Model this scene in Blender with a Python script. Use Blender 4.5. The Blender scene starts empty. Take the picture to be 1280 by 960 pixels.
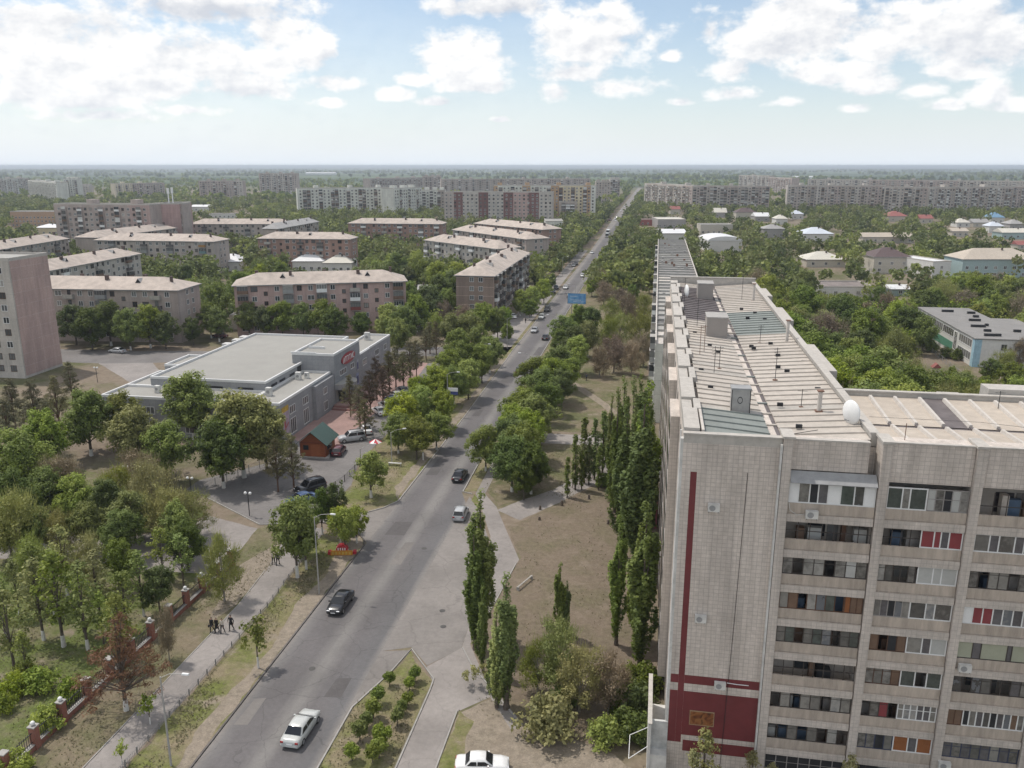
HAZE, SUN_E, SUN_ANG, SKY_S, CLOUD_S, HORIZ_S, EXPO = 0.00014, 2.8, 1.0, 0.12, 0.98, 1.0, 0.13
import bpy, bmesh, math, random
import numpy as np
from mathutils import Vector, Matrix
R = math.radians
SC = bpy.context.scene
COL = SC.collection
rnd = random.Random(7)
# ------------------------------------------------------------------ camera model (world Y runs along the avenue)
F, VH, H = 1035.0, 207.0, 47.0
PITCH = math.atan((480 - VH) / F)
YAW = math.atan((825 - 640) / F / (math.cos(PITCH) + (480 - VH) / F * math.sin(PITCH)))
CY, SY = math.cos(YAW), math.sin(YAW)
def ray(u, v):
    x = (u - 640) / F; y = (v - 480) / F
    f = math.cos(PITCH) - y * math.sin(PITCH); dz = -math.sin(PITCH) - y * math.cos(PITCH)
    return (x * CY - f * SY, x * SY + f * CY, dz)
def G(u, v, z=0.0):
    r = ray(u, v); t = (z - H) / r[2]
    return (r[0] * t, r[1] * t)
def proj(X, Y, Z):
    f = -X * SY + Y * CY; r = X * CY + Y * SY; d = Z - H
    dep = f * math.cos(PITCH) - d * math.sin(PITCH); up = f * math.sin(PITCH) + d * math.cos(PITCH)
    if dep < 1: return (-9999, -9999)
    return (640 + F * r / dep, 480 - F * up / dep)

# ------------------------------------------------------------------ materials
def nt(name):
    m = bpy.data.materials.new(name); m.use_nodes = True
    t = m.node_tree; t.nodes.clear()
    out = t.nodes.new('ShaderNodeOutputMaterial')
    p = t.nodes.new('ShaderNodeBsdfPrincipled')
    t.links.new(p.outputs[0], out.inputs[0])
    return m, t, p
def N(t, typ, **kw):
    n = t.nodes.new(typ)
    for k, v in kw.items():
        if k.startswith('i_'):
            n.inputs[k[2:].replace('_', ' ')].default_value = v
        else: setattr(n, k, v)
    return n
def ramp(t, stops):
    n = t.nodes.new('ShaderNodeValToRGB')
    e = n.color_ramp.elements
    while len(e) < len(stops): e.new(0.5)
    for s, (p, c) in zip(e, stops):
        s.position = p
        s.color = (c, c, c, 1) if isinstance(c, (int, float)) else (*c, 1)
    return n
def noise(t, vec, scale, detail=5, rough=.6):
    n = N(t, 'ShaderNodeTexNoise'); n.inputs['Scale'].default_value = scale
    n.inputs['Detail'].default_value = detail; n.inputs['Roughness'].default_value = rough
    t.links.new(vec, n.inputs['Vector']); return n
def mixc(t, fac, a, b, mode='MIX'):
    n = N(t, 'ShaderNodeMix', data_type='RGBA', blend_type=mode)
    for k, v in ((0, fac), (6, a), (7, b)):
        if isinstance(v, (int, float)): n.inputs[k].default_value = v
        elif isinstance(v, tuple): n.inputs[k].default_value = (*v[:3], 1)
        else: t.links.new(v, n.inputs[k])
    return n.outputs[2]
def mulc(c, k): return tuple(max(0, min(1, x * k)) for x in c)
MATS = {}
def mat(name, col, rough=.85, var=.18, scale=1.5, big=.12, metal=0, bump=0, rand=0, world=False, stretch=None):
    """mottled paint / concrete / cloth: fine and coarse noise round one base colour"""
    if name in MATS: return MATS[name]
    m, t, p = nt(name)
    if world: vec = N(t, 'ShaderNodeNewGeometry').outputs['Position']
    else: vec = N(t, 'ShaderNodeTexCoord').outputs['Object']
    if stretch:
        mp = N(t, 'ShaderNodeMapping'); mp.inputs['Scale'].default_value = stretch
        t.links.new(vec, mp.inputs[0]); vec = mp.outputs[0]
    n1 = noise(t, vec, scale, 6, .65); n2 = noise(t, vec, big, 4)
    r1 = ramp(t, [(.3, mulc(col, 1 - var)), (.7, mulc(col, 1 + var))]); t.links.new(n1.outputs[0], r1.inputs[0])
    r2 = ramp(t, [(.35, 1 - var * .8), (.65, 1.0)]); t.links.new(n2.outputs[0], r2.inputs[0])
    c = mixc(t, 1.0, r1.outputs[0], r2.outputs[0], 'MULTIPLY')
    if rand:
        oi = N(t, 'ShaderNodeObjectInfo'); rr = ramp(t, [(0, 1 - rand), (1, 1 + rand)])
        t.links.new(oi.outputs['Random'], rr.inputs[0]); c = mixc(t, 1.0, c, rr.outputs[0], 'MULTIPLY')
    t.links.new(c, p.inputs['Base Color'])
    p.inputs['Roughness'].default_value = rough; p.inputs['Metallic'].default_value = metal
    if bump:
        b = N(t, 'ShaderNodeBump'); b.inputs['Strength'].default_value = bump; b.inputs['Distance'].default_value = .05
        t.links.new(n1.outputs[0], b.inputs['Height']); t.links.new(b.outputs[0], p.inputs['Normal'])
    MATS[name] = m; return m
def brickmat(name, c1, c2, mortar, bw, bh, ms=.02, rough=.85, offset=0.0, stain=.25, streak=True, bias=0.0):
    """tiles, bricks or facade panels laid on the walls (u = x + y, v = z of the object)"""
    if name in MATS: return MATS[name]
    m, t, p = nt(name)
    tc = N(t, 'ShaderNodeTexCoord').outputs['Object']
    sp = N(t, 'ShaderNodeSeparateXYZ'); t.links.new(tc, sp.inputs[0])
    ad = N(t, 'ShaderNodeMath', operation='ADD'); t.links.new(sp.outputs[0], ad.inputs[0]); t.links.new(sp.outputs[1], ad.inputs[1])
    cb = N(t, 'ShaderNodeCombineXYZ'); t.links.new(ad.outputs[0], cb.inputs[0]); t.links.new(sp.outputs[2], cb.inputs[1])
    b = N(t, 'ShaderNodeTexBrick', offset=offset, squash=1.0)
    t.links.new(cb.outputs[0], b.inputs['Vector'])
    for k, v in (('Scale', 1.0), ('Mortar Size', ms), ('Mortar Smooth', .1), ('Bias', bias), ('Brick Width', bw), ('Row Height', bh)):
        b.inputs[k].default_value = v
    b.inputs['Color1'].default_value = (*c1, 1); b.inputs['Color2'].default_value = (*c2, 1); b.inputs['Mortar'].default_value = (*mortar, 1)
    mp = N(t, 'ShaderNodeMapping'); mp.inputs['Scale'].default_value = (1, 1, .18 if streak else 1); t.links.new(tc, mp.inputs[0])
    n2 = noise(t, mp.outputs[0], .55, 7, .62)
    r2 = ramp(t, [(.32, 1 - stain), (.62, 1.05)]); t.links.new(n2.outputs[0], r2.inputs[0])
    n3 = noise(t, tc, 3.0, 5); r3 = ramp(t, [(.3, .9), (.7, 1.08)]); t.links.new(n3.outputs[0], r3.inputs[0])
    mp4 = N(t, 'ShaderNodeMapping'); mp4.inputs['Scale'].default_value = (1.6, 1.6, .05); t.links.new(tc, mp4.inputs[0]); n4 = noise(t, mp4.outputs[0], 1.3, 6, .7); r4 = ramp(t, [(.30, 1 - stain * .7), (.5, 1.0)]); t.links.new(n4.outputs[0], r4.inputs[0])
    c = mixc(t, 1.0, b.outputs[0], r2.outputs[0], 'MULTIPLY'); c = mixc(t, 1.0, c, r3.outputs[0], 'MULTIPLY')
    if streak: c = mixc(t, 1.0, c, r4.outputs[0], 'MULTIPLY')
    t.links.new(c, p.inputs['Base Color']); p.inputs['Roughness'].default_value = rough
    MATS[name] = m; return m
def glassmat(name, stops, rough=.12, amp=.10):
    """window glass: dark, glossy, each pane with its own curtain or gloom"""
    if name in MATS: return MATS[name]
    m, t, p = nt(name)
    oi = N(t, 'ShaderNodeObjectInfo'); r = ramp(t, stops)
    vec = N(t, 'ShaderNodeTexCoord').outputs['Object']
    n = noise(t, vec, 2.2, 3)
    ad = N(t, 'ShaderNodeMath', operation='MULTIPLY_ADD'); ad.inputs[1].default_value = amp
    t.links.new(n.outputs[0], ad.inputs[0]); t.links.new(oi.outputs['Random'], ad.inputs[2])
    fr = N(t, 'ShaderNodeMath', operation='FRACT'); t.links.new(ad.outputs[0], fr.inputs[0])
    t.links.new(fr.outputs[0], r.inputs[0])
    t.links.new(r.outputs[0], p.inputs['Base Color']); p.inputs['Roughness'].default_value = rough
    MATS[name] = m; return m
def leafmat(name, dark, light, trans=.3, rough=.55):
    """foliage: every clump its own tone (face attribute), every tree its own hue"""
    if name in MATS: return MATS[name]
    m, t, p = nt(name)
    at = N(t, 'ShaderNodeAttribute', attribute_name='tone')
    r = ramp(t, [(0, dark), (1, light)]); t.links.new(at.outputs['Fac'], r.inputs[0])
    oi = N(t, 'ShaderNodeObjectInfo')
    hs = N(t, 'ShaderNodeHueSaturation')
    for k, (a, b) in (('Hue', (.485, .512)), ('Value', (.82, 1.2)), ('Saturation', (.82, 1.05))):
        mr = N(t, 'ShaderNodeMapRange'); mr.inputs[3].default_value = a; mr.inputs[4].default_value = b
        if k == 'Hue': t.links.new(oi.outputs['Random'], mr.inputs[0])
        else:
            wn = N(t, 'ShaderNodeTexWhiteNoise', noise_dimensions='1D')
            ml = N(t, 'ShaderNodeMath', operation='MULTIPLY'); ml.inputs[1].default_value = 31.7 if k == 'Value' else 57.3
            t.links.new(oi.outputs['Random'], ml.inputs[0]); t.links.new(ml.outputs[0], wn.inputs['W']); t.links.new(wn.outputs[0], mr.inputs[0])
        t.links.new(mr.outputs[0], hs.inputs[k])
    t.links.new(r.outputs[0], hs.inputs['Color'])
    t.links.new(hs.outputs[0], p.inputs['Base Color']); p.inputs['Roughness'].default_value = rough
    p.inputs['Specular IOR Level'].default_value = .25
    if trans:
        tr = N(t, 'ShaderNodeBsdfTranslucent'); t.links.new(hs.outputs[0], tr.inputs[0])
        mx = N(t, 'ShaderNodeMixShader'); mx.inputs[0].default_value = trans
        t.links.new(p.outputs[0], mx.inputs[1]); t.links.new(tr.outputs[0], mx.inputs[2])
        t.links.new(mx.outputs[0], t.nodes['Material Output'].inputs[0])
    MATS[name] = m; return m

# ------------------------------------------------------------------ mesh builder and object helpers
class MB:
    def __init__(s): s.v = []; s.f = []; s.m = []
    def face(s, pts, m=0):
        i = len(s.v); s.v += [tuple(p) for p in pts]; s.f.append(tuple(range(i, i + len(pts)))); s.m.append(m); return s
    def _add(s, v, f, m):
        i = len(s.v); s.v += [tuple(p) for p in v]
        s.f += [tuple(i + k for k in q) for q in f]; s.m += [m] * len(f); return s
    def box(s, x0, x1, y0, y1, z0, z1, m=0, taper=0):
        a = taper
        v = [(x0, y0, z0), (x1, y0, z0), (x1, y1, z0), (x0, y1, z0), (x0 + a, y0 + a, z1), (x1 - a, y0 + a, z1), (x1 - a, y1 - a, z1), (x0 + a, y1 - a, z1)]
        return s._add(v, [(3, 2, 1, 0), (4, 5, 6, 7), (0, 1, 5, 4), (1, 2, 6, 5), (2, 3, 7, 6), (3, 0, 4, 7)], m)
    def obox(s, c, ax, ay, az, hx, hy, hz, m=0):
        c, ax, ay, az = map(Vector, (c, ax, ay, az))
        v = [c + ax * (i * hx) + ay * (j * hy) + az * (k * hz) for k in (-1, 1) for i, j in ((-1, -1), (1, -1), (1, 1), (-1, 1))]
        return s._add(v, [(3, 2, 1, 0), (4, 5, 6, 7), (0, 1, 5, 4), (1, 2, 6, 5), (2, 3, 7, 6), (3, 0, 4, 7)], m)
    def prism(s, poly, z0, z1, m=0, mtop=None):
        n = len(poly)
        v = [(x, y, z0) for x, y in poly] + [(x, y, z1) for x, y in poly]
        s._add(v, [(i, (i + 1) % n, n + (i + 1) % n, n + i) for i in range(n)], m)
        s._add(v[n:], [tuple(range(n))], m if mtop is None else mtop)
        return s
    def tube(s, path, rad, n=8, m=0, cap=True):
        path = [Vector(p) for p in path]
        if isinstance(rad, (int, float)): rad = [rad] * len(path)
        i0 = len(s.v)
        for k, p in enumerate(path):
            d = (path[min(k + 1, len(path) - 1)] - path[max(k - 1, 0)]).normalized()
            a = d.cross(Vector((0, 0, 1)) if abs(d.z) < .9 else Vector((1, 0, 0))).normalized(); b = d.cross(a)
            for j in range(n):
                t = 2 * math.pi * j / n
                s.v.append(tuple(p + (a * math.cos(t) + b * math.sin(t)) * rad[k]))
        for k in range(len(path) - 1):
            for j in range(n):
                j2 = (j + 1) % n
                s.f.append((i0 + k * n + j, i0 + k * n + j2, i0 + (k + 1) * n + j2, i0 + (k + 1) * n + j)); s.m.append(m)
        if cap:
            e = i0 + (len(path) - 1) * n
            s.f.append(tuple(i0 + j for j in range(n - 1, -1, -1))); s.m.append(m)
            s.f.append(tuple(e + j for j in range(n))); s.m.append(m)
        return s
    def loft(s, rings, m=0, close=True, cap=True):
        n = len(rings[0]); i0 = len(s.v)
        for r in rings: s.v += [tuple(p) for p in r]
        for k in range(len(rings) - 1):
            for j in range(n if close else n - 1):
                j2 = (j + 1) % n
                s.f.append((i0 + k * n + j, i0 + k * n + j2, i0 + (k + 1) * n + j2, i0 + (k + 1) * n + j)); s.m.append(m)
        if cap:
            s.f.append(tuple(i0 + j for j in range(n - 1, -1, -1))); s.m.append(m)
            e = i0 + (len(rings) - 1) * n; s.f.append(tuple(e + j for j in range(n))); s.m.append(m)
        return s
    def ball(s, c, r, n=8, k=5, m=0):
        c = Vector(c); rr = r if isinstance(r, tuple) else (r, r, r)
        rings = []
        for a in range(k + 1):
            th = math.pi * (a / k * .98 + .01) - math.pi / 2
            rings.append([(c.x + rr[0] * math.cos(th) * math.cos(2 * math.pi * j / n), c.y + rr[1] * math.cos(th) * math.sin(2 * math.pi * j / n), c.z + rr[2] * math.sin(th)) for j in range(n)])
        return s.loft(rings, m)
    def mesh(s, name, mats, smooth=False):
        me = bpy.data.meshes.new(name); me.from_pydata(s.v, [], s.f)
        for x in mats: me.materials.append(x)
        if len(mats) > 1: me.polygons.foreach_set('material_index', s.m)
        if smooth: me.polygons.foreach_set('use_smooth', [True] * len(s.f))
        me.update(); return me
    def build(s, name, mats, parent=None, loc=(0, 0, 0), rz=0, smooth=False, fix=False):
        if not isinstance(mats, (list, tuple)): mats = [mats]
        me = s.mesh(name, mats, smooth)
        if fix:
            bm = bmesh.new(); bm.from_mesh(me); bmesh.ops.remove_doubles(bm, verts=bm.verts, dist=1e-4)
            bmesh.ops.recalc_face_normals(bm, faces=bm.faces); bm.to_mesh(me); bm.free()
        return obj(name, me, parent, loc, rz)
def obj(name, data, parent=None, loc=(0, 0, 0), rz=0, sc=None):
    o = bpy.data.objects.new(name, data); COL.objects.link(o)
    if parent is not None: o.parent = parent
    o.location = loc
    if rz: o.rotation_euler = (0, 0, rz)
    if sc: o.scale = sc if isinstance(sc, tuple) else (sc, sc, sc)
    return o
def tag(o, label=None, cat=None, group=None, kind=None):
    for k, v in (('label', label), ('category', cat), ('group', group), ('kind', kind)):
        if v: o[k] = v
    return o
def thing(name, label, cat, loc=(0, 0, 0), rz=0, group=None):
    return tag(obj(name, None, None, loc, rz), label, cat, group)
KIDS = {}
def kids(o):
    return [c for c in COL.objects if c.parent is o]
def copy_tree(o, loc, rz=0, label=None, group=None, sc=None):
    def cp(a, par, lst):
        c = a.copy(); COL.objects.link(c)
        if par is not None: c.parent = par
        for ch, sub in lst: cp(ch, c, sub)
        return c
    if o.name not in KIDS:
        def tree(a): return [(c, tree(c)) for c in a.children]
        KIDS[o.name] = tree(o)
    r = cp(o, None, KIDS[o.name]); r.location = loc; r.rotation_euler = (0, 0, rz)
    if sc: r.scale = sc if isinstance(sc, tuple) else (sc, sc, sc)
    if label: r['label'] = label
    if group: r['group'] = group
    return r
def struct(name, mb, m, loc=(0, 0, 0)):
    return tag(mb.build(name, m, None, loc), kind='structure')
def ragged(poly, seed, amp, step=.9):
    r = random.Random(seed); out = []; n = len(poly)
    for i in range(n):
        a, b = Vector(poly[i]), Vector(poly[(i + 1) % n]); L = (b - a).length; k = max(1, min(90, int(L / step))); nr = Vector((-(b - a).y, (b - a).x)) / max(L, 1e-6)
        out.append(tuple(a)); off = 0
        for j in range(1, k): off = off * .6 + (r.random() - .5) * amp; p = a.lerp(b, j / k) + nr * off; out.append((p.x, p.y))
    return out
def sheet(name, poly, z, m, kind='structure'):
    if name in ('lawn', 'field', 'verge', 'dirt_track', 'park_lawn') or m is MATS.get('x', 0) or name.endswith('_dust'): poly = ragged(poly, int(poly[0][0] * 7 + poly[1][1]), .42)
    elif name in ('footpath', 'yard_road', 'path'): poly = ragged(poly, int(poly[0][0] * 7 + poly[1][1]), .16)
    return tag(MB().face([(x, y, z) for x, y in poly]).build(name, m), kind=kind)
ORD = 'first second third fourth fifth sixth seventh eighth ninth tenth eleventh twelfth thirteenth fourteenth fifteenth sixteenth seventeenth eighteenth nineteenth twentieth'.split()
# ------------------------------------------------------------------ palette
asphalt_light = (.20, .19, .185)
M_WALLTILE = brickmat('pale wall tiles', (.645, .575, .515), (.585, .52, .462), (.455, .40, .355), .36, .31, .018, stain=.26)
M_PIER = brickmat('pier tiles', (.575, .515, .46), (.525, .47, .42), (.42, .375, .335), .36, .31, .015, stain=.22)
M_BALC = mat('balcony parapet concrete', (.47, .40, .335), var=.22, scale=1.2, stretch=(2.2, 2.2, .35))
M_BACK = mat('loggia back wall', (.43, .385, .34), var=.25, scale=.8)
M_CAP = mat('parapet coping', (.47, .44, .40), var=.14, scale=2)
M_ROOFC = mat('roof concrete', (.47, .425, .375), var=.13, scale=1.3, big=.2)
M_ROOFC2 = mat('roof rib concrete', (.54, .50, .455), var=.13, scale=2)
M_ROOFGREEN = mat('grey green roofing', (.23, .25, .235), var=.12, scale=1.5)
M_ROOFDARK = mat('dark roofing', (.15, .13, .13), var=.25, scale=1)
M_GREY = mat('grey metal', (.30, .30, .30), .6, .15)
M_CONC = mat('grey concrete', (.38, .365, .345), var=.15)
M_WHITE = mat('white paint', (.78, .78, .77), .6, .06)
M_WHITEWORN = mat('worn white paint', (.62, .61, .58), .7, .2, scale=1.2)
M_RED = mat('dark red paint', (.165, .030, .034), .6, .14, scale=.8)
M_DARK = mat('dark void', (.03, .03, .033), .9, .2)
M_BLACK = mat('black metal', (.025, .025, .028), .5, .2)
M_RUST = mat('rusty iron', (.20, .11, .075), .8, .25)
M_BRICK = brickmat('red brick', (.34, .10, .065), (.27, .08, .055), (.30, .22, .18), .25, .08, .01, offset=.5, stain=.2)
M_BARK = mat('bark', (.13, .105, .085), .95, .3, scale=4)
M_BARKPALE = mat('pale bark', (.30, .27, .23), .95, .25, scale=4)
M_LIME = mat('limewash', (.68, .66, .62), .9, .12, scale=5)
M_GLASS = glassmat('window glass', [(0, (.022, .025, .03)), (.32, (.05, .055, .06)), (.55, (.11, .115, .12)), (.72, (.2, .2, .195)), (.85, (.035, .03, .035)), (.95, (.33, .32, .3))])
M_CARGLASS = mat('car glass', (.018, .02, .024), .08, .1)
M_TYRE = mat('tyre rubber', (.02, .02, .02), .85, .1)
M_RIM = mat('wheel rim', (.45, .45, .46), .35, .1, metal=.6)
M_LAMP = mat('headlamp glass', (.7, .72, .74), .12, .05)
M_TAIL = mat('tail lamp red', (.35, .02, .02), .25, .05)
M_WOOD = mat('varnished red wood', (.30, .085, .03), .5, .2, scale=1.5, stretch=(1, 1, 6))
M_GREENROOF = mat('green roof sheet', (.045, .085, .07), .55, .12)
M_SLATE = mat('asbestos cement sheet', (.45, .385, .335), var=.19, scale=.55, big=.12, rand=.05)
M_SLATEGREY = mat('grey asbestos sheet', (.36, .35, .34), var=.15, scale=.7)
M_FLATGREY = mat('grey roll roofing', (.36, .35, .325), var=.07, scale=.35, big=.07)
M_CHIM = mat('chimney brick', (.12, .085, .075), var=.25)
FR_WHITE = mat('white window frame', (.72, .72, .71), .5, .05)
FR_DARK = mat('dark window frame', (.055, .045, .04), .7, .25)
FR_GREY = mat('weathered window frame', (.30, .28, .265), .7, .2)
FR_BROWN = mat('brown window frame', (.10, .05, .03), .7, .25)
FR_BLUE = mat('navy window frame', (.035, .045, .09), .6, .15)

# ------------------------------------------------------------------ ground and roads
def ground_material():
    m, t, p = nt('dry steppe ground')
    pos = N(t, 'ShaderNodeNewGeometry').outputs['Position']
    n1 = noise(t, pos, .045, 8, .62); n2 = noise(t, pos, .9, 8, .7); n3 = noise(t, pos, .011, 5, .6)
    earth = ramp(t, [(.25, (.150, .118, .088)), (.5, (.205, .166, .126)), (.75, (.262, .218, .170))]); t.links.new(n2.outputs[0], earth.inputs[0])
    grass = ramp(t, [(.25, (.068, .076, .032)), (.55, (.115, .118, .055)), (.8, (.175, .160, .085))]); t.links.new(n2.outputs[0], grass.inputs[0])
    g = ramp(t, [(.46, 0), (.62, 1)]); t.links.new(n1.outputs[0], g.inputs[0])
    near = mixc(t, g.outputs[0], earth.outputs[0], grass.outputs[0])
    # the open plain beyond the town: broad bands of wood, meadow and ploughland
    mp = N(t, 'ShaderNodeMapping'); mp.inputs['Scale'].default_value = (.00035, .0011, 0); t.links.new(pos, mp.inputs[0])
    n4 = noise(t, mp.outputs[0], 1.0, 6, .6)
    plain = ramp(t, [(.30, (.030, .048, .024)), (.47, (.045, .065, .030)), (.50, (.085, .120, .050)), (.60, (.10, .130, .055)), (.64, (.150, .135, .080)), (.72, (.05, .07, .03))]); t.links.new(n4.outputs[0], plain.inputs[0])
    sp = N(t, 'ShaderNodeSeparateXYZ'); t.links.new(pos, sp.inputs[0])
    mr = N(t, 'ShaderNodeMapRange'); mr.inputs[1].default_value = 1500; mr.inputs[2].default_value = 2100; t.links.new(sp.outputs[1], mr.inputs[0])
    c = mixc(t, mr.outputs[0], near, plain.outputs[0])
    t.links.new(c, p.inputs['Base Color']); p.inputs['Roughness'].default_value = .95; p.inputs['Specular IOR Level'].default_value = .15
    b = N(t, 'ShaderNodeBump'); b.inputs['Strength'].default_value = .5; b.inputs['Distance'].default_value = .08
    t.links.new(n2.outputs[0], b.inputs['Height']); t.links.new(b.outputs[0], p.inputs['Normal'])
    return m
def lawn_material(name, a, b, c, th=(.42, .6), s1=.16):
    """patchy turf: green where it grows, straw and bare earth where it is worn"""
    m, t, p = nt(name)
    pos = N(t, 'ShaderNodeNewGeometry').outputs['Position']
    n1 = noise(t, pos, s1, 8, .68); n2 = noise(t, pos, 1.6, 8, .72); n5 = noise(t, pos, 7, 4, .7)
    gr = ramp(t, [(.3, mulc(a, .62)), (.7, mulc(a, 1.35))]); t.links.new(n2.outputs[0], gr.inputs[0])
    st = ramp(t, [(.3, mulc(b, .78)), (.7, mulc(b, 1.2))]); t.links.new(n2.outputs[0], st.inputs[0])
    f = ramp(t, [(th[0], 0), (th[1], 1)]); t.links.new(n1.outputs[0], f.inputs[0])
    x = mixc(t, f.outputs[0], st.outputs[0], gr.outputs[0])
    n6 = noise(t, pos, .33, 6, .7); f2 = ramp(t, [(.55, 0), (.66, 1)]); t.links.new(n6.outputs[0], f2.inputs[0])
    x = mixc(t, f2.outputs[0], x, c)
    r5 = ramp(t, [(.3, .8), (.7, 1.18)]); t.links.new(n5.outputs[0], r5.inputs[0])
    x = mixc(t, 1.0, x, r5.outputs[0], 'MULTIPLY')
    t.links.new(x, p.inputs['Base Color']); p.inputs['Roughness'].default_value = .95; p.inputs['Specular IOR Level'].default_value = .12
    bp = N(t, 'ShaderNodeBump'); bp.inputs['Strength'].default_value = .7; bp.inputs['Distance'].default_value = .1
    t.links.new(n2.outputs[0], bp.inputs['Height']); t.links.new(bp.outputs[0], p.inputs['Normal'])
    return m
def road_material():
    """worn asphalt: two darker rolled lanes, a dusty crown and dusty edges, patches and cracks"""
    m, t, p = nt('worn asphalt')
    pos = N(t, 'ShaderNodeNewGeometry').outputs['Position']
    sp = N(t, 'ShaderNodeSeparateXYZ'); t.links.new(pos, sp.inputs[0])
    mp = N(t, 'ShaderNodeMapping'); mp.inputs['Scale'].default_value = (1, .05, 1); t.links.new(pos, mp.inputs[0])
    nw = noise(t, mp.outputs[0], .5, 4)
    w = N(t, 'ShaderNodeMath', operation='MULTIPLY_ADD'); w.inputs[1].default_value = 1.3; t.links.new(nw.outputs[0], w.inputs[0]); t.links.new(sp.outputs[0], w.inputs[2])
    mr = N(t, 'ShaderNodeMapRange'); mr.inputs[1].default_value = -34.6; mr.inputs[2].default_value = -24.0; t.links.new(w.outputs[0], mr.inputs[0])
    d, l = (.122, .113, .113), (.212, .193, .178)
    r = ramp(t, [(0, l), (.07, (.15, .142, .138)), (.16, d), (.36, d), (.47, (.185, .175, .166)), (.53, (.18, .17, .162)), (.62, d), (.86, (.118, .114, .116)), (.93, (.19, .178, .168)), (1, l)])
    t.links.new(mr.outputs[0], r.inputs[0])
    n1 = noise(t, pos, 2.5, 7, .7); r1 = ramp(t, [(.3, .88), (.7, 1.12)]); t.links.new(n1.outputs[0], r1.inputs[0])
    n2 = noise(t, pos, .12, 5); r2 = ramp(t, [(.38, .86), (.6, 1.06)]); t.links.new(n2.outputs[0], r2.inputs[0])
    c = mixc(t, 1.0, r.outputs[0], r1.outputs[0], 'MULTIPLY'); c = mixc(t, 1.0, c, r2.outputs[0], 'MULTIPLY')
    vo = N(t, 'ShaderNodeTexVoronoi', feature='DISTANCE_TO_EDGE'); vo.inputs['Scale'].default_value = .22
    nv = noise(t, pos, .6, 5); av = mixc(t, .5, pos, nv.outputs[1], 'LINEAR_LIGHT'); t.links.new(av, vo.inputs['Vector'])
    rv = ramp(t, [(0, .72), (.012, 1)]); t.links.new(vo.outputs[0], rv.inputs[0])
    c = mixc(t, 1.0, c, rv.outputs[0], 'MULTIPLY')
    t.links.new(c, p.inputs['Base Color']); p.inputs['Roughness'].default_value = .82
    return m
def paving(name, col, crack=.8, sc=.3):
    m, t, p = nt(name)
    pos = N(t, 'ShaderNodeNewGeometry').outputs['Position']
    n1 = noise(t, pos, 1.8, 8, .7); r1 = ramp(t, [(.3, mulc(col, .87)), (.7, mulc(col, 1.12))]); t.links.new(n1.outputs[0], r1.inputs[0])
    n2 = noise(t, pos, .14, 5); r2 = ramp(t, [(.36, .8), (.6, 1.05)]); t.links.new(n2.outputs[0], r2.inputs[0])
    c = mixc(t, 1.0, r1.outputs[0], r2.outputs[0], 'MULTIPLY')
    vo = N(t, 'ShaderNodeTexVoronoi', feature='DISTANCE_TO_EDGE'); vo.inputs['Scale'].default_value = sc
    nv = noise(t, pos, .8, 5); av = mixc(t, .5, pos, nv.outputs[1], 'LINEAR_LIGHT'); t.links.new(av, vo.inputs['Vector'])
    rv = ramp(t, [(0, crack), (.015, 1)]); t.links.new(vo.outputs[0], rv.inputs[0])
    c = mixc(t, 1.0, c, rv.outputs[0], 'MULTIPLY')
    t.links.new(c, p.inputs['Base Color']); p.inputs['Roughness'].default_value = .88
    return m
M_GROUND = ground_material(); M_ROAD = road_material()
M_LAWN = lawn_material('verge turf', (.140, .155, .050), (.225, .188, .122), (.255, .215, .165))
M_PARK = lawn_material('park turf', (.115, .140, .045), (.185, .160, .105), (.235, .200, .150), (.36, .54))
M_FIELD = lawn_material('trodden dry field', (.142, .128, .078), (.182, .146, .110), (.212, .172, .132), (.45, .7))
M_FIELD2 = lawn_material('dry greenish field', (.12, .125, .06), (.20, .165, .115), (.24, .20, .15), (.40, .62))  # greener mix than the trodden field, with paler straw and earth
M_DUST = lawn_material('dusty bare earth', (.24, .205, .16), (.27, .228, .182), (.22, .185, .145), (.4, .6), .3)
M_WALK = paving('grey footway', (.275, .250, .233), .82)
M_APRON = paving('dusty parking strip', (.222, .203, .188), .8, .18)
M_LOT = paving('car park asphalt', (.178, .166, .160), .8)
M_PINKPAVE = paving('pink paving', (.33, .215, .19), .7, .8)
M_KERB = mat('kerb stone', (.34, .325, .305), var=.2, scale=1)
M_KERBDARK = mat('weathered kerb stone', (.13, .115, .105), var=.3, scale=1)

g = MB(); xs = [-30000, -6000, -1500, -400, -100, 0, 100, 400, 1500, 6000, 30000]; ys = [-400, 0, 60, 150, 400, 1000, 2500, 6000, 12000, 34000]
gv = [(x, y, 0) for y in ys for x in xs]; n = len(xs)
g._add(gv, [(j * n + i, j * n + i + 1, (j + 1) * n + i + 1, (j + 1) * n + i) for j in range(len(ys) - 1) for i in range(n - 1)], 0)
struct('ground', g, M_GROUND)
YF = 1900.0
def roadpoly(x0, x1, y0, y1): return [(x0, y0), (x1, y0), (x1, y1), (x0, y1)]
sheet('road', roadpoly(-35.1, -25.4, 20, 110) [:2] + [(-25.4, 108), (-26.9, 112), (-27.6, 150), (-28.3, 260), (-29.2, 480), (-32, 900), (-36, YF), (-46, YF), (-41, 900), (-36.6, 480), (-35.9, 210), (-35.1, 150)], .02, M_ROAD)
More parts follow.
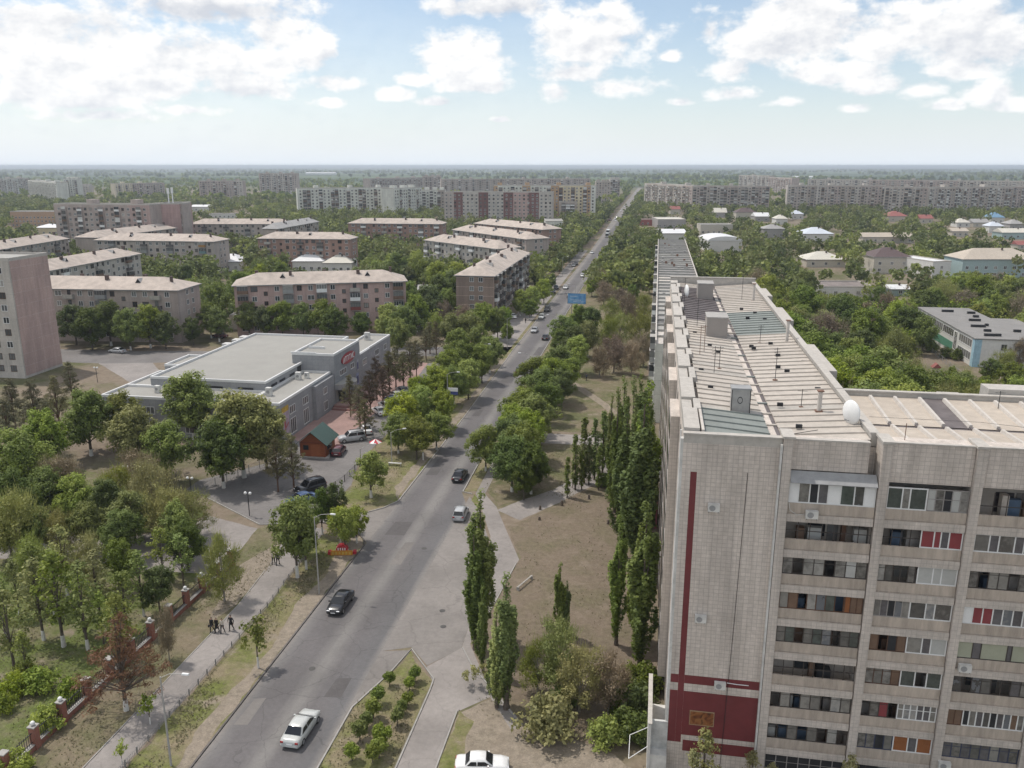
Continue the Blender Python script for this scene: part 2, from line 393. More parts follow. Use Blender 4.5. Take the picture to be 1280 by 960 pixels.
# the mouth of the car-park drive on the left of the avenue
sheet('road', [(-35.06, 93.2), (-35.06, 107.2), (-36.5, 104.4), (-38.6, 102.3), (-44, 103.2), (-44, 98), (-40.7, 97.9), (-38.1, 97.1), (-35.6, 93.9)], .016, M_APRON)
sheet('parking_strip', [(-25.42, 70), (-22.6, 71.2), (-20.2, 68.4), (-17.6, 71.9), (-18.2, 86), (-20.2, 98), (-23, 106), (-25.42, 110.6)], .016, M_APRON)
sheet('road', [(-25.42, 20), (-25.1, 20), (-25.1, 55), (-25.1, 61), (-23.4, 66.5), (-22.4, 70.7), (-25.42, 70)], .012, M_APRON)
# footways
sheet('footpath', [(-43.6, 20), (-40.7, 20), (-40.7, 76), (-41.2, 84), (-41.9, 96), (-44.5, 97), (-46, 92), (-44.4, 84), (-43.8, 76)], .014, M_WALK)
sheet('pavement', [(-18.9, 20), (-15.7, 20), (-15.7, 62), (-13.2, 64.6), (-10.5, 60.4), (-9.6, 61.3), (-14.6, 68), (-16.9, 72.8), (-15.7, 86), (-15, 92), (-18.4, 101), (-20.8, 107.5), (-23.4, 112), (-23.6, 150), (-24.4, 260), (-25.6, 260), (-25.3, 150), (-24.8, 112), (-22.6, 106), (-19.8, 98), (-18.2, 86), (-17.58, 72), (-20.2, 68.2), (-18.8, 65.6)], .012, M_WALK)
sheet('footpath', [(-20.6, 106.5), (-16.8, 103.6), (-11.8, 111.3), (-6.4, 121), (-5, 127), (-3, 133), (-6.6, 133), (-8, 127.5), (-10.2, 122.8), (-13.8, 115.2), (-18.4, 109.6)], .008, M_WALK)
sheet('footpath', [(-24.8, 136.2), (-2, 137.0), (-2, 142.8), (-24.8, 141.6)], .010, M_WALK)
sheet('footpath', [(-18, 178), (-16.2, 174.4), (-9.6, 161.8), (-7.2, 156), (-6, 157), (-8.4, 163.4), (-15, 176.4), (-16.6, 179.4)], .008, M_DUST)
sheet('dirt_track', [(-15.4, 20), (2, 20), (2, 56), (-1.5, 58.8), (-6.5, 60.4), (-9.7, 61.2), (-13, 64.4), (-15.45, 61.9)], .008, M_DUST)
sheet('lawn', [(-15.6, 20), (-13.2, 20), (-13.8, 56), (-13.9, 61), (-15.6, 62.4)], .012, M_LAWN)
sheet('field', [(-14.6, 68.2), (-9.4, 61.4), (-1.4, 59.2), (1.9, 60), (1.9, 118), (-6, 120.5), (-11.6, 111), (-16.6, 103.3), (-18.2, 101.2), (-14.8, 92.5), (-15.5, 86), (-16.7, 73)], .010, M_FIELD)
sheet('lawn', [(-23, 112.4), (-20.6, 107.9), (-18.6, 110), (-14, 115.6), (-10.5, 123.2), (-7, 134), (-7, 136), (-23.4, 135.6)], .006, M_FIELD2)
sheet('lawn', [(-23.5, 143), (-1, 144), (-1, 330), (-24.5, 330)], .006, M_FIELD2)
sheet('lawn', [(-26.7, 112.2), (-24.9, 112.8), (-25.4, 150), (-26, 330), (-28.3, 330), (-27.9, 260), (-27.3, 150)], .010, M_LAWN)
sheet('lawn', [(-25.0, 111.8), (-23.2, 106.4), (-24.9, 109.3)], .018, M_LAWN)
# left verge, park and car park
sheet('verge', [(-40.3, 20), (-35.35, 20), (-35.35, 92.6), (-35.9, 94), (-38.4, 97.2), (-41.6, 98), (-41.7, 94.5), (-40.9, 84), (-40.4, 76)], .010, M_LAWN)
sheet('verge', [(-37.0, 20), (-35.36, 20), (-35.36, 92.5), (-35.9, 93.9), (-38.4, 97.1), (-39.8, 97.5), (-38.4, 91), (-36.9, 84), (-37.7, 78), (-36.5, 68), (-37.1, 58), (-36.3, 48)], .014, M_DUST)
sheet('verge', [(-49.6, 20), (-43.75, 20), (-43.95, 76), (-44.6, 84), (-46.2, 92), (-44.7, 97.1), (-51, 95.2), (-51, 88)], .010, M_FIELD2)
sheet('footpath', [(-48.3, 84.5), (-46.2, 92), (-44.5, 85.5), (-44.1, 76), (-45.2, 72), (-45.9, 74), (-47, 80)], .013, M_DUST)
sheet('park_lawn', [(-140, 20), (-50.6, 20), (-50.6, 82), (-140, 80)], .008, M_PARK)
sheet('park_lawn', [(-140, 88), (-66, 90.5), (-60.5, 94.2), (-60.5, 98.4), (-68, 104.5), (-92, 112), (-140, 118)], .010, M_PARK)
sheet('path', [(-140, 80), (-50.6, 82), (-49.6, 84), (-51, 95), (-60, 97.8), (-60.2, 94.4), (-66, 90), (-140, 87)], .012, M_WALK)
sheet('car_park', [(-64.5, 104.4), (-51.2, 96.2), (-44.2, 98.2), (-44.2, 112), (-46.6, 122), (-46.6, 172), (-48, 192), (-54, 192), (-54, 176), (-58.6, 146), (-62, 128), (-61, 119), (-68, 110), (-68, 106)], .014, M_LOT)
sheet('plaza', [(-61.8, 131), (-58.8, 128.6), (-52.9, 128.6), (-53.2, 140), (-52.6, 176), (-54.2, 192), (-63, 192), (-63, 131)], .018, M_PINKPAVE)
sheet('verge', [(-44.0, 103.4), (-38.6, 102.5), (-36.7, 104.7), (-35.45, 107.4), (-35.5, 150), (-36.2, 212), (-36.6, 250), (-44, 250), (-46.4, 192), (-46.4, 122), (-44.0, 112)], .010, M_LAWN)
sheet('verge', [(-37.4, 112), (-35.55, 108), (-35.6, 150), (-36.2, 198), (-37.6, 198), (-36.9, 150)], .014, M_DUST)
sheet('road', [(-44.4, 186), (-36.5, 184), (-36.3, 176), (-40, 171), (-44.4, 171)], .016, M_LOT)
sheet('yard_road', [(-170, 176), (-132, 178), (-100, 186), (-70, 197), (-50, 200), (-37, 205), (-37, 215), (-60, 210), (-104, 197), (-134, 192), (-170, 190)], .010, M_LOT)
sheet('yard_road', [(-134, 178), (-112, 160), (-106, 150), (-102, 152), (-108, 166), (-124, 184)], .008, M_WALK)
sheet('pavement', [(-46, 212), (-37.2, 214), (-37.6, 330), (-38.8, 480), (-43, 480), (-42, 330)], .012, M_WALK)
# kerbs: real steps beside the carriageway
def kerb(pts, w=.16, h=.13, m=M_KERB):
    mb = MB(); P = [Vector((x, y, 0)) for x, y in pts]; rings = []
    for k, p in enumerate(P):
        d = (P[min(k + 1, len(P) - 1)] - P[max(k - 1, 0)]).normalized(); a = Vector((-d.y, d.x, 0)) * w / 2
        rings.append([p - a, p + a, p + a + Vector((0, 0, h)), p - a + Vector((0, 0, h))])
    mb.loft(rings); struct('kerb', mb, m)
kerb([(-35.2, 20), (-35.2, 92.6), (-35.75, 94), (-38.2, 97.2), (-40.7, 98.05), (-44, 98.15)], m=M_KERBDARK)
kerb([(-44, 103.1), (-38.6, 102.2), (-36.5, 104.5), (-35.2, 107.2), (-35.2, 150), (-36.0, 212), (-36.7, 480), (-41.2, 900)])
kerb([(-25.3, 111.6), (-26.8, 112.2), (-27.5, 150), (-28.2, 260), (-29.1, 480), (-31.9, 900)])
kerb([(-25.1, 20), (-25.1, 61), (-23.4, 66.5), (-22.5, 70.9), (-19.0, 66.4), (-18.9, 64.8), (-18.9, 20)], .14, .1)
kerb([(-15.7, 20), (-15.7, 62.2)], .12, .09); kerb([(-17.5, 72), (-16.0, 69.3), (-13.2, 65.6), (-10, 61.6)], .12, .1)
kerb([(-15.2, 91), (-15.6, 86), (-16.6, 74)], .12, .08)
kerb([(-43.65, 20), (-43.85, 76), (-44.6, 84)], .1, .06); kerb([(-64.4, 104.4), (-51.2, 96.1), (-44.3, 98.1)], .14, .1)
sheet('lawn', [(-24.95, 20), (-19.0, 20), (-19.0, 64.6), (-19.1, 66.2), (-22.5, 70.6), (-23.3, 66.3), (-24.95, 60.8)], .026, M_LAWN)
M_PATCH = paving('tar patch', (.104, .096, .095), .9); M_PATCH2 = paving('pale patch', (.185, .17, .158), .9)
for k, (x0, y0, w, l, m) in enumerate(((-33.6, 96, 2.6, 4.5, 0), (-30.4, 88, 1.4, 6.5, 1), (-28.2, 62, 1.6, 3.2, 0), (-34.2, 118, 1.8, 9, 0), (-29.6, 140, 2.2, 5, 1), (-33.2, 176, 2.6, 8, 0), (-30.0, 205, 1.8, 10, 0), (-34.4, 57, 1.2, 4, 1), (-33.9, 150, 1.5, 6, 0))):
    sheet('road_patch', [(x0, y0), (x0 + w, y0 + .2), (x0 + w - .1, y0 + l), (x0 + .15, y0 + l - .3)], .026, M_PATCH2 if m else M_PATCH)
for x, y in ((-21.3, 78.6), (-27.4, 93), (-33.4, 131), (-20.4, 75.5), (-31, 66)):
    mh = tag(MB().tube([(x, y, .02), (x, y, .034)], .33, 14).build('manhole_cover', mat('cast iron', (.07, .065, .06), .6, .2)), kind='structure')
# ------------------------------------------------------------------ trees: tapered trunk with limbs, crown of many leaf-sized faces
def quads_mesh(name, P, mi_tone, material):
    """P: n x 4 x 3 corner array, mi_tone: n tones"""
    n = len(P); me = bpy.data.meshes.new(name)
    me.vertices.add(n * 4); me.loops.add(n * 4); me.polygons.add(n)
    me.vertices.foreach_set('co', P.reshape(-1).astype(np.float32))
    me.loops.foreach_set('vertex_index', np.arange(n * 4, dtype=np.int32))
    me.polygons.foreach_set('loop_start', np.arange(0, n * 4, 4, dtype=np.int32))
    a = me.attributes.new('tone', 'FLOAT', 'FACE'); a.data.foreach_set('value', np.clip(mi_tone, 0, 1).astype(np.float32))
    me.materials.append(material); me.update(); me.validate(); return me
def unit(a): return a / np.maximum(np.linalg.norm(a, axis=1, keepdims=True), 1e-6)
def leaves(g, centres, radii, per, size, up=.35, tone=None, aspect=.62, flat=1.0, centre=None):
    """leaf faces gathered in clumps round the given centres"""
    k = len(centres); c = np.repeat(centres, per, 0); n = len(c)
    d = unit(g.normal(size=(n, 3))); rr = np.repeat(radii, per) * g.random(n) ** .45
    off = d * rr[:, None]; off[:, 2] *= flat; p = c + off
    nr = d + g.normal(size=(n, 3)) * .55 + np.array([0, 0, up])
    if centre is not None: nr += unit(p - centre) * .6
    nr = unit(nr); t1 = unit(np.cross(nr, g.normal(size=(n, 3)))); t2 = np.cross(nr, t1)
    s = (size * (.6 + .8 * g.random(n)))[:, None]
    P = np.stack([p - t1 * s, p - t2 * s * aspect + nr * s * .12, p + t1 * s, p + t2 * s * aspect + nr * s * .12], 1)
    tn = np.repeat(g.random(k) if tone is None else tone, per) * .7 + g.random(n) * .3
    return P, tn
def lobes(g, H, base, Rr, nl, prof=None):
    """uneven crown: sub-crowns of different size round the axis"""
    out = []
    for i in range(nl):
        f = (i + .5) / nl; z = base + (H - base) * (.12 + .8 * f)
        pr = math.sin(math.pi * min(1, max(0, .12 + .80 * f))) ** .7 if prof is None else prof(f)
        a = i * 2.4 + g.random() * 1.2; d = Rr * pr * (.35 + .42 * g.random()) if i < nl - 1 else Rr * .1
        out.append((d * math.cos(a), d * math.sin(a), z, Rr * (.34 + .26 * g.random()) * (.6 + .4 * pr)))
    return np.array(out)
def trunk_mesh(name, H, r, limbs, material, white=0, n=7, lean=(0, 0)):
    mb = MB(); pts = [(lean[0] * f * f, lean[1] * f * f, f * H) for f in (0, .06, .25, .5, .75, 1)]
    mb.tube(pts, [r * 1.35, r, r * .85, r * .68, r * .45, r * .15], n)
    for (x, y, z) in limbs:
        z0 = max(.22 * H, z * .55); f = min(1, z0 / H); b = (lean[0] * f * f, lean[1] * f * f, z0)
        mb.tube([b, ((b[0] + x) / 2 * .9, (b[1] + y) / 2 * .9, z0 + (z - z0) * .55), (x, y, z)], [r * .45, r * .28, r * .06], 5)
    mats = [material]
    if white:
        mb.tube([(0, 0, 0), (lean[0] * .01, lean[1] * .01, white)], [r * 1.42, r * 1.08], n, 1); mats.append(M_LIME)
    return mb.mesh(name, mats)
CROWN_MATS = dict(
    green=leafmat('leaf mid green', (0.115, 0.163, 0.026), (0.251, 0.311, 0.047)),
    dark=leafmat('leaf dark green', (0.069, 0.104, 0.021), (0.156, 0.206, 0.035)),
    bright=leafmat('leaf bright green', (0.177, 0.244, 0.026), (0.374, 0.436, 0.050)),
    olive=leafmat('leaf olive', (0.152, 0.185, 0.040), (0.292, 0.315, 0.072)),
    grey=leafmat('leaf grey green', (0.194, 0.201, 0.066), (0.367, 0.354, 0.120)),
    straw=leafmat('budding brown twigs', (0.170, 0.133, 0.083), (0.291, 0.234, 0.152), .2),
    pink=leafmat('faded pinkish twigs', (0.192, 0.143, 0.094), (0.327, 0.245, 0.169), .2),
    poplar=leafmat('poplar leaf', (0.104, 0.148, 0.034), (0.228, 0.285, 0.062)),
    poplarlight=leafmat('pale poplar leaf', (0.158, 0.211, 0.040), (0.330, 0.383, 0.076)),
    pine=leafmat('pine needles', (0.111, 0.106, 0.050), (0.209, 0.189, 0.088), .1),
    pinebrown=leafmat('browned pine needles', (.075, .052, .030), (.135, .092, .052), .1),
    rust=leafmat('rusty needles', (.17, .10, .052), (.28, .165, .085), .15))
PROTO = {}
def proto(kind, var):
    """(trunk mesh, crown meshes by colour) of one tree shape, built once and shared by its copies"""
    key = (kind, var)
    if key in PROTO: return PROTO[key]
    g = np.random.default_rng(sum(map(ord, kind)) * 31 + var * 7)
    bark = M_BARK; white = 0
    if kind == 'broad':
        Hh = 10.0; Rr = 4.1; base = 1.9; L = lobes(g, Hh, base, Rr, 13 + var % 3)
        cs, rs, tn_ = [], [], []
        for x, y, z, r in L:
            m = int(9 * r / 1.4) + 7; tn_.append(np.clip(g.random() * .8 + g.normal(size=m) * .16 + .1, 0, 1)); d = unit(g.normal(size=(m, 3))); d[:, 2] *= .8
            cs.append(np.array([x, y, z]) + d * r * (g.random(m) ** .5)[:, None]); rs.append(np.full(m, .5) + g.random(m) * .38)
        cs = np.concatenate(cs); rs = np.concatenate(rs)
        P, T = leaves(g, cs, rs, 54, .165, .45, tone=np.concatenate(tn_), centre=np.array([0, 0, base + 2]))
        tr = ('trunk', Hh * .82, .20, L[:, :3], bark, .0 if var % 2 else 1.0)
    elif kind == 'round':           # clipped street tree with a dense low crown
        Hh = 6.0; Rr = 2.3; base = 1.7; L = lobes(g, Hh, base, Rr, 9)
        cs, rs = [], []
        for x, y, z, r in L:
            m = 13; d = unit(g.normal(size=(m, 3))); cs.append(np.array([x, y, z]) + d * r * (g.random(m) ** .4)[:, None]); rs.append(.34 + g.random(m) * .25)
        cs = np.concatenate(cs); rs = np.concatenate(rs)
        P, T = leaves(g, cs, rs, 50, .125, .45, centre=np.array([0, 0, base + 1]))
        tr = ('trunk', Hh * .7, .13, L[:, :3], bark, 1.0)
    elif kind == 'poplar':
        # a spire of many steep branches, each with its own ragged tip
        Hh = 14.0; cs, rs, tn_, lm = [], [], [], []
        for i in range(34):
            fb = (g.random() ** 1.15) * .80; zb = .5 + fb * (Hh - 3.2); ln = 1.4 + (1 - fb) * 3.4 * (.5 + g.random()); a = i * 2.4 + g.random(); ro = (.35 + .75 * g.random()) * (1 - fb * .72)
            m = int(4 + ln * 2.4); q = (np.arange(m) + g.random(m)) / m; d = ro * np.sin(np.minimum(1, q * 1.25) * 1.57)
            cs.append(np.stack([d * math.cos(a) + g.normal(size=m) * .07 + .22 * np.sin(zb * .5 + var), d * math.sin(a) + g.normal(size=m) * .07, np.minimum(zb + q * ln, Hh - .15)], 1)); rs.append((.17 + .16 * g.random(m)) * (1.15 - .5 * q)); tn_.append(np.clip(g.random() * .75 + g.normal(size=m) * .15 + .12, 0, 1)); lm.append((d[-1] * math.cos(a), d[-1] * math.sin(a), min(zb + ln * .8, Hh - .6)))
        m = 26; zc = 1 + np.arange(m) / m * (Hh - 1.2); cs.append(np.stack([.22 * np.sin(zc * .5 + var), g.normal(size=m) * .06, zc], 1)); rs.append(np.full(m, .26)); tn_.append(np.full(m, .4))
        cs = np.concatenate(cs); rs = np.concatenate(rs); P, T = leaves(g, cs, rs, 40, .10, .15, flat=2.0, tone=np.concatenate(tn_), centre=np.array([0, 0, 5.]))
        tr = ('trunk', Hh * .9, .17, lm[::3], bark, 0)
    elif kind == 'slim':
        Hh = 8.0; Rr = .42; k = 80; f = g.random(k); z = 1.0 + f * (Hh - 1.1); pr = (.35 + .65 * np.sin(np.pi * np.minimum(1, f * .9 + .1)))
        a = g.random(k) * 6.28; d = Rr * pr * g.random(k) ** .5
        cs = np.stack([d * np.cos(a), d * np.sin(a), z], 1); rs = .16 + .18 * g.random(k)
        P, T = leaves(g, cs, rs, 24, .10, .2, flat=2.0)
        tr = ('trunk', Hh * .95, .09, [], bark, 0)
    elif kind == 'pine':
        Hh = 9.5; base = 3.8; cs, rs = [], []
        for i in range(9):
            f = i / 8; z = base + f * (Hh - base); rr = (1.0 - f * .78) * 2.5 * (.8 + .4 * g.random()); m = int(7 + 14 * (1 - f))
            a = g.random(m) * 6.28; d = rr * (.3 + .7 * g.random(m)); cs.append(np.stack([d * np.cos(a), d * np.sin(a), z + g.normal(size=m) * .25 - d * .06], 1)); rs.append(.34 + .3 * g.random(m))
        cs = np.concatenate(cs); rs = np.concatenate(rs)
        P, T = leaves(g, cs, rs, 48, .17, .5, aspect=.16, flat=.5)
        tr = ('trunk', Hh * .97, .16, cs[::6], mat('pine bark', (.17, .10, .07), .95, .3, scale=4), 0)
    elif kind == 'wispy':           # half-bare crown: many fine upright twigs and few leaves
        Hh = 8.5; Rr = 3.4; base = .8; L = lobes(g, Hh, base, Rr, 12)
        cs, rs = [], []
        for x, y, z, r in L:
            m = 12; d = unit(g.normal(size=(m, 3))); cs.append(np.array([x, y, z]) + d * r * (g.random(m) ** .5)[:, None]); rs.append(.5 + g.random(m) * .35)
        cs = np.concatenate(cs); rs = np.concatenate(rs)
        P1, T1 = leaves(g, cs, rs, 26, .135, .3, centre=np.array([0, 0, 1.]))
        n = 2600; c = cs[g.integers(0, len(cs), n)] + g.normal(size=(n, 3)) * .4
        dr = unit(c - np.array([0, 0, -1.5]) + g.normal(size=(n, 3)) * 1.4); sd = unit(np.cross(dr, g.normal(size=(n, 3)))); ln = (.25 + .45 * g.random(n))[:, None]
        P2 = np.stack([c - sd * .022, c + sd * .022, c + dr * ln * 1.6 + sd * .008, c + dr * ln * 1.6 - sd * .008], 1)
        P = np.concatenate([P1, P2]); T = np.concatenate([T1, .6 + .4 * g.random(n)])
        tr = ('trunk', Hh * .75, .16, L[:, :3], M_BARKPALE, 0)
    elif kind == 'young':           # thin park sapling: narrow, see-through crown on a bare stem
        Hh = 6.5; base = 2.0; k = 44; f = g.random(k); z = base + f * (Hh - base); pr = np.sin(np.pi * np.minimum(1, .18 + .8 * f)) * 1.2
        a = g.random(k) * 6.28; d = pr * (.2 + .8 * g.random(k)); cs = np.stack([d * np.cos(a), d * np.sin(a), z], 1); rs = .28 + .25 * g.random(k)
        P, T = leaves(g, cs, rs, 21, .115, .4)
        tr = ('trunk', Hh * .95, .085, cs[::4], bark, .8 if var % 2 else 0)
    elif kind == 'sapling':
        Hh = 3.0; k = 16; f = g.random(k); a = g.random(k) * 6.28; d = .75 * g.random(k)
        cs = np.stack([d * np.cos(a), d * np.sin(a), 1.5 + 1.4 * f], 1); P, T = leaves(g, cs, .2 + .2 * g.random(k), 30, .105, .4)
        tr = ('trunk', 2.6, .05, cs[::4], bark, .7)
    elif kind == 'larch':           # wide dead conifer with level rust brown branches
        Hh = 7.5; cs, rs = [], []
        for i in range(8):
            f = i / 7; z = 2.2 + f * 5.2; m = int(22 * (1 - f) + 5); rr = 3.4 * (1 - f * .85)
            a = g.random(m) * 6.28; d = rr * g.random(m) ** .6; cs.append(np.stack([d * np.cos(a), d * np.sin(a), z + g.normal(size=m) * .2], 1)); rs.append(.35 + .3 * g.random(m))
        cs = np.concatenate(cs); rs = np.concatenate(rs); P, T = leaves(g, cs, rs, 30, .16, .3, aspect=.18, flat=.35)
        tr = ('trunk', Hh, .14, cs[::3], bark, .9)
    elif kind == 'bush':
        Hh = 2.2; k = 46; d3 = unit(g.normal(size=(k, 3))); d3[:, 2] = np.abs(d3[:, 2])
        cs = d3 * np.array([1.25, 1.25, 1.6]) * (g.random(k) ** .45)[:, None] + np.array([0, 0, .35]); P, T = leaves(g, cs, .3 + .2 * g.random(k), 46, .10, .4)
        tr = ('stem', 1.4, .05, cs[::5], bark, 0)
    elif kind == 'ball':            # clipped round shrub on a short stem
        k = 60; d3 = unit(g.normal(size=(k, 3))); cs = d3 * .42 * (g.random(k) ** .3)[:, None] * np.array([1, 1, 1.0]) + np.array([0, 0, .95])
        P, T = leaves(g, cs, .14 + .10 * g.random(k), 44, .058, .4); tr = ('stem', .9, .045, cs[::8], bark, 0)
    elif kind == 'willow':          # old leaning tree with bare whitish boughs and silver leaves
        Hh = 4.2; cs = []; a0 = [(-2.2, .3, 2.6), (-1.2, -.5, 3.4), (.2, .4, 3.8), (1.2, -.3, 3.0), (-2.8, -.2, 1.8), (.8, .8, 2.2), (-.3, -.9, 2.4)]
        cs = np.concatenate([np.array(q) + g.normal(size=(7, 3)) * .42 for q in a0]); P, T = leaves(g, cs, .3 + .2 * g.random(len(cs)), 46, .11, .3)
        tr = ('trunk', 3.4, .14, np.array(a0), mat('whitened bark', (.42, .39, .35), .9, .2, scale=3), 0)
    tn, hh, r, lm, bk, wh = tr
    PROTO[key] = dict(P=P, T=T, cm={}, tm=trunk_mesh(tn, hh, r, lm, bk, wh), tn=tn)
    return PROTO[key]
TREES = []
def tree(kind, colour, x, y, s=1.0, adj='', where='', cat='tree', var=None, sz=None, name=None, rz=None, group=None):
    v = rnd.randrange(4 if kind in ('broad', 'wispy', 'poplar', 'young', 'round') else 3) if var is None else var
    p = proto(kind, v)
    if colour not in p['cm']: p['cm'][colour] = quads_mesh('crown', p['P'], p['T'], CROWN_MATS[colour])
    nm = name or dict(broad='broadleaf_tree', round='street_tree', poplar='poplar_tree', slim='young_poplar', pine='pine_tree', wispy='budding_tree', young='park_tree', sapling='sapling', larch='dead_larch', bush='bush', ball='clipped_shrub', willow='willow_tree')[kind]
    wv = .86 + .28 * rnd.random(); o = obj(nm, None, None, (x, y, 0), rnd.random() * 6.28 if rz is None else rz, (s * wv, s * (.88 + .24 * rnd.random()), s if sz is None else sz))
    obj(p['tn'], p['tm'], o); obj('crown' if kind not in ('bush', 'ball') else 'foliage', p['cm'][colour], o)
    o['category'] = cat; TREES.append((o, adj, where, group)); return o
def TP(kind, colour, u, v, s=1.0, adj='', where='', zc=0.0, **k):
    x, y = G(u, v, zc); return tree(kind, colour, x, y, s, adj, where, **k)
def label_trees():
    """every tree gets words for its look and place; look-alikes in one place are counted from the left of the picture"""
    by = {}
    for o, adj, where, group in TREES: by.setdefault((adj, where), []).append((o, group))
    for (adj, where), lst in by.items():
        lst.sort(key=lambda q: proj(*q[0].location)[0]); n = len(lst)
        kind = {'poplar_tree': 'poplar', 'young_poplar': 'young poplar', 'pine_tree': 'pine', 'bush': 'bush', 'clipped_shrub': 'clipped shrub', 'sapling': 'sapling', 'dead_larch': 'conifer', 'willow_tree': 'willow'}.get(lst[0][0].name.split('.')[0], 'tree')
        for i, (o, group) in enumerate(lst):
            base = f'{adj} {kind} {where}'
            if n == 1: o['label'] = base
            elif n <= 20: o['label'] = f'{ORD[i]} {adj} {kind} from the left {where}'
            else: o['label'] = base
            o['group'] = group or f'{kind}s {where}'
# ------------------------------------------------------------------ the nine storey block beside the camera
TX0, TX1, TY0, TY1, TZ = 2.5, 15.9, 57.0, 138.0, 28.0
tower = thing('apartment_building', 'near pale tiled nine storey apartment block with dark red stripe and glazed loggias', 'building', (TX0, TY0, 0))
def tp(name, mb, m, par=None, **k):
    """a part of the near block, given in world coordinates"""
    me_loc = (-TX0, -TY0, 0) if par is None else (0, 0, 0)
    return mb.build(name, m, par or tower, me_loc, **k)
PX = [9.25, 15.75, 21.7, 27.6, 33.6]                      # piers between the loggia bays
wall = MB()
wall.box(2.5, 9.25, 57, 138, 0, 28.0); wall.box(9.25, 15.9, 58.5, 138, 0, 27.9); wall.box(15.9, 34.2, 58.5, 70.6, 0, 27.85)
wall.box(9.25, 9.3, 57.35, 58.5, 0, 27.9)
W = tp('wall', wall, M_WALLTILE)
front = MB()                                              # tiled parapet band over the loggias
front.box(9.9, 15.1, 57.35, 58.49, 26.35, 28.5); front.box(16.35, 21.7, 57.0, 58.49, 25.95, 28.75); front.box(22.4, 27.6, 57.0, 58.49, 25.95, 28.75); front.box(28.3, 33.6, 57.0, 58.49, 25.95, 28.75)
tp('parapet_wall', front, M_WALLTILE)
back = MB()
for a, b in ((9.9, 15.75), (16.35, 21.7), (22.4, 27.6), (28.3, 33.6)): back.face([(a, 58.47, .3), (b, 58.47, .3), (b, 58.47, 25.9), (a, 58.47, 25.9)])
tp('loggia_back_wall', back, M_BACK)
for i, x in enumerate(PX):
    mb = MB().box(x + .03, x + .66, 56.72, 58.48, 0, 28.78)
    p = tp('pier', mb, M_PIER); p_c = MB().box(x - .06, x + .76, 56.6, 58.55, 28.78, 28.95).build('pier_cap', M_CAP, p)
tp('downpipe', MB().box(9.1, 9.24, 56.72, 56.98, .2, 28.3), M_WHITEWORN)
tp('cable', MB().tube([(7.05, 56.96, 26), (6.9, 56.96, 14), (6.62, 56.95, 0.2)], .018, 5), M_BLACK)
# dark red painting on the tiles
red = MB(); e = 56.99
def rq(x0, x1, z0, z1): red.face([(x0, e, z0), (x1, e, z0), (x1, e, z1), (x0, e, z1)])
rq(3.1, 3.55, 3.35, 25.85); rq(2.52, 3.095, 3.35, 7.95); rq(3.555, 9.2, 4.05, 7.95); rq(2.52, 3.095, 8.62, 9.35); rq(3.555, 9.2, 8.62, 9.35); rq(3.7, 9.2, 2.6, 3.6)
tp('painted_stripe', red, M_RED)
m_panel, tt, pp = nt('poster of orange folds'); vec = N(tt, 'ShaderNodeTexCoord').outputs['Object']
wv = N(tt, 'ShaderNodeTexNoise'); wv.inputs['Scale'].default_value = 1.6; wv.inputs['Detail'].default_value = 5; wv.inputs['Distortion'].default_value = 1.2; tt.links.new(vec, wv.inputs[0])
rp = ramp(tt, [(.3, (.06, .02, .012)), (.45, (.22, .075, .025)), (.56, (.30, .13, .045)), (.7, (.12, .05, .02))]); tt.links.new(wv.outputs[0], rp.inputs[0]); tt.links.new(rp.outputs[0], pp.inputs[0])
ad = thing('wall_poster', 'orange and brown poster in a thin frame on the dark red painted wall', 'poster', (4.1, 56.98, 5.05))
MB().box(.06, 1.8, -.03, -.012, .06, 1.2).build('picture', m_panel, ad)
MB().box(0, 1.86, -.045, 0, 0, .06).box(0, 1.86, -.045, 0, 1.2, 1.27).box(0, .06, -.045, 0, .06, 1.2).box(1.8, 1.86, -.045, 0, .06, 1.2).build('frame', mat('tan poster frame', (.36, .25, .15), .6), ad)

# loggias: parapet, glazing of many kinds, things seen inside
Zs = [24.02 - 2.76 * k for k in range(9)]                 # sill heights, top storey first
M_CURT_RED = mat('red curtain', (.24, .05, .055), .9, .1); M_CURT_OR = mat('orange curtain', (.27, .10, .035), .9, .15)
M_CURT_PALE = mat('pale blind', (.44, .44, .42), .9, .08); M_CURT_GREEN = mat('pale green panel', (.36, .37, .28), .7, .08); M_TEAL = mat('greenish pane', (.085, .10, .092), .12, .35)
M_VIOLET = mat('violet grey pane', (.125, .12, .128), .15, .3); M_BLUEBOX = mat('blue tarpaulin', (.07, .11, .17), .7, .2)
M_PANE = glassmat('loggia pane', [(0, (.06, .06, .06)), (.22, (.15, .145, .135)), (.42, (.26, .25, .23)), (.58, (.09, .085, .08)), (.78, (.34, .33, .31)), (.93, (.14, .15, .165))], .16, .32)
M_BROWNPANEL = mat('brown board', (.17, .105, .07), .7, .2)
FRM = dict(w=FR_WHITE, d=FR_DARK, g=FR_GREY, b=FR_BROWN, n=FR_BLUE)
PN = dict(g=M_PANE, r=M_CURT_RED, o=M_CURT_OR, p=M_CURT_PALE, y=M_CURT_GREEN, t=M_TEAL, v=M_VIOLET, w=M_WHITE, b=M_BROWNPANEL, k=M_DARK)
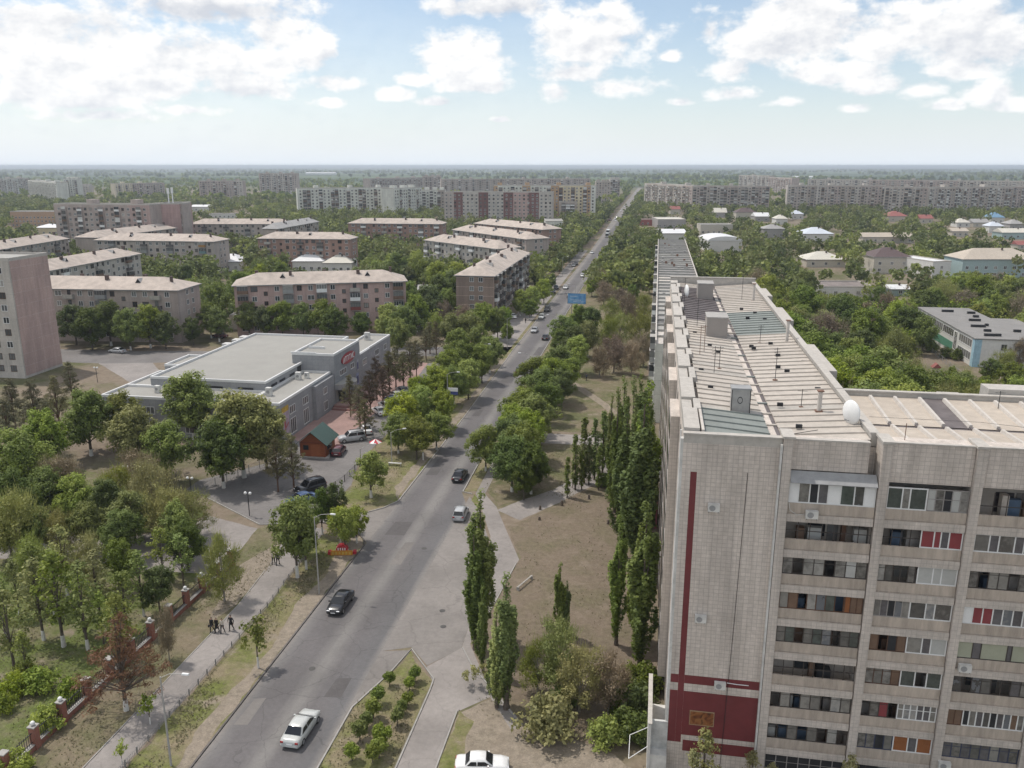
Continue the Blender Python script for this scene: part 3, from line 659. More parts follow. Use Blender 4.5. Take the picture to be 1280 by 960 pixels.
def glazing(par, x0, x1, z0, z1, frame, panes, y=56.93, th=.05, bar=None, widths=None):
    """a framed run of panes; panes is one letter each, . for an open light"""
    f = MB(); n = len(panes); ws = widths or [1] * n; tot = sum(ws); t = .065 if frame != 'w' else .085
    f.box(x0, x1, y, y + .07, z0, z0 + t); f.box(x0, x1, y, y + .07, z1 - t, z1)
    xs = [x0]
    for w in ws: xs.append(xs[-1] + (x1 - x0) * w / tot)
    for k, x in enumerate(xs):
        a = x - (0 if k == 0 else t / 2 if k < n else t); f.box(a, a + t, y + .004, y + .066, z0 + t, z1 - t)
        if bar and k < n: f.box(xs[k] + t / 2, xs[k + 1] - t / 2, y + .012, y + .055, z0 + (z1 - z0) * bar - t * .3, z0 + (z1 - z0) * bar + t * .3)
    fo = f.build('glazing_frame', FRM[frame], par)
    for k, c in enumerate(panes):
        if c == '.': continue
        MB().box(xs[k] + t / 2, xs[k + 1] - t / 2, y + .025, y + .04, z0 + t, z1 - t).build('pane', PN[c], par)
    return fo
def railing(par, x0, x1, z0, z1, y=56.93, n=7, m=FR_DARK, top=None):
    f = MB()
    for k in range(n + 1):
        x = x0 + (x1 - x0 - .06) * k / n; f.box(x, x + .05, y, y + .05, z0, z1 if k % 2 == 0 or top is None else top)
    f.box(x0, x1, y + .003, y + .047, z0 + .62, z0 + .67)
    return f.build('rail', m, par)
def clutter(par, x0, x1, z0, k):
    r = random.Random(k); ms = [M_BROWNPANEL, FR_BROWN, M_CURT_PALE, M_DARK, M_BLUEBOX, M_BACK, FR_GREY]
    x = x0 + .1
    while x < x1 - .4:
        w = .35 + r.random() * .7
        if r.random() < .66:
            hgt = .5 + r.random() * .8; mb = MB().box(x, min(x + w, x1 - .05), 57.5 + r.random() * .3, 58.2, z0 - .9, z0 + hgt * (1 if r.random() < .5 else .6))
            mb.build('stored_cupboard', ms[r.randrange(len(ms))], par)
        x += w + r.random() * .5
    # window and door on the back wall of the loggia
    xm = (x0 + x1) / 2
    MB().box(xm - 1.1, xm + .1, 58.40, 58.44, z0 - .3, z0 + 1.15).build('inner_window', M_GLASS, par); MB().box(xm + .25, xm + 1.0, 58.40, 58.44, z0 - 1.1, z0 + 1.15).build('balcony_door', M_GLASS, par)
BAYS = [(9.93, 15.72), (16.42, 21.68), (22.38, 27.58), (28.28, 33.58)]
SPEC = {  # (bay, storey from the top): list of (from, to, frame, panes, extras)
 (0, 0): [(0, 1, 'w', 'wgkvwtgw', dict(widths=[.8, .9, .7, .8, 1, 1.1, .8, .9]))], (0, 1): [(0, 1, 'R', 7, {})], (0, 2): [(0, 1, 'd', 'g.gg.gpg', dict(bar=.72))],
 (0, 3): [(0, .78, 'b', 'gb.ggt.', {}), (.78, 1, 'b', 'obb', {})], (0, 4): [(0, 1, 'd', 'gt.gtg.gt', dict(bar=.6))], (0, 5): [(0, 1, 'R', 8, {})], (0, 6): [(0, 1, 'd', '.g.gg.gg', dict(bar=.8))],
 (0, 7): [(0, 1, 'd', '..g.g.g.', dict(bar=.7))], (0, 8): [(0, 1, 'g', 'kkkkkkk', dict(bar=.5))],
 (1, 0): [(0, .5, 'w', 'tgt', dict(widths=[1, .5, 1.1])), (.5, 1, 'g', 'pgkpg', dict(bar=.55))], (1, 1): [(0, .48, 'R', 4, {}), (.48, 1, 'w', 'rrvr', dict(widths=[1, .5, .6, 1]))],
 (1, 2): [(0, .48, 'd', 'gg..g', dict(bar=.75)), (.5, 1, 'w', 'ppp', dict(widths=[1, .55, 1]))], (1, 3): [(0, .46, 'g', 'gvkgg', {}), (.46, 1, 'w', 'ggg', dict(widths=[1, .55, 1.05]))],
 (1, 4): [(0, .48, 'b', 'b.kb', {}), (.48, 1, 'w', 'gvp', dict(widths=[1, .55, 1]))], (1, 5): [(0, .46, 'b', 'gggb', dict(bar=.8)), (.46, 1, 'w', 't.t', dict(widths=[1, .8, 1]))],
 (1, 6): [(0, .48, 'd', '.gr.', dict(bar=.8)), (.48, 1, 'w', 'gggvvg', dict(bar=.62))], (1, 7): [(0, .48, 'n', 'ggkg', {}), (.48, 1, 'w', 'ovo', dict(widths=[1, .6, 1]))], (1, 8): [(0, .5, 'd', 'kkg', {}), (.5, 1, 'w', 'ggg', {})],
 (2, 0): [(0, 1, 'R', 6, {})], (2, 1): [(0, 1, 'w', 'gvgvgp', dict(widths=[1, .6, 1, .6, 1, 1]))], (2, 2): [(0, 1, 'd', 'g.gg.g.g', dict(bar=.8))], (2, 3): [(0, 1, 'w', 'wrrvgvgp', {})],
 (2, 4): [(0, 1, 'd', 'yvyvy', dict(widths=[1, .55, 1.7, .3, 1.6]))], (2, 5): [(0, 1, 'd', 'g.gg..vg', dict(bar=.75))], (2, 6): [(0, .2, 'b', 'bb', {}), (.2, 1, 'w', 'kgvgkvgbg', {})],
 (2, 7): [(0, 1, 'n', 'vgvgvgvg', dict(bar=.7))], (2, 8): [(0, 1, 'd', 'gkgkg', {})]}
for b, (x0, x1) in enumerate(BAYS):
    for s, z in enumerate(Zs):
        lg = tp('loggia', MB().box(x0, x1, 56.9, 57.02, z - .78, z).box(x0, x1, 56.84, 58.46, z - 1.42, z - .80), M_BALC)
        lg_tile = MB().box(x0 + .003, x1 - .003, 56.80, 56.838, z - 1.40, z - .84).build('tile_band', M_PIER, lg)
        ht = 1.36 if s else 1.62
        for a, c, fr, pn, kw in SPEC.get((b, s), [(0, 1, 'd', 'gggggg', {})]):
            xa, xb = x0 + (x1 - x0) * a, x0 + (x1 - x0) * c
            if fr == 'R': railing(lg, xa, xb, z, z + ht, n=pn)
            else: glazing(lg, xa, xb, z + .002, z + ht, fr, pn, **kw)
        clutter(lg, x0, x1, z, b * 20 + s)
lo = [c for c in tower.children if c.name.startswith('loggia')][0]
mb = MB(); mb.loft([[(9.93, 57.3, 26.3), (9.93, 56.55, 25.66), (9.93, 56.55, 25.62), (9.93, 57.3, 26.26)], [(15.7, 57.3, 26.3), (15.7, 56.55, 25.66), (15.7, 56.55, 25.62), (15.7, 57.3, 26.26)]])
tp('awning', mb, M_GREY)
# the open casement in the second bay and its handle-side light
z = Zs[5]; mb = MB(); fx = 19.85
mb.obox((fx - .2, 56.72, z + .62), (.82, -.57, 0), (.57, .82, 0), (0, 0, 1), .34, .03, .56)
# air conditioners on walls
acb = MB().box(-.42, .42, -.32, 0, 0, .58)
def aircon(x, y, z, lab, rz=0):
    t = thing('air_conditioner', lab, 'air conditioner', (x, y, z), rz, 'air conditioners on the near block')
    MB().box(-.42, .42, -.32, -.02, 0, .58).build('casing', M_WHITEWORN, t)
    MB().tube([(-.1, -.335, .29), (-.1, -.322, .29)], .22, 14).build('fan_grille', M_GREY, t)
    MB().box(-.35, -.3, -.3, .0, -.06, -.003).box(.3, .35, -.3, .0, -.06, -.003).build('bracket', M_BLACK, t)
aircon(4.86, 56.98, 23.0, 'white air conditioner highest on the blank tiled end wall')
aircon(4.45, 56.98, 14.05, 'white air conditioner halfway down the blank tiled end wall beside the red stripe')
aircon(6.2, 56.98, 8.55, 'white air conditioner on the dark red band of the end wall')
aircon(11.55, 56.78, 23.05, 'white air conditioner with looping cable under the white glazed top loggia')
aircon(22.95, 56.78, 12.1, 'white air conditioner under the loggia with pale green panels')
aircon(22.6, 56.78, 3.9, 'white air conditioner under the navy framed loggia')
tag(MB().tube([(10.0, 56.86, 24.0), (10.1, 56.8, 23.5), (10.6, 56.8, 23.15), (11.1, 56.8, 23.25)], .022, 5).build('cable', M_WHITEWORN), 'white cable looping to the air conditioner below the top loggia', 'cable')
tag(MB().tube([(6.7, 56.93, 9.05), (7.4, 56.93, 9.0), (8.3, 56.93, 9.0)], .03, 5).build('pipe', M_WHITE), 'thin white pipe running along the dark red band from the air conditioner', 'pipe')
ls = MB()                                                 # left face: white edge strips, loggia stacks
ls.box(2.30, 2.499, 57.02, 57.5, 0, 28.3)
tp('corner_strip', ls, M_WHITEWORN)
tp('downpipe', MB().tube([(2.38, 59.4, .3), (2.38, 59.4, 28.2)], .07, 6), M_WHITE)
for yy in (66, 78, 90, 102, 114, 126):
    st = tp('loggia_stack', MB().box(1.75, 2.495, yy, yy + 5.4, 3.0, 27.2), M_PIER)
    for k in range(9):
        MB().box(1.71, 1.745, yy + .25, yy + 5.15, 3.9 + 2.66 * k, 5.2 + 2.66 * k).build('glazing', M_GLASS, st)
for yy in (62, 73, 85, 97, 109, 121, 133):
    for k in range(9):
        w = tp('window', MB().box(2.45, 2.497, yy, yy + 1.4, 3.9 + 2.76 * k, 5.3 + 2.76 * k), M_GLASS)
# ---- roof of the near block: trough panels falling to a central gutter
def roofstrip(x0, x1, y0, y1, z0, z1, m):
    """one precast roof trough between two upstand ribs (slopes from z0 at x0 to z1 at x1)"""
    RF.face([(x0, y0, z0), (x1, y0, z1), (x1, y1, z1), (x0, y1, z0)], m)
    RF.loft([[(x0, y1 - .13, z0 - .02), (x0, y1 + .0, z0 - .02), (x0, y1, z0 + .11), (x0, y1 - .1, z0 + .11)], [(x1, y1 - .13, z1 - .02), (x1, y1, z1 - .02), (x1, y1, z1 + .11), (x1, y1 - .1, z1 + .11)]], m if m in (1, 2) else 0)
RF = MB(); r2 = random.Random(3)
yy = 58.2; dy = 1.52
while yy < 136.5:
    yc = yy + dy / 2
    ml = 1 if yc < 63.6 else 2 if (104 < yc < 132) else 0
    mr_ = 1 if 96 < yc < 111 else (4 if r2.random() < .12 else 0)
    roofstrip(3.95, 8.75, yy, yy + dy, 28.5, 28.08, ml if ml else (4 if r2.random() < .1 else 0))
    roofstrip(9.55, 15.3, yy, yy + dy, 28.08, 28.55, mr_)
    yy += dy
RF.face([(8.75, 58.2, 27.99), (9.55, 58.2, 27.99), (9.55, 137, 27.99), (8.75, 137, 27.99)], 2)
for k in range(26):                                       # stiffeners and patches in the gutter
    y = 59 + k * 3; RF.box(8.76, 9.54, y, y + .25, 27.995, 28.12, 0 if k % 3 else 1)
roof = tp('roof', RF, [M_ROOFC, M_ROOFGREEN, M_ROOFDARK, M_ROOFC2, mat('patched roof concrete', (.43, .40, .36), var=.15)])
def rp_(name, mb, m): return mb.build(name, m, roof)
par = MB(); par.box(2.5, 9.24, 57.0, 57.34, 28.002, 28.62); par.box(2.45, 9.2, 56.95, 57.5, 28.62, 28.74); par.box(9.95, 15.1, 57.30, 57.75, 28.505, 28.62)
par.box(2.5, 15.9, 137.55, 138, 28.002, 29.4); par.box(2.45, 15.95, 137.45, 138.05, 29.4, 29.52)
par.box(15.4, 15.85, 58.6, 137.4, 27.95, 28.85); par.box(15.32, 15.93, 70.6, 137.4, 28.85, 28.97); par.box(15.32, 15.93, 58.6, 70.5, 28.85, 28.96)
for y0, y1 in ((78, 90), (104, 114), (124, 132)): par.box(15.95, 16.9, y0, y1, 27.0, 28.7)
rp_('parapet', par, M_CAP)
lp = MB(); yy = 57.6; k = 0                              # stepped left parapet: tall and low lengths
while yy < 136:
    ln = (5.2, 3.0, 6.6, 4.2)[k % 4]
    if k % 2 == 0: lp.box(2.52, 3.62, yy, yy + ln, 28.0, 28.95)
    else: lp.box(2.52, 3.3, yy, yy + ln, 28.0, 28.72); lp.box(3.42, 3.94, yy + .1, yy + ln - .1, 28.0, 28.9)
    yy += ln + .05; k += 1
rp_('parapet', lp, M_CAP)
sw = MB().box(3.75, 3.95, 57.6, 63.6, 28.0, 28.85); rp_('parapet', sw, M_ROOFC2)
# wing roof: ribs across, gutter along the middle
RF2 = MB(); M5 = [M_ROOFC, M_ROOFDARK, M_ROOFC2, mat('tan roof concrete', (.47, .41, .345), var=.12, scale=1.2)]
xx = 16.0; k = 0
while xx < 33.8:
    x1 = xx + 1.9; dk = 1 if k == 3 else 3
    RF2.face([(xx, 57.2, 28.45), (x1, 57.2, 28.45), (x1, 63.0, 28.12), (xx, 63.0, 28.12)], 3); RF2.face([(xx, 63.5, 28.12), (x1, 63.5, 28.12), (x1, 70.3, 28.5), (xx, 70.3, 28.5)], dk)
    for a, c, z0, z1 in ((57.3, 62.9, 28.45, 28.13), (63.6, 69.8, 28.13, 28.5)):
        RF2.loft([[(x1 - .16, a, z0 - .02), (x1 + .16, a, z0 - .02), (x1 + .1, a, z0 + .24), (x1 - .1, a, z0 + .24)], [(x1 - .16, c, z1 - .02), (x1 + .16, c, z1 - .02), (x1 + .1, c, z1 + .24), (x1 - .1, c, z1 + .24)]], 2)
    RF2.box(x1 - .13, x1 + .13, 63.05, 63.45, 28.05, 28.25, 1)
    xx = x1; k += 1
RF2.face([(16, 63.0, 28.06), (34, 63.0, 28.06), (34, 63.5, 28.06), (16, 63.5, 28.06)], 1)
wr = tp('roof', RF2, M5)
pw = MB(); pw.box(15.95, 34.2, 70.3, 70.65, 27.9, 28.85); pw.box(15.95, 34.25, 70.22, 70.72, 28.85, 28.97); pw.box(23.5, 25.2, 70.75, 71.6, 27, 28.8); pw.box(16.42, 34.2, 56.93, 57.2, 28.752, 28.85); pw.box(34.0, 34.2, 57.3, 70.2, 27.9, 28.8)
pw.box(27.2, 33, 70.8, 72.6, 26, 29.4)
pw.build('parapet', M_CAP, wr)
# shafts, pipes and small vents
def shaft(x, y, w, d, h, m=M_CONC, o=False):
    s = rp_('vent_shaft', MB().box(x - w / 2, x + w / 2, y, y + d, 28.1, 28.1 + h), m)
    MB().box(x - w / 2 - .06, x + w / 2 + .06, y - .06, y + d + .06, 28.1 + h, 28.22 + h).build('lid', M_CONC if not o else M_GREY, s)
    if o:
        ring = MB(); n = 18
        for a in range(n):
            t0, t1 = 2 * math.pi * a / n, 2 * math.pi * (a + 1) / n
            q = [(x - .06 + .19 * s_ * math.sin(t) , y - .008, 29.2 + .27 * s_ * math.cos(t)) for t, s_ in ((t0, .82), (t0, 1.08), (t1, 1.08), (t1, .82))]
            ring.face(q)
        ring.build('painted_letter', M_BLACK, s)
        MB().box(x - w / 2 - .03, x - w / 2 + .03, y - .03, y - .003, 28.1, 28.1 + h).box(x + w / 2 - .03, x + w / 2 + .03, y - .03, y - .003, 28.1, 28.1 + h).build('corner_angle', M_BLACK, s)
shaft(7.05, 64.6, 1.42, 1.1, 1.95, M_CONC, True); shaft(7.15, 94.5, 2.3, 3.4, 2.3, mat('warm grey render', (.33, .30, .275), var=.06, scale=.6)); shaft(7.3, 122.5, 2.2, 3.4, 2.3, mat('warm grey render', (.33, .30, .275)))
for x, y, h in ((13.1, 65.4, 1.8), (14.4, 92, 2.6), (13.9, 121, 2.6)):
    vp = rp_('vent_pipe', MB().tube([(x, y, 28.2), (x, y, 28.2 + h)], .17, 10), M_ROOFC2)
    MB().box(x - .28, x + .28, y - .28, y + .28, 28.3, 28.45).box(x - .24, x + .24, y - .24, y + .24, 28.2 + h, 28.28 + h).build('collar', M_RUST, vp)
for k in range(22):
    x = (10.2 + r2.random() * 4.6) if k % 3 else (4.6 + r2.random() * 3.6); y = 60 + r2.random() ** 1.3 * 55
    rp_('roof_vent', MB().box(x - .22, x + .22, y - .12, y + .12, 28.3, 28.58), M_DARK)
# dishes and aerials standing on the roof
def dish(x, y, z, r, yaw, lab):
    t = thing('satellite_dish', lab, 'satellite dish', (x, y, z), yaw)
    mb = MB(); rings = []
    for k in range(7):
        q = r * (.02 + .98 * k / 6); rings.append([(q * math.cos(a * math.pi / 12), .28 * q * q / r - .28 * r, q * math.sin(a * math.pi / 12) * 1.08 + r + .12) for a in range(24)])
    for k in range(6, -1, -1):
        q = r * (.02 + .98 * k / 6); rings.append([(q * math.cos(a * math.pi / 12), .28 * q * q / r - .28 * r + .035, q * math.sin(a * math.pi / 12) * 1.08 + r + .12) for a in range(24)])
    mb.loft(rings).build('reflector', M_WHITE, t, smooth=True)
    MB().tube([(0, .15, 0), (0, .12, r)], .05, 6).tube([(0, .1, .3), (0, -.55 * r, .5 * r)], .025, 5).build('mast', M_GREY, t)
    MB().box(-.06, .06, -.62 * r, -.5 * r, .5 * r, .62 * r).build('feed_horn', M_GREY, t)
dish(14.7, 62.0, 28.4, .86, R(-58), 'big white satellite dish on the near corner of the tower roof')
dish(4.6, 122.5, 28.4, .85, R(-70), 'small white satellite dish at the far end of the tower roof')
def aerial(x, y, h, lab, bars=3, m=M_BLACK, z=28.25):
    t = thing('tv_aerial', lab, 'aerial', (x, y, z), r2.random(), 'aerials on the near roof')
    MB().tube([(0, 0, 0), (0, 0, h)], .028, 5).build('mast', m, t); MB().box(-.16, .16, -.16, .16, -.05, .06).build('foot', M_RUST, t)
    for k in range(bars): MB().tube([(-.38 + .05 * k, 0, h - .15 - .3 * k), (.38 - .05 * k, 0, h - .15 - .3 * k)], .018, 4).build('crossbar', m, t)
for a in ((11.1, 75.5, 3.0, 'tall dark aerial mast with crossbars right of the gutter', 4), (12.0, 66.8, 1.5, 'short aerial beside the white vent pipe', 1), (5.8, 77, 2.6, 'thin aerial among the masts on the left roof slope', 3), (6.4, 79, 2.2, 'bent aerial among the masts on the left roof slope', 2), (4.8, 84, 3.2, 'rusty brown aerial mast near the left parapet', 2), (5.3, 85.5, 3.0, 'second rusty aerial close to the brown mast', 1), (11.6, 92, 2.0, 'short dark aerial by the middle roof vents', 2), (12.4, 122, 4.2, 'tallest dark aerial at the far right of the tower roof', 3), (5.2, 100, 3.4, 'leaning aerial wire before the middle shaft', 1), (4.2, 118, 3.6, 'aerial beside the small far dish', 2)):
    aerial(a[0], a[1], a[2], a[3], a[4], M_RUST if 'rusty' in a[3] else M_BLACK)
aerial(17.4, 57.9, 1.7, 'rusty stub aerial at the corner of the wing roof', 0, M_RUST); aerial(27.2, 68.5, 1.6, 'small dark aerial at the back of the wing roof', 1)
tag(MB().tube([(9.5, 57.5, 28.8), (11.6, 57.6, 29.25)], .025, 5).tube([(16.1, 62.4, 29), (24, 63, 28.8), (33, 60, 28.9)], .012, 4).build('cable', M_BLACK), 'dark cable strung along the front edge of the tower roof', 'cable')
# ground floor extension with white outer wall, red awning frame further along
ext = thing('entrance_annex', 'low white walled entrance annex at the foot of the tower left corner', 'annex', (1.0, 56, 0))
MB().box(0, .22, 0, 6.5, 0, 5.4).build('wall', M_WHITEWORN, ext); MB().box(.22, 1.49, 0.1, 6.5, 0, 2.6).build('wall', M_WHITEWORN, ext)
MB().box(.22, 1.49, .9, 1.1, 2.6, 5.1).build('wall', mat('stained white render', (.55, .55, .53), var=.25, scale=1.5), ext)
MB().box(-.06, .28, -.05, 6.55, 5.4, 5.48).build('coping', M_CAP, ext); MB().tube([(-1.4, -.4, 2.4), (.0, .1, 3.3)], .03, 5).tube([(-1.4, 2.4, 2.4), (.0, 2.4, 3.3)], .03, 5).build('canopy_rail', M_WHITE, ext)
MB().tube([(-1.4, -.4, 2.4), (-1.4, 2.4, 2.4)], .03, 5).build('canopy_rail', M_WHITE, ext)
kio = thing('shop_porch', 'dark red shop porch with white top against the side of the tower', 'porch', (.1, 104, 0))
MB().box(0, 1.55, 0, 9, 0, 2.9).build('wall', mat('wine red cladding', (.24, .07, .08), .6, .2), kio); MB().box(-.3, 1.55, -.3, 9.3, 2.9, 3.05).build('roof', mat('wine red cladding', (.24, .07, .08)), kio)
MB().box(-.15, 1.5, 7, 12, 3.06, 3.9).build('sign_board', M_WHITEWORN, kio); MB().box(-.04, -.003, 1, 3.6, .5, 2.3).build('shop_window', M_GLASS, kio)
# ------------------------------------------------------------------ generic town buildings
FOOT = []
def foot(x, y, rz, L, D): FOOT.append((x, y, math.cos(rz), math.sin(rz), L, D))
def inside(px, py, m=2.0):
    for x, y, c, s, L, D in FOOT:
        a = (px - x) * c + (py - y) * s; b = -(px - x) * s + (py - y) * c
        if -m < a < L + m and -m < b < D + m: return True
    return False
for f in ((2.5, 57, 0, 13.4, 81), (15.9, 57, 0, 40, 14)): foot(*f)
WINM = {}
def winmesh(w, h, frame, cols=2):
    k = (w, h, frame.name, cols)
    if k not in WINM:
        mb = MB(); t = .09
        mb.box(-w / 2 + t, w / 2 - t, -.015, 0, -h / 2 + t, h / 2 - t, 1)
        mb.box(-w / 2, w / 2, -.05, 0, h / 2 - t, h / 2); mb.box(-w / 2, w / 2, -.09, 0, -h / 2 - .02, -h / 2 + t)
        mb.box(-w / 2, -w / 2 + t, -.048, 0, -h / 2 + t, h / 2 - t); mb.box(w / 2 - t, w / 2, -.048, 0, -h / 2 + t, h / 2 - t)
        for c in range(1, cols):
            x = -w / 2 + w * c / cols; mb.box(x - t / 2, x + t / 2, -.045, 0, -h / 2 + t, h / 2 - t)
        WINM[k] = (mb.mesh('window', [frame, M_GLASS]), mb)
    return WINM[k]
BALM = {}
def balmesh(style, w=2.9, d=1.0, h=2.55):
    """a projecting balcony: slab, parapet sheet, and what its owner built over it"""
    k = (style, w, d)
    if k not in BALM:
        c = dict(white=M_WHITE, brown=M_BROWNPANEL, red=mat('rust red sheet', (.22, .06, .05), .7), grey=M_GREY, teal=mat('faded teal sheet', (.16, .26, .27), .7), ochre=mat('ochre sheet', (.36, .19, .06), .7), open=mat('pale balcony sheet', (.42, .39, .35), .8), dark=mat('dark balcony sheet', (.11, .10, .095), .8))[style]
        mb = MB(); mb.box(-w / 2, w / 2, -d, 0, -.14, 0, 2); mb.box(-w / 2, w / 2, -d - .02, -d + .03, .004, 1.02, 0); mb.box(-w / 2, -w / 2 + .04, -d + .031, 0, .004, 1.0, 0); mb.box(w / 2 - .04, w / 2, -d + .031, 0, .004, 1.0, 0)
        if style not in ('open', 'dark'):
            mb.box(-w / 2 + .03, w / 2 - .03, -d + .02, -d + .06, 1.03, h - .35, 1)
            for q in range(5):
                x = -w / 2 + (w - .07) * q / 4; mb.box(x, x + .07, -d - .02, -d + .018, 1.021, h - .3, 3)
            mb.box(-w / 2 - .05, w / 2 + .05, -d - .1, 0, h - .29, h - .23, 2); mb.box(-w / 2 + .01, -w / 2 + .05, -d + .061, 0, 1.021, h - .3, 1); mb.box(w / 2 - .05, w / 2 - .01, -d + .061, 0, 1.021, h - .3, 1)
        else: mb.box(-.5, .5, -.03, 0, .1, 2.2, 1)
        BALM[k] = mb.mesh('balcony', [c, M_GLASS, M_CONC, FR_GREY if style in ('brown', 'red', 'grey') else FR_WHITE])
    return BALM[k]
class Bld:
    def __init__(s, name, label, x, y, rz, L, D, H, wallm, cat='building', group=None, wall=True):
        s.L, s.D, s.H = L, D, H; s.o = thing(name, label, cat, (x, y, 0), rz, group); foot(x, y, rz, L, D)
        s.n = {}; s.rest = None
        if wall: s.wall = MB().box(0, L, 0, D, 0, H).build('wall', wallm, s.o)
    def put(s, name, me, side, a, z, out=0.0, rest=None):
        k = s.n.get(name, 0); s.n[name] = k + 1
        x, y, r = {'front': (a, -out, 0), 'right': (s.L + out, a, math.pi / 2), 'left': (-out, s.D - a, -math.pi / 2)}[side]
        if k < 100: return obj(name, me, s.o, (x, y, z), r)
        if rest is not None:
            if s.rest is None: s.rest = MB(); s.rmats = list(me.materials)
            c, q = math.cos(r), math.sin(r); n = len(s.rest.v)
            s.rest.v += [(x + vx * c - vy * q, y + vx * q + vy * c, z + vz) for vx, vy, vz in rest.v]
            s.rest.f += [tuple(n + i for i in f) for f in rest.f]; s.rest.m += rest.m
    def win(s, side, a, z, w=1.4, h=1.45, frame=FR_WHITE, cols=2):
        me, mb = winmesh(w, h, frame, cols); s.put('window', me, side, a, z, .002, mb)
    def done(s):
        if s.rest is not None:
            r = s.rest.build('window', s.rmats, s.o); r['kind'] = 'stuff'
    def hip(s, m, rise=2.6, over=.55, gable=0, name='roof'):
        L, D, H, e = s.L, s.D, s.H, over; rx = min(D / 2 + e, L * .42) if not gable else -e
        mb = MB(); A = [(-e, -e, H), (L + e, -e, H), (L + e, D + e, H), (-e, D + e, H)]; r0 = (rx - (0 if gable else e), D / 2, H + rise); r1 = (L - rx + (0 if gable else e), D / 2, H + rise)
        mb.face([A[0], A[1], r1, r0]); mb.face([A[1], A[2], r1]); mb.face([A[2], A[3], r0, r1]); mb.face([A[3], A[0], r0]); mb.face([(p[0], p[1], p[2] - .003) for p in A[::-1]])
        s.roof = mb.build(name, m, s.o)
        fb = MB()
        for x0, x1, y0, y1 in ((-e - .03, L + e + .03, -e - .04, -e), (-e - .03, L + e + .03, D + e, D + e + .04), (-e - .04, -e, -e, D + e), (L + e, L + e + .04, -e, D + e)): fb.box(x0, x1, y0, y1, H - .22, H + .02)
        fb.build('eaves_board', M_GREY, s.roof); s.rise = rise; s.over = over
        return s.roof
    def roofz(s, y): return s.H + s.rise * (1 - abs(y - s.D / 2) / (s.D / 2 + s.over))
    def chimney(s, a, y, w=.7, h=1.5, m=None):
        z = s.roofz(y); MB().box(a - w / 2, a + w / 2, y - w / 2, y + w / 2, z - .5, z + h * .7).box(a - w / 2 - .06, a + w / 2 + .06, y - w / 2 - .06, y + w / 2 + .06, z + h * .7, z + h * .78).build('chimney', m or M_CHIM, s.roof)
    def dormer(s, a, y=None, w=1.5):
        y = s.D * .26 if y is None else y; z = s.roofz(y); yb = y + 2.0
        mb = MB(); zt = z + .95
        mb.face([(a - w / 2, y - .2, z - .15), (a + w / 2, y - .2, z - .15), (a, y - .2, zt)], 1)
        mb.face([(a - w / 2 - .15, y - .35, z - .2), (a, y - .35, zt + .1), (a, yb + .3, zt + .1)], 0); mb.face([(a, y - .35, zt + .1), (a + w / 2 + .15, y - .35, z - .2), (a, yb + .3, zt + .1)], 0)
        mb.build('dormer', [M_SLATEGREY, M_DARK], s.roof)
    def flat(s, m, par=.6, name='roof'):
        L, D, H = s.L, s.D, s.H; s.roof = MB().face([(.0, .0, H + .004), (L, 0, H + .004), (L, D, H + .004), (0, D, H + .004)]).build(name, m, s.o)
        pb = MB(); t = .3
        for x0, x1, y0, y1 in ((-.05, L + .05, -.05, t), (-.05, L + .05, D - t, D + .05), (-.05, t, t, D - t), (L - t, L + .05, t, D - t)): pb.box(x0, x1, y0, y1, H - .02, H + par)
        pb.build('parapet', M_CAP, s.roof); return s.roof
def eave(p, q, z=14.5):
    a, b = G(*p, z), G(*q, z); return a[0], a[1], math.atan2(b[1] - a[1], b[0] - a[0]), math.hypot(b[0] - a[0], b[1] - a[1])
def pal(name, c, seam=.8, var=.9, bw=3.1, bh=2.75):
    c = tuple(min(.7, q * k) for q, k in zip(c, (1.36, 1.335, 1.29))); return brickmat(name, c, mulc(c, var), mulc(c, seam), bw, bh, .05, stain=.2)
P_PINK = pal('pink washed panels', (.395, .285, .265)); P_PINKGREY = pal('pinkish grey panels', (.345, .292, .272)); P_GREYBR = pal('grey brown panels', (.33, .29, .262)); P_MUD = pal('brown panels with white seams', (.215, .165, .14), 2.1, .92, 30, 2.75)
P_PALE = pal('pale grey panels', (.40, .375, .35)); P_WHITE = pal('whitish panels', (.56, .53, .49)); P_RED = pal('dark red panels', (.155, .075, .068)); P_BRR = pal('red brown brick wall', (.285, .185, .155), .85, .9, .6, .3)
P_CREAM = pal('cream wall', (.52, .47, .37)); P_LILAC = pal('lilac grey panels', (.365, .325, .305)); P_ORANGE = pal('orange tower wall', (.38, .26, .16)); P_YELLOW = pal('yellowish wall', (.52, .46, .33))
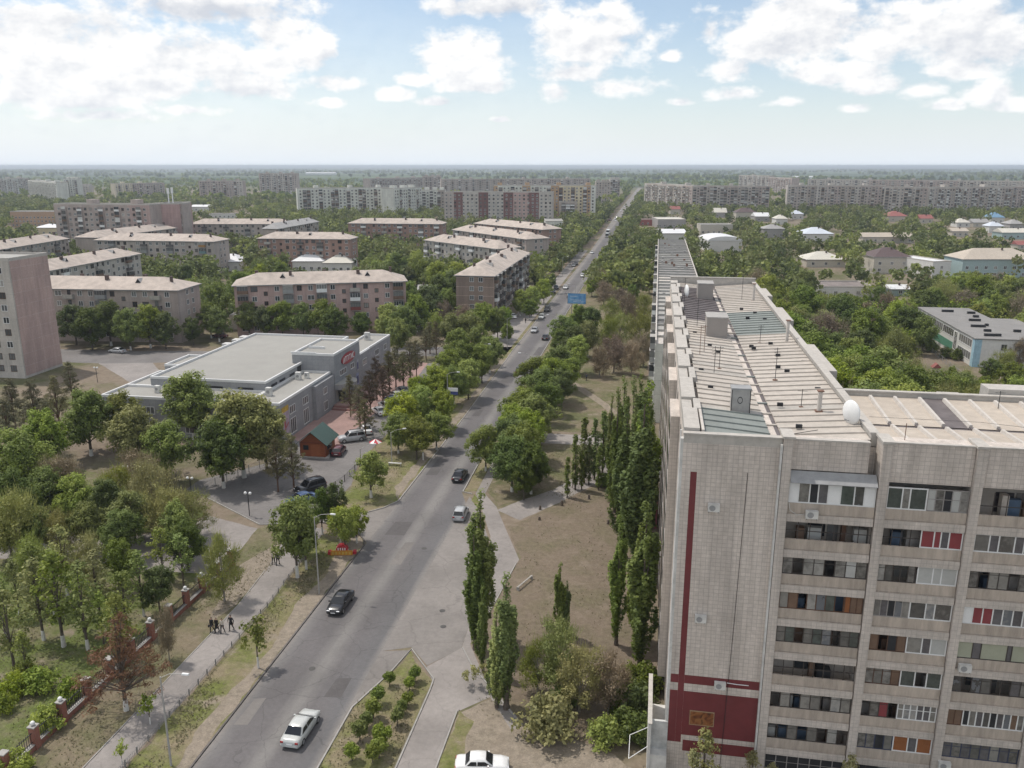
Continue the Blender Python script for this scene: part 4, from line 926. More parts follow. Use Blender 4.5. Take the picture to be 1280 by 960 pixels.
def five(label, x, y, rz, L, D=12.5, fl=5, wm=P_PINK, pattern='wbwwsw', sides='r', roofm=None, bal=('open', 'white', 'brown', 'grey', 'dark', 'open'), seed=1, dorm=None, group='long hip roofed blocks of flats', frame=FR_WHITE, gable=0, sp=3.1):
    r = random.Random(seed); Hh = fl * 2.78 + .6
    b = Bld('apartment_block', label, x, y, rz, L, D, Hh, wm, group=group)
    b.hip(roofm or M_SLATE, 2.7, gable=gable)
    n = int(L / sp); m0 = (L - n * sp) / 2
    for f in range(fl - 1, -1, -1):
        z = .9 + f * 2.78 + 1.25
        for k in range(n):
            a = m0 + (k + .5) * sp; c = pattern[k % len(pattern)]
            if c == 'w': b.win('front', a, z, 1.35 if r.random() < .8 else 1.9, 1.45, FR_WHITE if r.random() < .72 else FR_BROWN, 2)
            elif c == 's': b.win('front', a, z - 1.3 if f else z - .4, 1.1, 1.2, FR_BROWN)
            elif c == 'b' and f > 0: b.put('balcony', balmesh(r.choice(bal)), 'front', a, z - 1.25)
            elif c == 'b': b.win('front', a, z, 1.9, 1.45)
    for sd in sides:
        side = {'r': 'right', 'l': 'left'}[sd]
        for f in range(fl - 1, -1, -1):
            for a in (D * .42, D * .66): b.win(side, a, .9 + f * 2.78 + 1.25, 1.35, 1.45)
    for k in range(max(2, int(L / 9))):
        b.chimney(L * (k + .6) / max(2, int(L / 9)), D * (.36 if k % 2 else .62), .65 + .3 * r.random(), 1.2 + .5 * r.random())
    for k in range(max(1, int(L / 22))): b.dormer(L * (k + .55) / max(1, int(L / 22)))
    b.done(); return b
five('pink washed five storey block with brown and white balconies nearest behind the shopping hall', *eave((292, 357), (507, 351)), 12.5, wm=P_PINK, pattern='bwswbwwbws', sides='lr', bal=('open', 'white', 'red', 'brown', 'grey', 'open'), seed=11)
x, y, rz, L = eave((70, 361.5), (217, 364)); five('grey pink five storey block with dark hoardings beside the pink tower flank', x - 22, y - .6, rz + .02, L + 22, 13, wm=P_PINKGREY, pattern='wwbwswwb', seed=12, bal=('open', 'grey', 'dark', 'red'))
x, y, rz, L = eave((57, 339), (175, 317)); five('slanting long grey block with three dark chimneys right of the pink tower', x, y, rz, L, 12, wm=P_PALE, pattern='wwbwws', sides='r', seed=13)
x, y, rz, L = eave((0, 312), (87, 298)); five('farther slanting long block at the edge of town with bright roof and dark chimneys', x + 3, y - 22, rz, L + 22, 12, wm=P_GREYBR, pattern='wwbwws', seed=14)
five('grey brown four storey block with a teal end balcony and an ochre one', *eave((118, 300), (267, 302)), 14, wm=P_LILAC, pattern='wwbwwswbw', seed=15, bal=('open', 'grey', 'dark', 'ochre', 'teal', 'dark'))
x, y, rz, L = eave((122, 297), (220, 285)); five('slanting hip roofed block right behind the grey brown one', x, y, rz, L, 12, wm=P_GREYBR, seed=16)
five('grey long block with white balconies behind the white roofed sheds', *eave((237, 280), (361, 280)), 12.5, wm=P_LILAC, pattern='wwbwswbw', seed=17, bal=('open', 'white', 'dark', 'grey'))
x, y, rz, L = eave((347, 286), (398, 277)); five('short wing with grey sheet roof slanting off a long block', x, y, rz, L, 8.5, wm=P_GREYBR, seed=18, roofm=M_SLATEGREY)
five('red brown five storey block behind a dark poplar with shabby balconies at its end', *eave((322, 298), (437, 299)), 12.5, wm=P_BRR, pattern='wbwswwbw', seed=19, bal=('open', 'white', 'dark', 'grey'))
five('reddish long block half sunk in trees under a beige hip roof in the middle distance', *eave((435, 279), (552, 280)), 13, wm=P_BRR, pattern='wwbswwb', seed=20, bal=('open', 'white', 'brown'))
five('whitish slanting block with blue and white balconies joined to the brown corner block', *eave((531, 300), (622, 311)), 12, wm=P_PALE, pattern='bwwbwwsw', seed=21, bal=('white', 'open', 'grey', 'white'), sides='l')
five('slanting block with pale plaster end wall second behind the brown corner block', *eave((566, 287), (658, 299)), 12.5, wm=P_PINKGREY, pattern='wbwwswb', seed=22, bal=('white', 'open', 'brown'))
five('slanting block with red brick end wall and white gable farthest of the three', *eave((593, 279), (678, 287)), 13, wm=P_BRR, pattern='wwbwsw', seed=23)
x, y, rz, L = eave((617, 345), (661, 316)); five('brown corner block with white seams on its end wall and dark street balconies', x, y, rz, L, 11.8, wm=P_MUD, pattern='bwbwbwwb', sides='l', seed=24, bal=('dark', 'grey', 'dark', 'open', 'white', 'brown'), frame=FR_WHITE)

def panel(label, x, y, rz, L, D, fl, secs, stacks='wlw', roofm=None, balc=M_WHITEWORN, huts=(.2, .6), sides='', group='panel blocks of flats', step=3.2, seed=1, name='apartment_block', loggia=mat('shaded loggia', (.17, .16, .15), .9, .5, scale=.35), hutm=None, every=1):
    """flat roofed panel block: sections of different paint, stacks of loggias, rows of windows, lift huts"""
    r = random.Random(seed); Hh = fl * 2.78 + 1.8; b = Bld(name, label, x, y, rz, L, D, Hh, secs[0][1], group=group)
    a0 = 0
    for k, (w, m) in enumerate(secs[:40]):
        MB().box(L * a0 + .02, L * (a0 + w) - .02, -.25, -.003, 0, Hh - .02).build('wall_section', m, b.o)
        a0 += w
    b.flat(roofm or M_FLATGREY, .5)
    n = int(L / step); m0 = (L - n * step) / 2
    for k in range(n):
        a = m0 + (k + .5) * step; c = stacks[k % len(stacks)]
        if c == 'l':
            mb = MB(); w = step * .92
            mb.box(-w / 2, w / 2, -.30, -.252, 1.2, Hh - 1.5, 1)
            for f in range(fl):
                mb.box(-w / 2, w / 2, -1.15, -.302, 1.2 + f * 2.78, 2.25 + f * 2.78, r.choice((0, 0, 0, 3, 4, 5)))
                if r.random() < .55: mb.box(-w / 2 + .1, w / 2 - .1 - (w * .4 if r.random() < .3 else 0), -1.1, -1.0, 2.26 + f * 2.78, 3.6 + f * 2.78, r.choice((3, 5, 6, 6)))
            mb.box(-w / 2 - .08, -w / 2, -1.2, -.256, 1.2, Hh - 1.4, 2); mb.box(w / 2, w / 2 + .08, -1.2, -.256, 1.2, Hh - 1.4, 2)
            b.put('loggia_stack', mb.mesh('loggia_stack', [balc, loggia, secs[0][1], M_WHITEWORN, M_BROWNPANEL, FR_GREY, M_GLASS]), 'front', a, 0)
    for f in range(fl - 1, -1, -1):
        for k in range(n):
            if stacks[k % len(stacks)] == 'w': b.win('front', m0 + (k + .5) * step, 2.3 + f * 2.78, 1.5, 1.45, FR_WHITE if r.random() < .6 else FR_BROWN) if every == 1 else None
        for sd in sides:
            for a in (D * .35, D * .65): b.win({'r': 'right', 'l': 'left'}[sd], a, 2.3 + f * 2.78, 1.4, 1.45)
    # windows must stand proud of the painted sections
    for c in b.o.children:
        if c.name.startswith('window') and c.rotation_euler.z == 0: c.location.y = -.262
    if b.rest is not None: b.rest.v = [(vx, vy - .26, vz) if vy < .05 else (vx, vy, vz) for vx, vy, vz in b.rest.v]
    for q in huts: MB().box(L * q - 2, L * q + 2, D * .3, D * .75, Hh, Hh + 2.6).build('lift_hut', hutm or secs[0][1], b.roof)
    b.done(); return b
def fp(u0, v0, u1, v1, z): return eave((u0, v0), (u1, v1), z)
# the pink nine storey tower at the left edge
tb = panel('pink nine storey panel tower with blank flank at the edge of the view', -184, 160.4, .03, 43.5, 12.6, 9, [(.5, P_PALE), (.5, P_PALE)], 'w', huts=(.5,), seed=5)
bl = MB().box(43.502, 43.56, .1, 12.5, .6, 26.6).build('end_wall', brickmat('pink brown end panels', (.47, .335, .295), (.43, .31, .275), (.50, .385, .35), 3.6, 2.78, .05, stain=.18), tb.o)
# nine storey block with white balconies
x, y, rz, L = fp(66, 249, 186, 250, 29.5); panel('pinkish nine storey block with stacks of white balconies beyond the slanting roofs', x, y, rz, L, 12, 9, [(.34, P_PINKGREY), (.02, P_GREYBR), (.42, P_PINKGREY), (.22, pal('rose grey panels', (.33, .25, .235)))], 'wlwwlww', balc=M_WHITE, huts=(.34, .8), seed=6)
x, y, rz, L = fp(186, 249, 224, 249, 29.5); panel('nine storey end block with dark loggias and mobile masts on its roof', x, y + 2, rz, L, 12, 9, [(1, P_PINKGREY)], 'lwwl', balc=P_GREYBR, huts=(), seed=7)
x, y, rz, L = fp(223, 249, 238, 247, 29.5); panel('blank rose coloured end wall section of the nine storey block', x, y, rz, L, 12, 9, [(1, pal('rose end panels', (.36, .25, .24)))], 'x', huts=(), seed=8)
mst = thing('mobile_mast', 'pair of pale mobile phone masts on the nine storey end block', 'mast', (*G(209, 249, 29.5), 27.2))
MB().tube([(-1, 3, 0), (-1, 3, 8)], .3, 6).tube([(1.4, 3, 0), (1.4, 3, 8.4)], .3, 6).build('mast', M_WHITE, mst); MB().box(-1.5, -.5, 2.6, 3.4, 5, 8).box(.9, 1.9, 2.6, 3.4, 5.4, 8.4).build('antenna', M_WHITE, mst)
# farther blocks, left half of the view
FAR = [
 ('whitish long panel block on the far left skyline', (-12, 224, 36, 222.5, 27), 9, [(.3, P_PALE), (.4, P_WHITE), (.3, P_PALE)], 'wlwwl'),
 ('lower whitish stepped panel block at the end of the long skyline block', (35, 225, 70, 228, 27), 9, [(1, P_WHITE)], 'wlw'),
 ('single narrow pale tower on the far left', (79, 223.5, 96, 223.5, 30), 10, [(1, P_WHITE)], 'wlw'),
 ('low pale slab beside the narrow pale tower', (96, 231, 111, 231, 20), 6, [(1, P_PALE)], 'wlw'),
 ('beige long five storey slab among far trees', (143, 229, 205, 228, 22), 7, [(.35, P_CREAM), (.65, P_PINKGREY)], 'wlw'),
 ('pale panel block left of the tall grey one', (248, 226, 303, 226, 27), 9, [(.8, P_PINKGREY), (.2, P_PALE)], 'wlww'),
 ('tall grey twelve storey block standing above the fields', (323, 214.5, 371, 214.5, 38), 12, [(.3, P_LILAC), (.4, P_PALE), (.3, P_LILAC)], 'wlwlw'),
 ('white long nine storey block with brown balconies above the tree belt', (371, 235.5, 492, 234.5, 27), 9, [(.12, P_WHITE), (.7, P_WHITE), (.18, P_WHITE)], 'wllwwlw'),
 ('white end block with three balcony stacks right of the white long block', (492, 235, 527, 233.5, 27.5), 9, [(1, P_WHITE)], 'wwlw'),
 ('grey panel block behind the white one', (462, 222.5, 530, 221, 28), 9, [(.5, P_LILAC), (.5, P_PALE)], 'wlwl'),
 ('taller grey panel block in the middle distance with many loggias', (528, 220, 551, 220, 30), 10, [(1, P_LILAC)], 'wl'),
 ('very long grey panel block along the horizon behind the striped one', (551, 223, 738, 222.5, 28), 9, [(.2, P_LILAC), (.3, P_GREYBR), (.5, P_LILAC)], 'wlw'),
 ('dark stepped grey block left of the striped one', (527, 238, 556, 238, 24), 8, [(.7, P_WHITE), (.3, P_GREYBR)], 'lw'),
 ('tower slab of brown grey panels beside the avenue', (745, 226, 763, 226, 28), 9, [(1, P_GREYBR)], 'w'),
 ('farther pale slab beside the avenue', (763, 224, 775, 224, 27), 9, [(1, P_PALE)], 'l'),
]
for k, (lab, (u0, v0, u1, v1, z), fl, secs, st) in enumerate(FAR):
    x, y, rz, L = fp(u0, v0, u1, v1, z); panel(lab, x, y, rz, L, 13, fl, secs, st, balc=[M_WHITEWORN, P_GREYBR, M_BALC][k % 3], huts=(.2, .55, .85), seed=40 + k, step=3.6)
x, y, rz, L = fp(555, 240, 691, 240.5, 27); panel('block with alternating dark red and pale panels', x, y, rz, L, 13, 9, [(.09, P_LILAC), (.085, P_RED), (.145, P_PALE), (.09, P_RED), (.14, P_PALE), (.09, P_RED), (.14, P_PINK), (.095, P_RED), (.125, P_PALE)], 'w', huts=(), step=3.4, seed=60)
x, y, rz, L = fp(617, 233, 745, 233, 29); panel('cream long block with orange stair towers above the striped block', x, y, rz, L, 13, 10, [(.04, P_ORANGE), (.24, P_WHITE), (.08, P_ORANGE), (.2, P_WHITE), (.08, P_ORANGE), (.24, P_YELLOW), (.07, P_ORANGE), (.05, P_WHITE)], 'wlw', huts=(.06, .33, .64, .93), hutm=P_ORANGE, step=3.6, seed=61)
x, y, rz, L = fp(699, 252, 721, 252, 16); b = panel('dark red roofed office with white balcony bands facing the tree tops', x, y, rz, L, 14, 5, [(1, P_GREYBR)], 'l', balc=M_WHITE, huts=(), step=4, seed=62, roofm=mat('dark red roof sheet', (.20, .075, .07), .7))
x, y, rz, L = fp(682, 277, 704, 277, 9); b = Bld('shop_building', 'white two storey shop box with flat grey roof beyond the red brick end wall', x, y, rz, L, 26, 9, P_WHITE); b.flat(M_FLATGREY); [b.win('front', L * f, 6.3, 1.6, 1.6) for f in (.4, .62)]
[b.win('right', 4 + 4 * k, 6.3, 1.6, 1.6) for k in range(5)]
# right half
GREYBAND = [(.06, P_PALE), (.09, P_LILAC), (.05, P_PALE), (.1, P_GREYBR), (.08, P_PALE), (.1, P_LILAC), (.06, P_PINKGREY), (.12, P_GREYBR), (.08, P_PALE), (.1, P_LILAC), (.16, P_PINKGREY)]
x, y, rz, L = fp(806, 228, 866, 231, 28); panel('grey pink panel block nearest the avenue on the right skyline', x, y, rz, L, 13, 9, GREYBAND, 'wllwlw', balc=M_BALC, huts=(.3, .8), step=3.4, seed=70)
x, y, rz, L = fp(866, 231, 963, 231.5, 28); panel('long grey panel block with untidy glazed loggias in the middle of the right skyline', x, y, rz, L, 13, 9, GREYBAND, 'lwllwl', balc=P_GREYBR, huts=(.2, .5, .75), step=3.4, seed=71)
x, y, rz, L = fp(924, 219, 962, 219.5, 30); panel('farther tall panel block peeping over the right skyline', x, y, rz, L, 13, 10, [(1, P_PALE)], 'wlw', huts=(.4,), step=3.6, seed=72)
x, y, rz, L = fp(961, 221, 990, 222, 28); panel('distant small panel block left of the dark tree', x, y, rz, L, 13, 9, [(1, P_PINKGREY)], 'wlw', huts=(), step=3.6, seed=73)
x, y, rz, L = fp(985, 230.5, 1108, 231, 28); panel('long pinkish grey panel block right of the dark tree', x, y, rz, L, 13, 9, GREYBAND, 'wlwwlw', balc=M_BALC, huts=(.15, .45, .8), step=3.3, seed=74)
x, y, rz, L = fp(1106, 232.5, 1162, 233, 28); panel('stepped grey panel block with bare end strips behind the red roofs', x, y, rz, L, 13, 9, GREYBAND, 'lwlwwl', balc=P_GREYBR, huts=(.5,), step=3.3, seed=75)
x, y, rz, L = fp(1161, 233, 1285, 232, 28); panel('long grey panel block running out of the view with dark stairwells', x, y, rz, L, 13, 9, GREYBAND, 'lwwllw', balc=M_WHITEWORN, huts=(.2, .6), step=3.3, seed=76)
x, y, rz, L = fp(1010, 224, 1290, 226.5, 27); panel('far row of pale roofs just over the long right hand blocks', x, y, rz, L, 13, 9, [(.3, P_PALE), (.4, P_PINKGREY), (.3, P_PALE)], 'wlw', huts=(.1, .3, .5, .7, .9), step=4.2, seed=77)
# the second long block in line with the near one
sb = Bld('apartment_block', 'lower long block with patchy grey vent studded roof in line with the near tower', .6, 152, 0, 11.6, 222, 15.2, P_WHITE, group='blocks along the right side of the avenue')
rb = MB(); r4 = random.Random(8)
for k in range(37):
    y0 = k * 6; m = 0 if k in (0, 1, 14, 15) else r4.choice((1, 1, 2, 3)); rb.face([(.2, y0, 15.25), (11.4, y0, 15.25), (11.4, y0 + 5.98, 15.25), (.2, y0 + 5.98, 15.25)], m); rb.box(.2, 11.4, y0 + 5.7, y0 + 5.95, 15.252, 15.7, 1)
rb.box(-.05, .2, 0, 222, 15.2, 15.9, 0); rb.box(11.4, 11.65, 0, 222, 15.2, 15.9, 0); sb.roof = rb.build('roof', [M_ROOFC2, M_FLATGREY, mat('dark patched felt', (.16, .155, .15), var=.3, scale=.5), mat('mid grey felt', (.27, .26, .25), var=.25, scale=.5)], sb.o)
for k in range(44):
    x = 1.5 + r4.random() * 8.5; y = 8 + r4.random() * 205; MB().box(x - .35, x + .35, y - .35, y + .35, 15.26, 15.8 + r4.random() * .5).build('roof_vent', M_RUST if r4.random() < .5 else M_CONC, sb.roof)
for f in range(4, -1, -1):
    for k in range(34):
        a = 222 - (4 + k * 6.4)
        if k % 3 == 1: sb.put('balcony', balmesh(r4.choice(('white', 'open', 'grey'))), 'left', a, 1.2 + f * 2.8)
        else: sb.win('left', a, 2.4 + f * 2.8)
sb.done()

# ---- houses and sheds, each from the strip of picture its front wall fills
RF_BEIGE = mat('beige roof sheet', (.47, .41, .34), var=.12); RF_WHITE = mat('white roof sheet', (.70, .70, .70), .5, .07); RF_BLUEW = mat('pale blue white roof', (.58, .62, .68), .5, .07); RF_BROWN = mat('dark brown tile roof', (.105, .070, .068), .7, .15)
RF_RED = mat('red roof sheet', (.29, .095, .08), .6, .12); RF_BLUE = mat('blue roof sheet', (.15, .28, .41), .5, .12); RF_CREAM = mat('cream roof sheet', (.58, .55, .48), .7, .1); RF_GREY = mat('grey roof sheet', (.34, .33, .32), .7, .14)
W_CREAM = mat('cream render', (.53, .49, .42), var=.12); W_WHITE = mat('white render', (.64, .63, .60), var=.1); W_TEAL = mat('pale teal render', (.34, .44, .44), var=.12); W_GREY = mat('grey render', (.36, .34, .33), var=.15); W_ORANGE = mat('orange brick render', (.46, .30, .20), var=.15); W_YEL = mat('yellow render', (.55, .48, .32), var=.1)
def house(label, u0, u1, ve, vb, wm, rm, kind='hip', D=9, rise=2.4, wins=3, group='low houses among the trees', name='house', rz=0, rows=1):
    x0, y0 = G(u0, vb); x1, y1 = G(u1, vb); L = math.hypot(x1 - x0, y1 - y0); h = max(2.6, (vb - ve) / F * math.hypot(x0, y0) * 1.0)
    b = Bld(name, label, x0, y0, math.atan2(y1 - y0, x1 - x0) + rz, L, D, h, wm, cat='house' if name == 'house' else 'building', group=group)
    if kind == 'hip': b.hip(rm, rise, .4)
    elif kind == 'gable': b.hip(rm, rise, .4, gable=1)
    elif kind == 'flat': b.flat(rm, .4)
    elif kind == 'barrel':
        mb = MB(); n = 10; rings = []
        for e in (-.3, D + .3): rings.append([(L / 2 - (L / 2 + .3) * math.cos(math.pi * k / n), e, h + rise * math.sin(math.pi * k / n)) for k in range(n + 1)])
        mb.loft(rings, 0, close=False, cap=True); b.roof = mb.build('roof', rm, b.o)
    for rr in range(rows):
        for k in range(wins): b.win('front', L * (k + .5) / wins, min(1.7, h * .55) + rr * 2.9, min(1.4, L / wins * .5), min(1.4, h * .42))
    if kind in ('hip', 'gable'): b.chimney(L * .6, D * .4, .6, 1.2, M_CHIM)
    b.done(); return b
HS = [
 ('flat roofed beige two storey building with tall windows behind the white barrel roof', 875, 915, 282, 299, W_CREAM, M_FLATGREY, 'flat', dict(D=12, wins=6, rows=2, name='workshop')),
 ('white barrel roofed hall standing among trees beside the long grey roof', 885, 927, 301.5, 315, W_WHITE, RF_WHITE, 'barrel', dict(D=24, rise=2.4, wins=0, name='hall')),
 ('grey two storey house with small dark windows right of the barrel roof', 954, 980, 287, 303, W_GREY, RF_GREY, 'hip', dict(D=10, rows=2)),
 ('white house with pale blue hip roof above dense trees', 1005, 1041, 293, 302, W_WHITE, RF_BLUEW, 'hip', dict(D=18, rise=3.6)),
 ('long low house with beige gable roof in the middle of the trees', 1078, 1142, 297, 304, W_CREAM, RF_BEIGE, 'gable', dict(D=10, rise=2.4, wins=6)),
 ('cream hip roofed house with a dark vent on its roof', 1008, 1056, 325, 334, W_CREAM, RF_CREAM, 'hip', dict(D=15, rise=3.2)),
 ('cream two storey house with dark brown hip roof', 1091, 1136, 323, 342, W_CREAM, RF_BROWN, 'hip', dict(D=15, rise=3.6, wins=3, rows=2)),
 ('white flat roofed box house with one dark window right of the brown roofed house', 1164, 1191, 330, 348, W_WHITE, RF_WHITE, 'flat', dict(D=24, wins=1, rows=2, rz=.25)),
 ('pale teal two storey building with wide beige hip roof', 1201, 1296, 327, 348, W_TEAL, RF_BEIGE, 'hip', dict(D=16, rise=4, wins=8, rows=2, name='school')),
 ('low white garage row with patchy brown and white roofs before the brown roofed house', 1023, 1093, 360, 372, W_WHITE, mat('brown patched roof', (.22, .185, .17), var=.3, scale=.4), 'flat', dict(D=16, wins=5, name='garage')),
 ('small pale blue hut with white roof right of the garage row', 1113, 1137, 362, 370, W_TEAL, RF_WHITE, 'gable', dict(D=8, rise=1.2, wins=1, name='hut')),
 ('house with wide red hip roof below the grey panel blocks', 1110, 1134, 271, 277, W_CREAM, RF_RED, 'hip', dict(D=16, rise=4, wins=2)),
 ('small house with dull red roof right of the wide red one', 1150, 1166, 274, 279, W_CREAM, RF_RED, 'gable', dict(D=11, rise=3, wins=2)),
 ('house with bright blue hip roof under the long panel block', 1238, 1255, 273, 279, W_WHITE, RF_BLUE, 'hip', dict(D=14, rise=4, wins=2)),
 ('house with beige roof left of the big crown on the far right', 1190, 1210, 290, 296, W_CREAM, RF_BEIGE, 'gable', dict(D=10, rise=2, wins=3)),
 ('little white roofed house with dark gable opening', 1236, 1254, 284, 291, W_WHITE, RF_BLUEW, 'hip', dict(D=10, rise=3, wins=2)),
 ('white roofed long house at the right margin', 1252, 1292, 292, 299, W_TEAL, RF_CREAM, 'gable', dict(D=12, rise=2.4, wins=5)),
 ('grey roofed cottage behind the blue roofed one', 1216, 1236, 279, 284, W_CREAM, RF_GREY, 'gable', dict(D=10, rise=2.6, wins=2)),
 ('pale roofed cottage left of the blue roofed house', 1196, 1212, 279, 284, W_WHITE, RF_CREAM, 'hip', dict(D=10, rise=3, wins=2)),
 ('grey hip roofed cottage at the far right under the panel block', 1262, 1280, 281, 287, W_GREY, RF_GREY, 'hip', dict(D=12, rise=3, wins=2)),
 ('red roofed shed cut by the right margin', 1272, 1292, 307, 312, W_CREAM, RF_RED, 'gable', dict(D=9, rise=2, wins=2)),
 ('white roofed hall right behind the lower long block', 826, 858, 292, 302, W_WHITE, RF_WHITE, 'gable', dict(D=22, rise=2, wins=0, name='hall')),
 ('wide grey white flat hall beyond the white roofed one', 822, 857, 275, 285, W_GREY, RF_CREAM, 'flat', dict(D=30, wins=6, name='hall')),
 ('red fronted roadside shop beyond the poplars', 800, 820, 275, 282, mat('red shop front', (.32, .09, .08), .7), RF_RED, 'flat', dict(D=10, wins=3, name='shop')),
 ('pink gabled house below the middle panel block', 838, 850, 262, 268, W_CREAM, RF_RED, 'gable', dict(D=8, rise=3, wins=1)),
 ('house with white framed gable among far trees', 893, 908, 266, 272, W_GREY, RF_CREAM, 'gable', dict(D=10, rise=4, wins=2)),
 ('long pinkish house with a brown roof below the panel block', 920, 945, 266, 273, W_CREAM, RF_BROWN, 'hip', dict(D=12, rise=4, wins=3)),
 ('house with bright white gable roof right of the brown roofed one', 944, 962, 271, 277, W_GREY, RF_WHITE, 'gable', dict(D=14, rise=3, wins=2)),
 ('white roofed house at the foot of the dark tree', 970, 984, 274, 281, W_WHITE, RF_CREAM, 'hip', dict(D=12, rise=3, wins=2)),
 ('bluish roofed cottage left of the pale blue hip roof', 990, 1004, 268, 274, W_WHITE, RF_BLUEW, 'hip', dict(D=12, rise=3, wins=2)),
 ('white shed roof among trees left of the red brown block', 271, 300, 328, 339, W_WHITE, RF_WHITE, 'hip', dict(D=14, rise=3, wins=3, name='shed')),
 ('white hip roofed kindergarten wing behind the pink block', 366, 404, 327, 340, W_WHITE, RF_WHITE, 'hip', dict(D=16, rise=3.4, wins=4, name='kindergarten')),
 ('second white hip roofed wing further right behind the pink block', 404, 440, 329, 341, W_WHITE, RF_CREAM, 'hip', dict(D=14, rise=3, wins=4, name='kindergarten')),
 ('yellow single storey building with bright white roof before the nine storey block', 44, 74, 286, 294, W_YEL, RF_WHITE, 'hip', dict(D=14, rise=2.2, wins=4, name='shop')),
 ('orange brick four storey building left of the nine storey block', 15, 70, 268, 284, W_ORANGE, M_FLATGREY, 'flat', dict(D=14, wins=12, rows=3, name='office')),
 ('low white shed between trees right of the nine storey block', 240, 262, 259, 264, W_WHITE, RF_WHITE, 'gable', dict(D=10, rise=2, wins=2, name='shed')),
 ('low pale long roof behind the grey long block', 262, 294, 268, 273, W_WHITE, RF_GREY, 'flat', dict(D=10, wins=6, name='shed')),
 ('long bright white greenhouse on the far plain', 382, 419, 216.5, 218.2, RF_WHITE, RF_WHITE, 'gable', dict(D=40, rise=4, wins=0, name='greenhouse')),
 ('long pale depot roof behind the right skyline blocks', 990, 1018, 221.5, 223.5, W_WHITE, RF_WHITE, 'gable', dict(D=40, rise=3, wins=0, name='depot')),
 ('grey kiosk with sloping roof between pink block and brown block', 523, 533, 362, 376, W_CREAM, RF_GREY, 'gable', dict(D=6, rise=1.4, wins=1, name='hut')),
 ('pale substation hut beside the pink block left end', 288, 300, 396, 412, W_CREAM, RF_GREY, 'flat', dict(D=5, wins=0, name='hut')),
]
for k, (lab, u0, u1, ve, vb, wm, rm, kd, kw) in enumerate(HS): house(lab, u0, u1, ve, vb, wm, rm, kd, **kw)
# ------------------------------------------------------------------ shopping hall on the left of the avenue
M_MALL = brickmat('grey cladding', (.30, .305, .315), (.275, .28, .29), (.22, .225, .23), 1.2, 1.2, .02, stain=.1, streak=False)
M_MALLROOF = mat('pale grey membrane roof', (.31, .30, .275), var=.07, scale=.25, big=.05); M_STRIP = mat('white metal coping', (.66, .66, .65), .5, .06)
mall = thing('shopping_hall', 'big low grey shopping hall with pale flat roofs and a red oval sign', 'building', (-95, 128.5, 0))
for f in ((-97, 128, 0, 34.5, 62),): foot(*f)
def mp(name, mb, m, par=None): return mb.build(name, m, par or mall, (95, -128.5, 0) if par is None else (0, 0, 0))
blocks = [('main', -92, -69, 136, 178, 8.6), ('front', -97, -69.0, 128.5, 135.98, 6.9), ('left', -97, -92.02, 136, 147, 6.9), ('mid', -96, -92.02, 147.02, 156, 8.2), ('back', -95.5, -92.02, 156.02, 178, 7.0), ('right', -68.98, -63, 128.5, 151.9, 6.9), ('tower', -71, -62.2, 152, 166.6, 10.4), ('far', -68.98, -63, 166.7, 190, 6.9), ('bay', -62.98, -62.3, 142.5, 151.9, 6.6), ('bay2', -62.98, -62.4, 166.7, 174, 7.3)]
wl = MB(); rf = MB(); cp = MB()
for nme, x0, x1, y0, y1, z in blocks:
    if nme == 'tower': wl.box(x0, x1, y0, y1, 4.2 if False else 0, z); x0 += .003
    else: wl.box(x0, x1, y0, y1, 0, z)
    rf.face([(x0 + .3, y0 + .3, z + .01), (x1 - .3, y0 + .3, z + .01), (x1 - .3, y1 - .3, z + .01), (x0 + .3, y1 - .3, z + .01)])
    t = .3
    for a, b, c, d in ((x0 - .04, x1 + .04, y0 - .04, y0 + t), (x0 - .04, x1 + .04, y1 - t, y1 + .04), (x0 - .04, x0 + t, y0 + t, y1 - t), (x1 - t, x1 + .04, y0 + t, y1 - t)):
        if nme in ('bay', 'bay2'): continue
        cp.box(a, b, c, d, z - .01, z + .42)
mp('wall', wl, M_MALL); mr = mp('roof', rf, M_MALLROOF); mp('coping', cp, M_STRIP)
mp('roof', MB().box(-71.3, -66, 152.0, 152.28, 10.82, 11.0).box(-70.0, -66.6, 158, 158.3, 10.42, 10.9), M_STRIP)
def mwin(x, y, z, w, h, face, cols=3):
    me, _ = winmesh(w, h, FR_WHITE, cols); dx, dy, r = (.002, 0, math.pi / 2) if face == 'x' else (0, -.002, 0)
    obj('window', me, mall, (x + dx + 95, y + dy - 128.5, z), r)
for y in (133.5, 139.2): mwin(-63, y, 4.9, 2.4, 1.5, 'x'); mwin(-63, y, 1.9, 2.4, 2.8, 'x')
mwin(-62.3, 147, 4.7, 1.9, 1.4, 'x'); mwin(-62.3, 147, 1.7, 1.9, 1.8, 'x'); mwin(-62.2, 156.5, 6.2, 3.6, 1.2, 'x', 4); mwin(-62.2, 161.8, 6.2, 2.2, 1.2, 'x', 2); mwin(-62.4, 170, 5.2, 2.4, 1.4, 'x'); mwin(-63, 180, 5.1, 2.6, 1.4, 'x'); mwin(-63, 186, 5.1, 2.2, 1.4, 'x'); mwin(-63, 180, 2, 2.6, 1.6, 'x')
for x in (-88, -80, -72): mwin(x, 128.5, 4.8, 2.4, 1.4, 'y'); mwin(x, 128.5, 1.8, 2.4, 1.8, 'y')
for x in (-87, -80.5, -74.5): mp('louvre', MB().box(x, x + 3.0, 135.9, 135.97, 7.3, 7.7), M_DARK)
for y in (138, 141.5, 146): mp('louvre', MB().box(-68.95, -68.9, y, y + 2.4, 7.4, 7.85), M_DARK)
mp('roof_door', MB().box(-68.95, -68.88, 149.6, 151.2, 6.95, 8.5), M_DARK); mp('roof_door', MB().box(-95, -94.1, 146.95, 147.0, 6.95, 8.0), M_DARK)
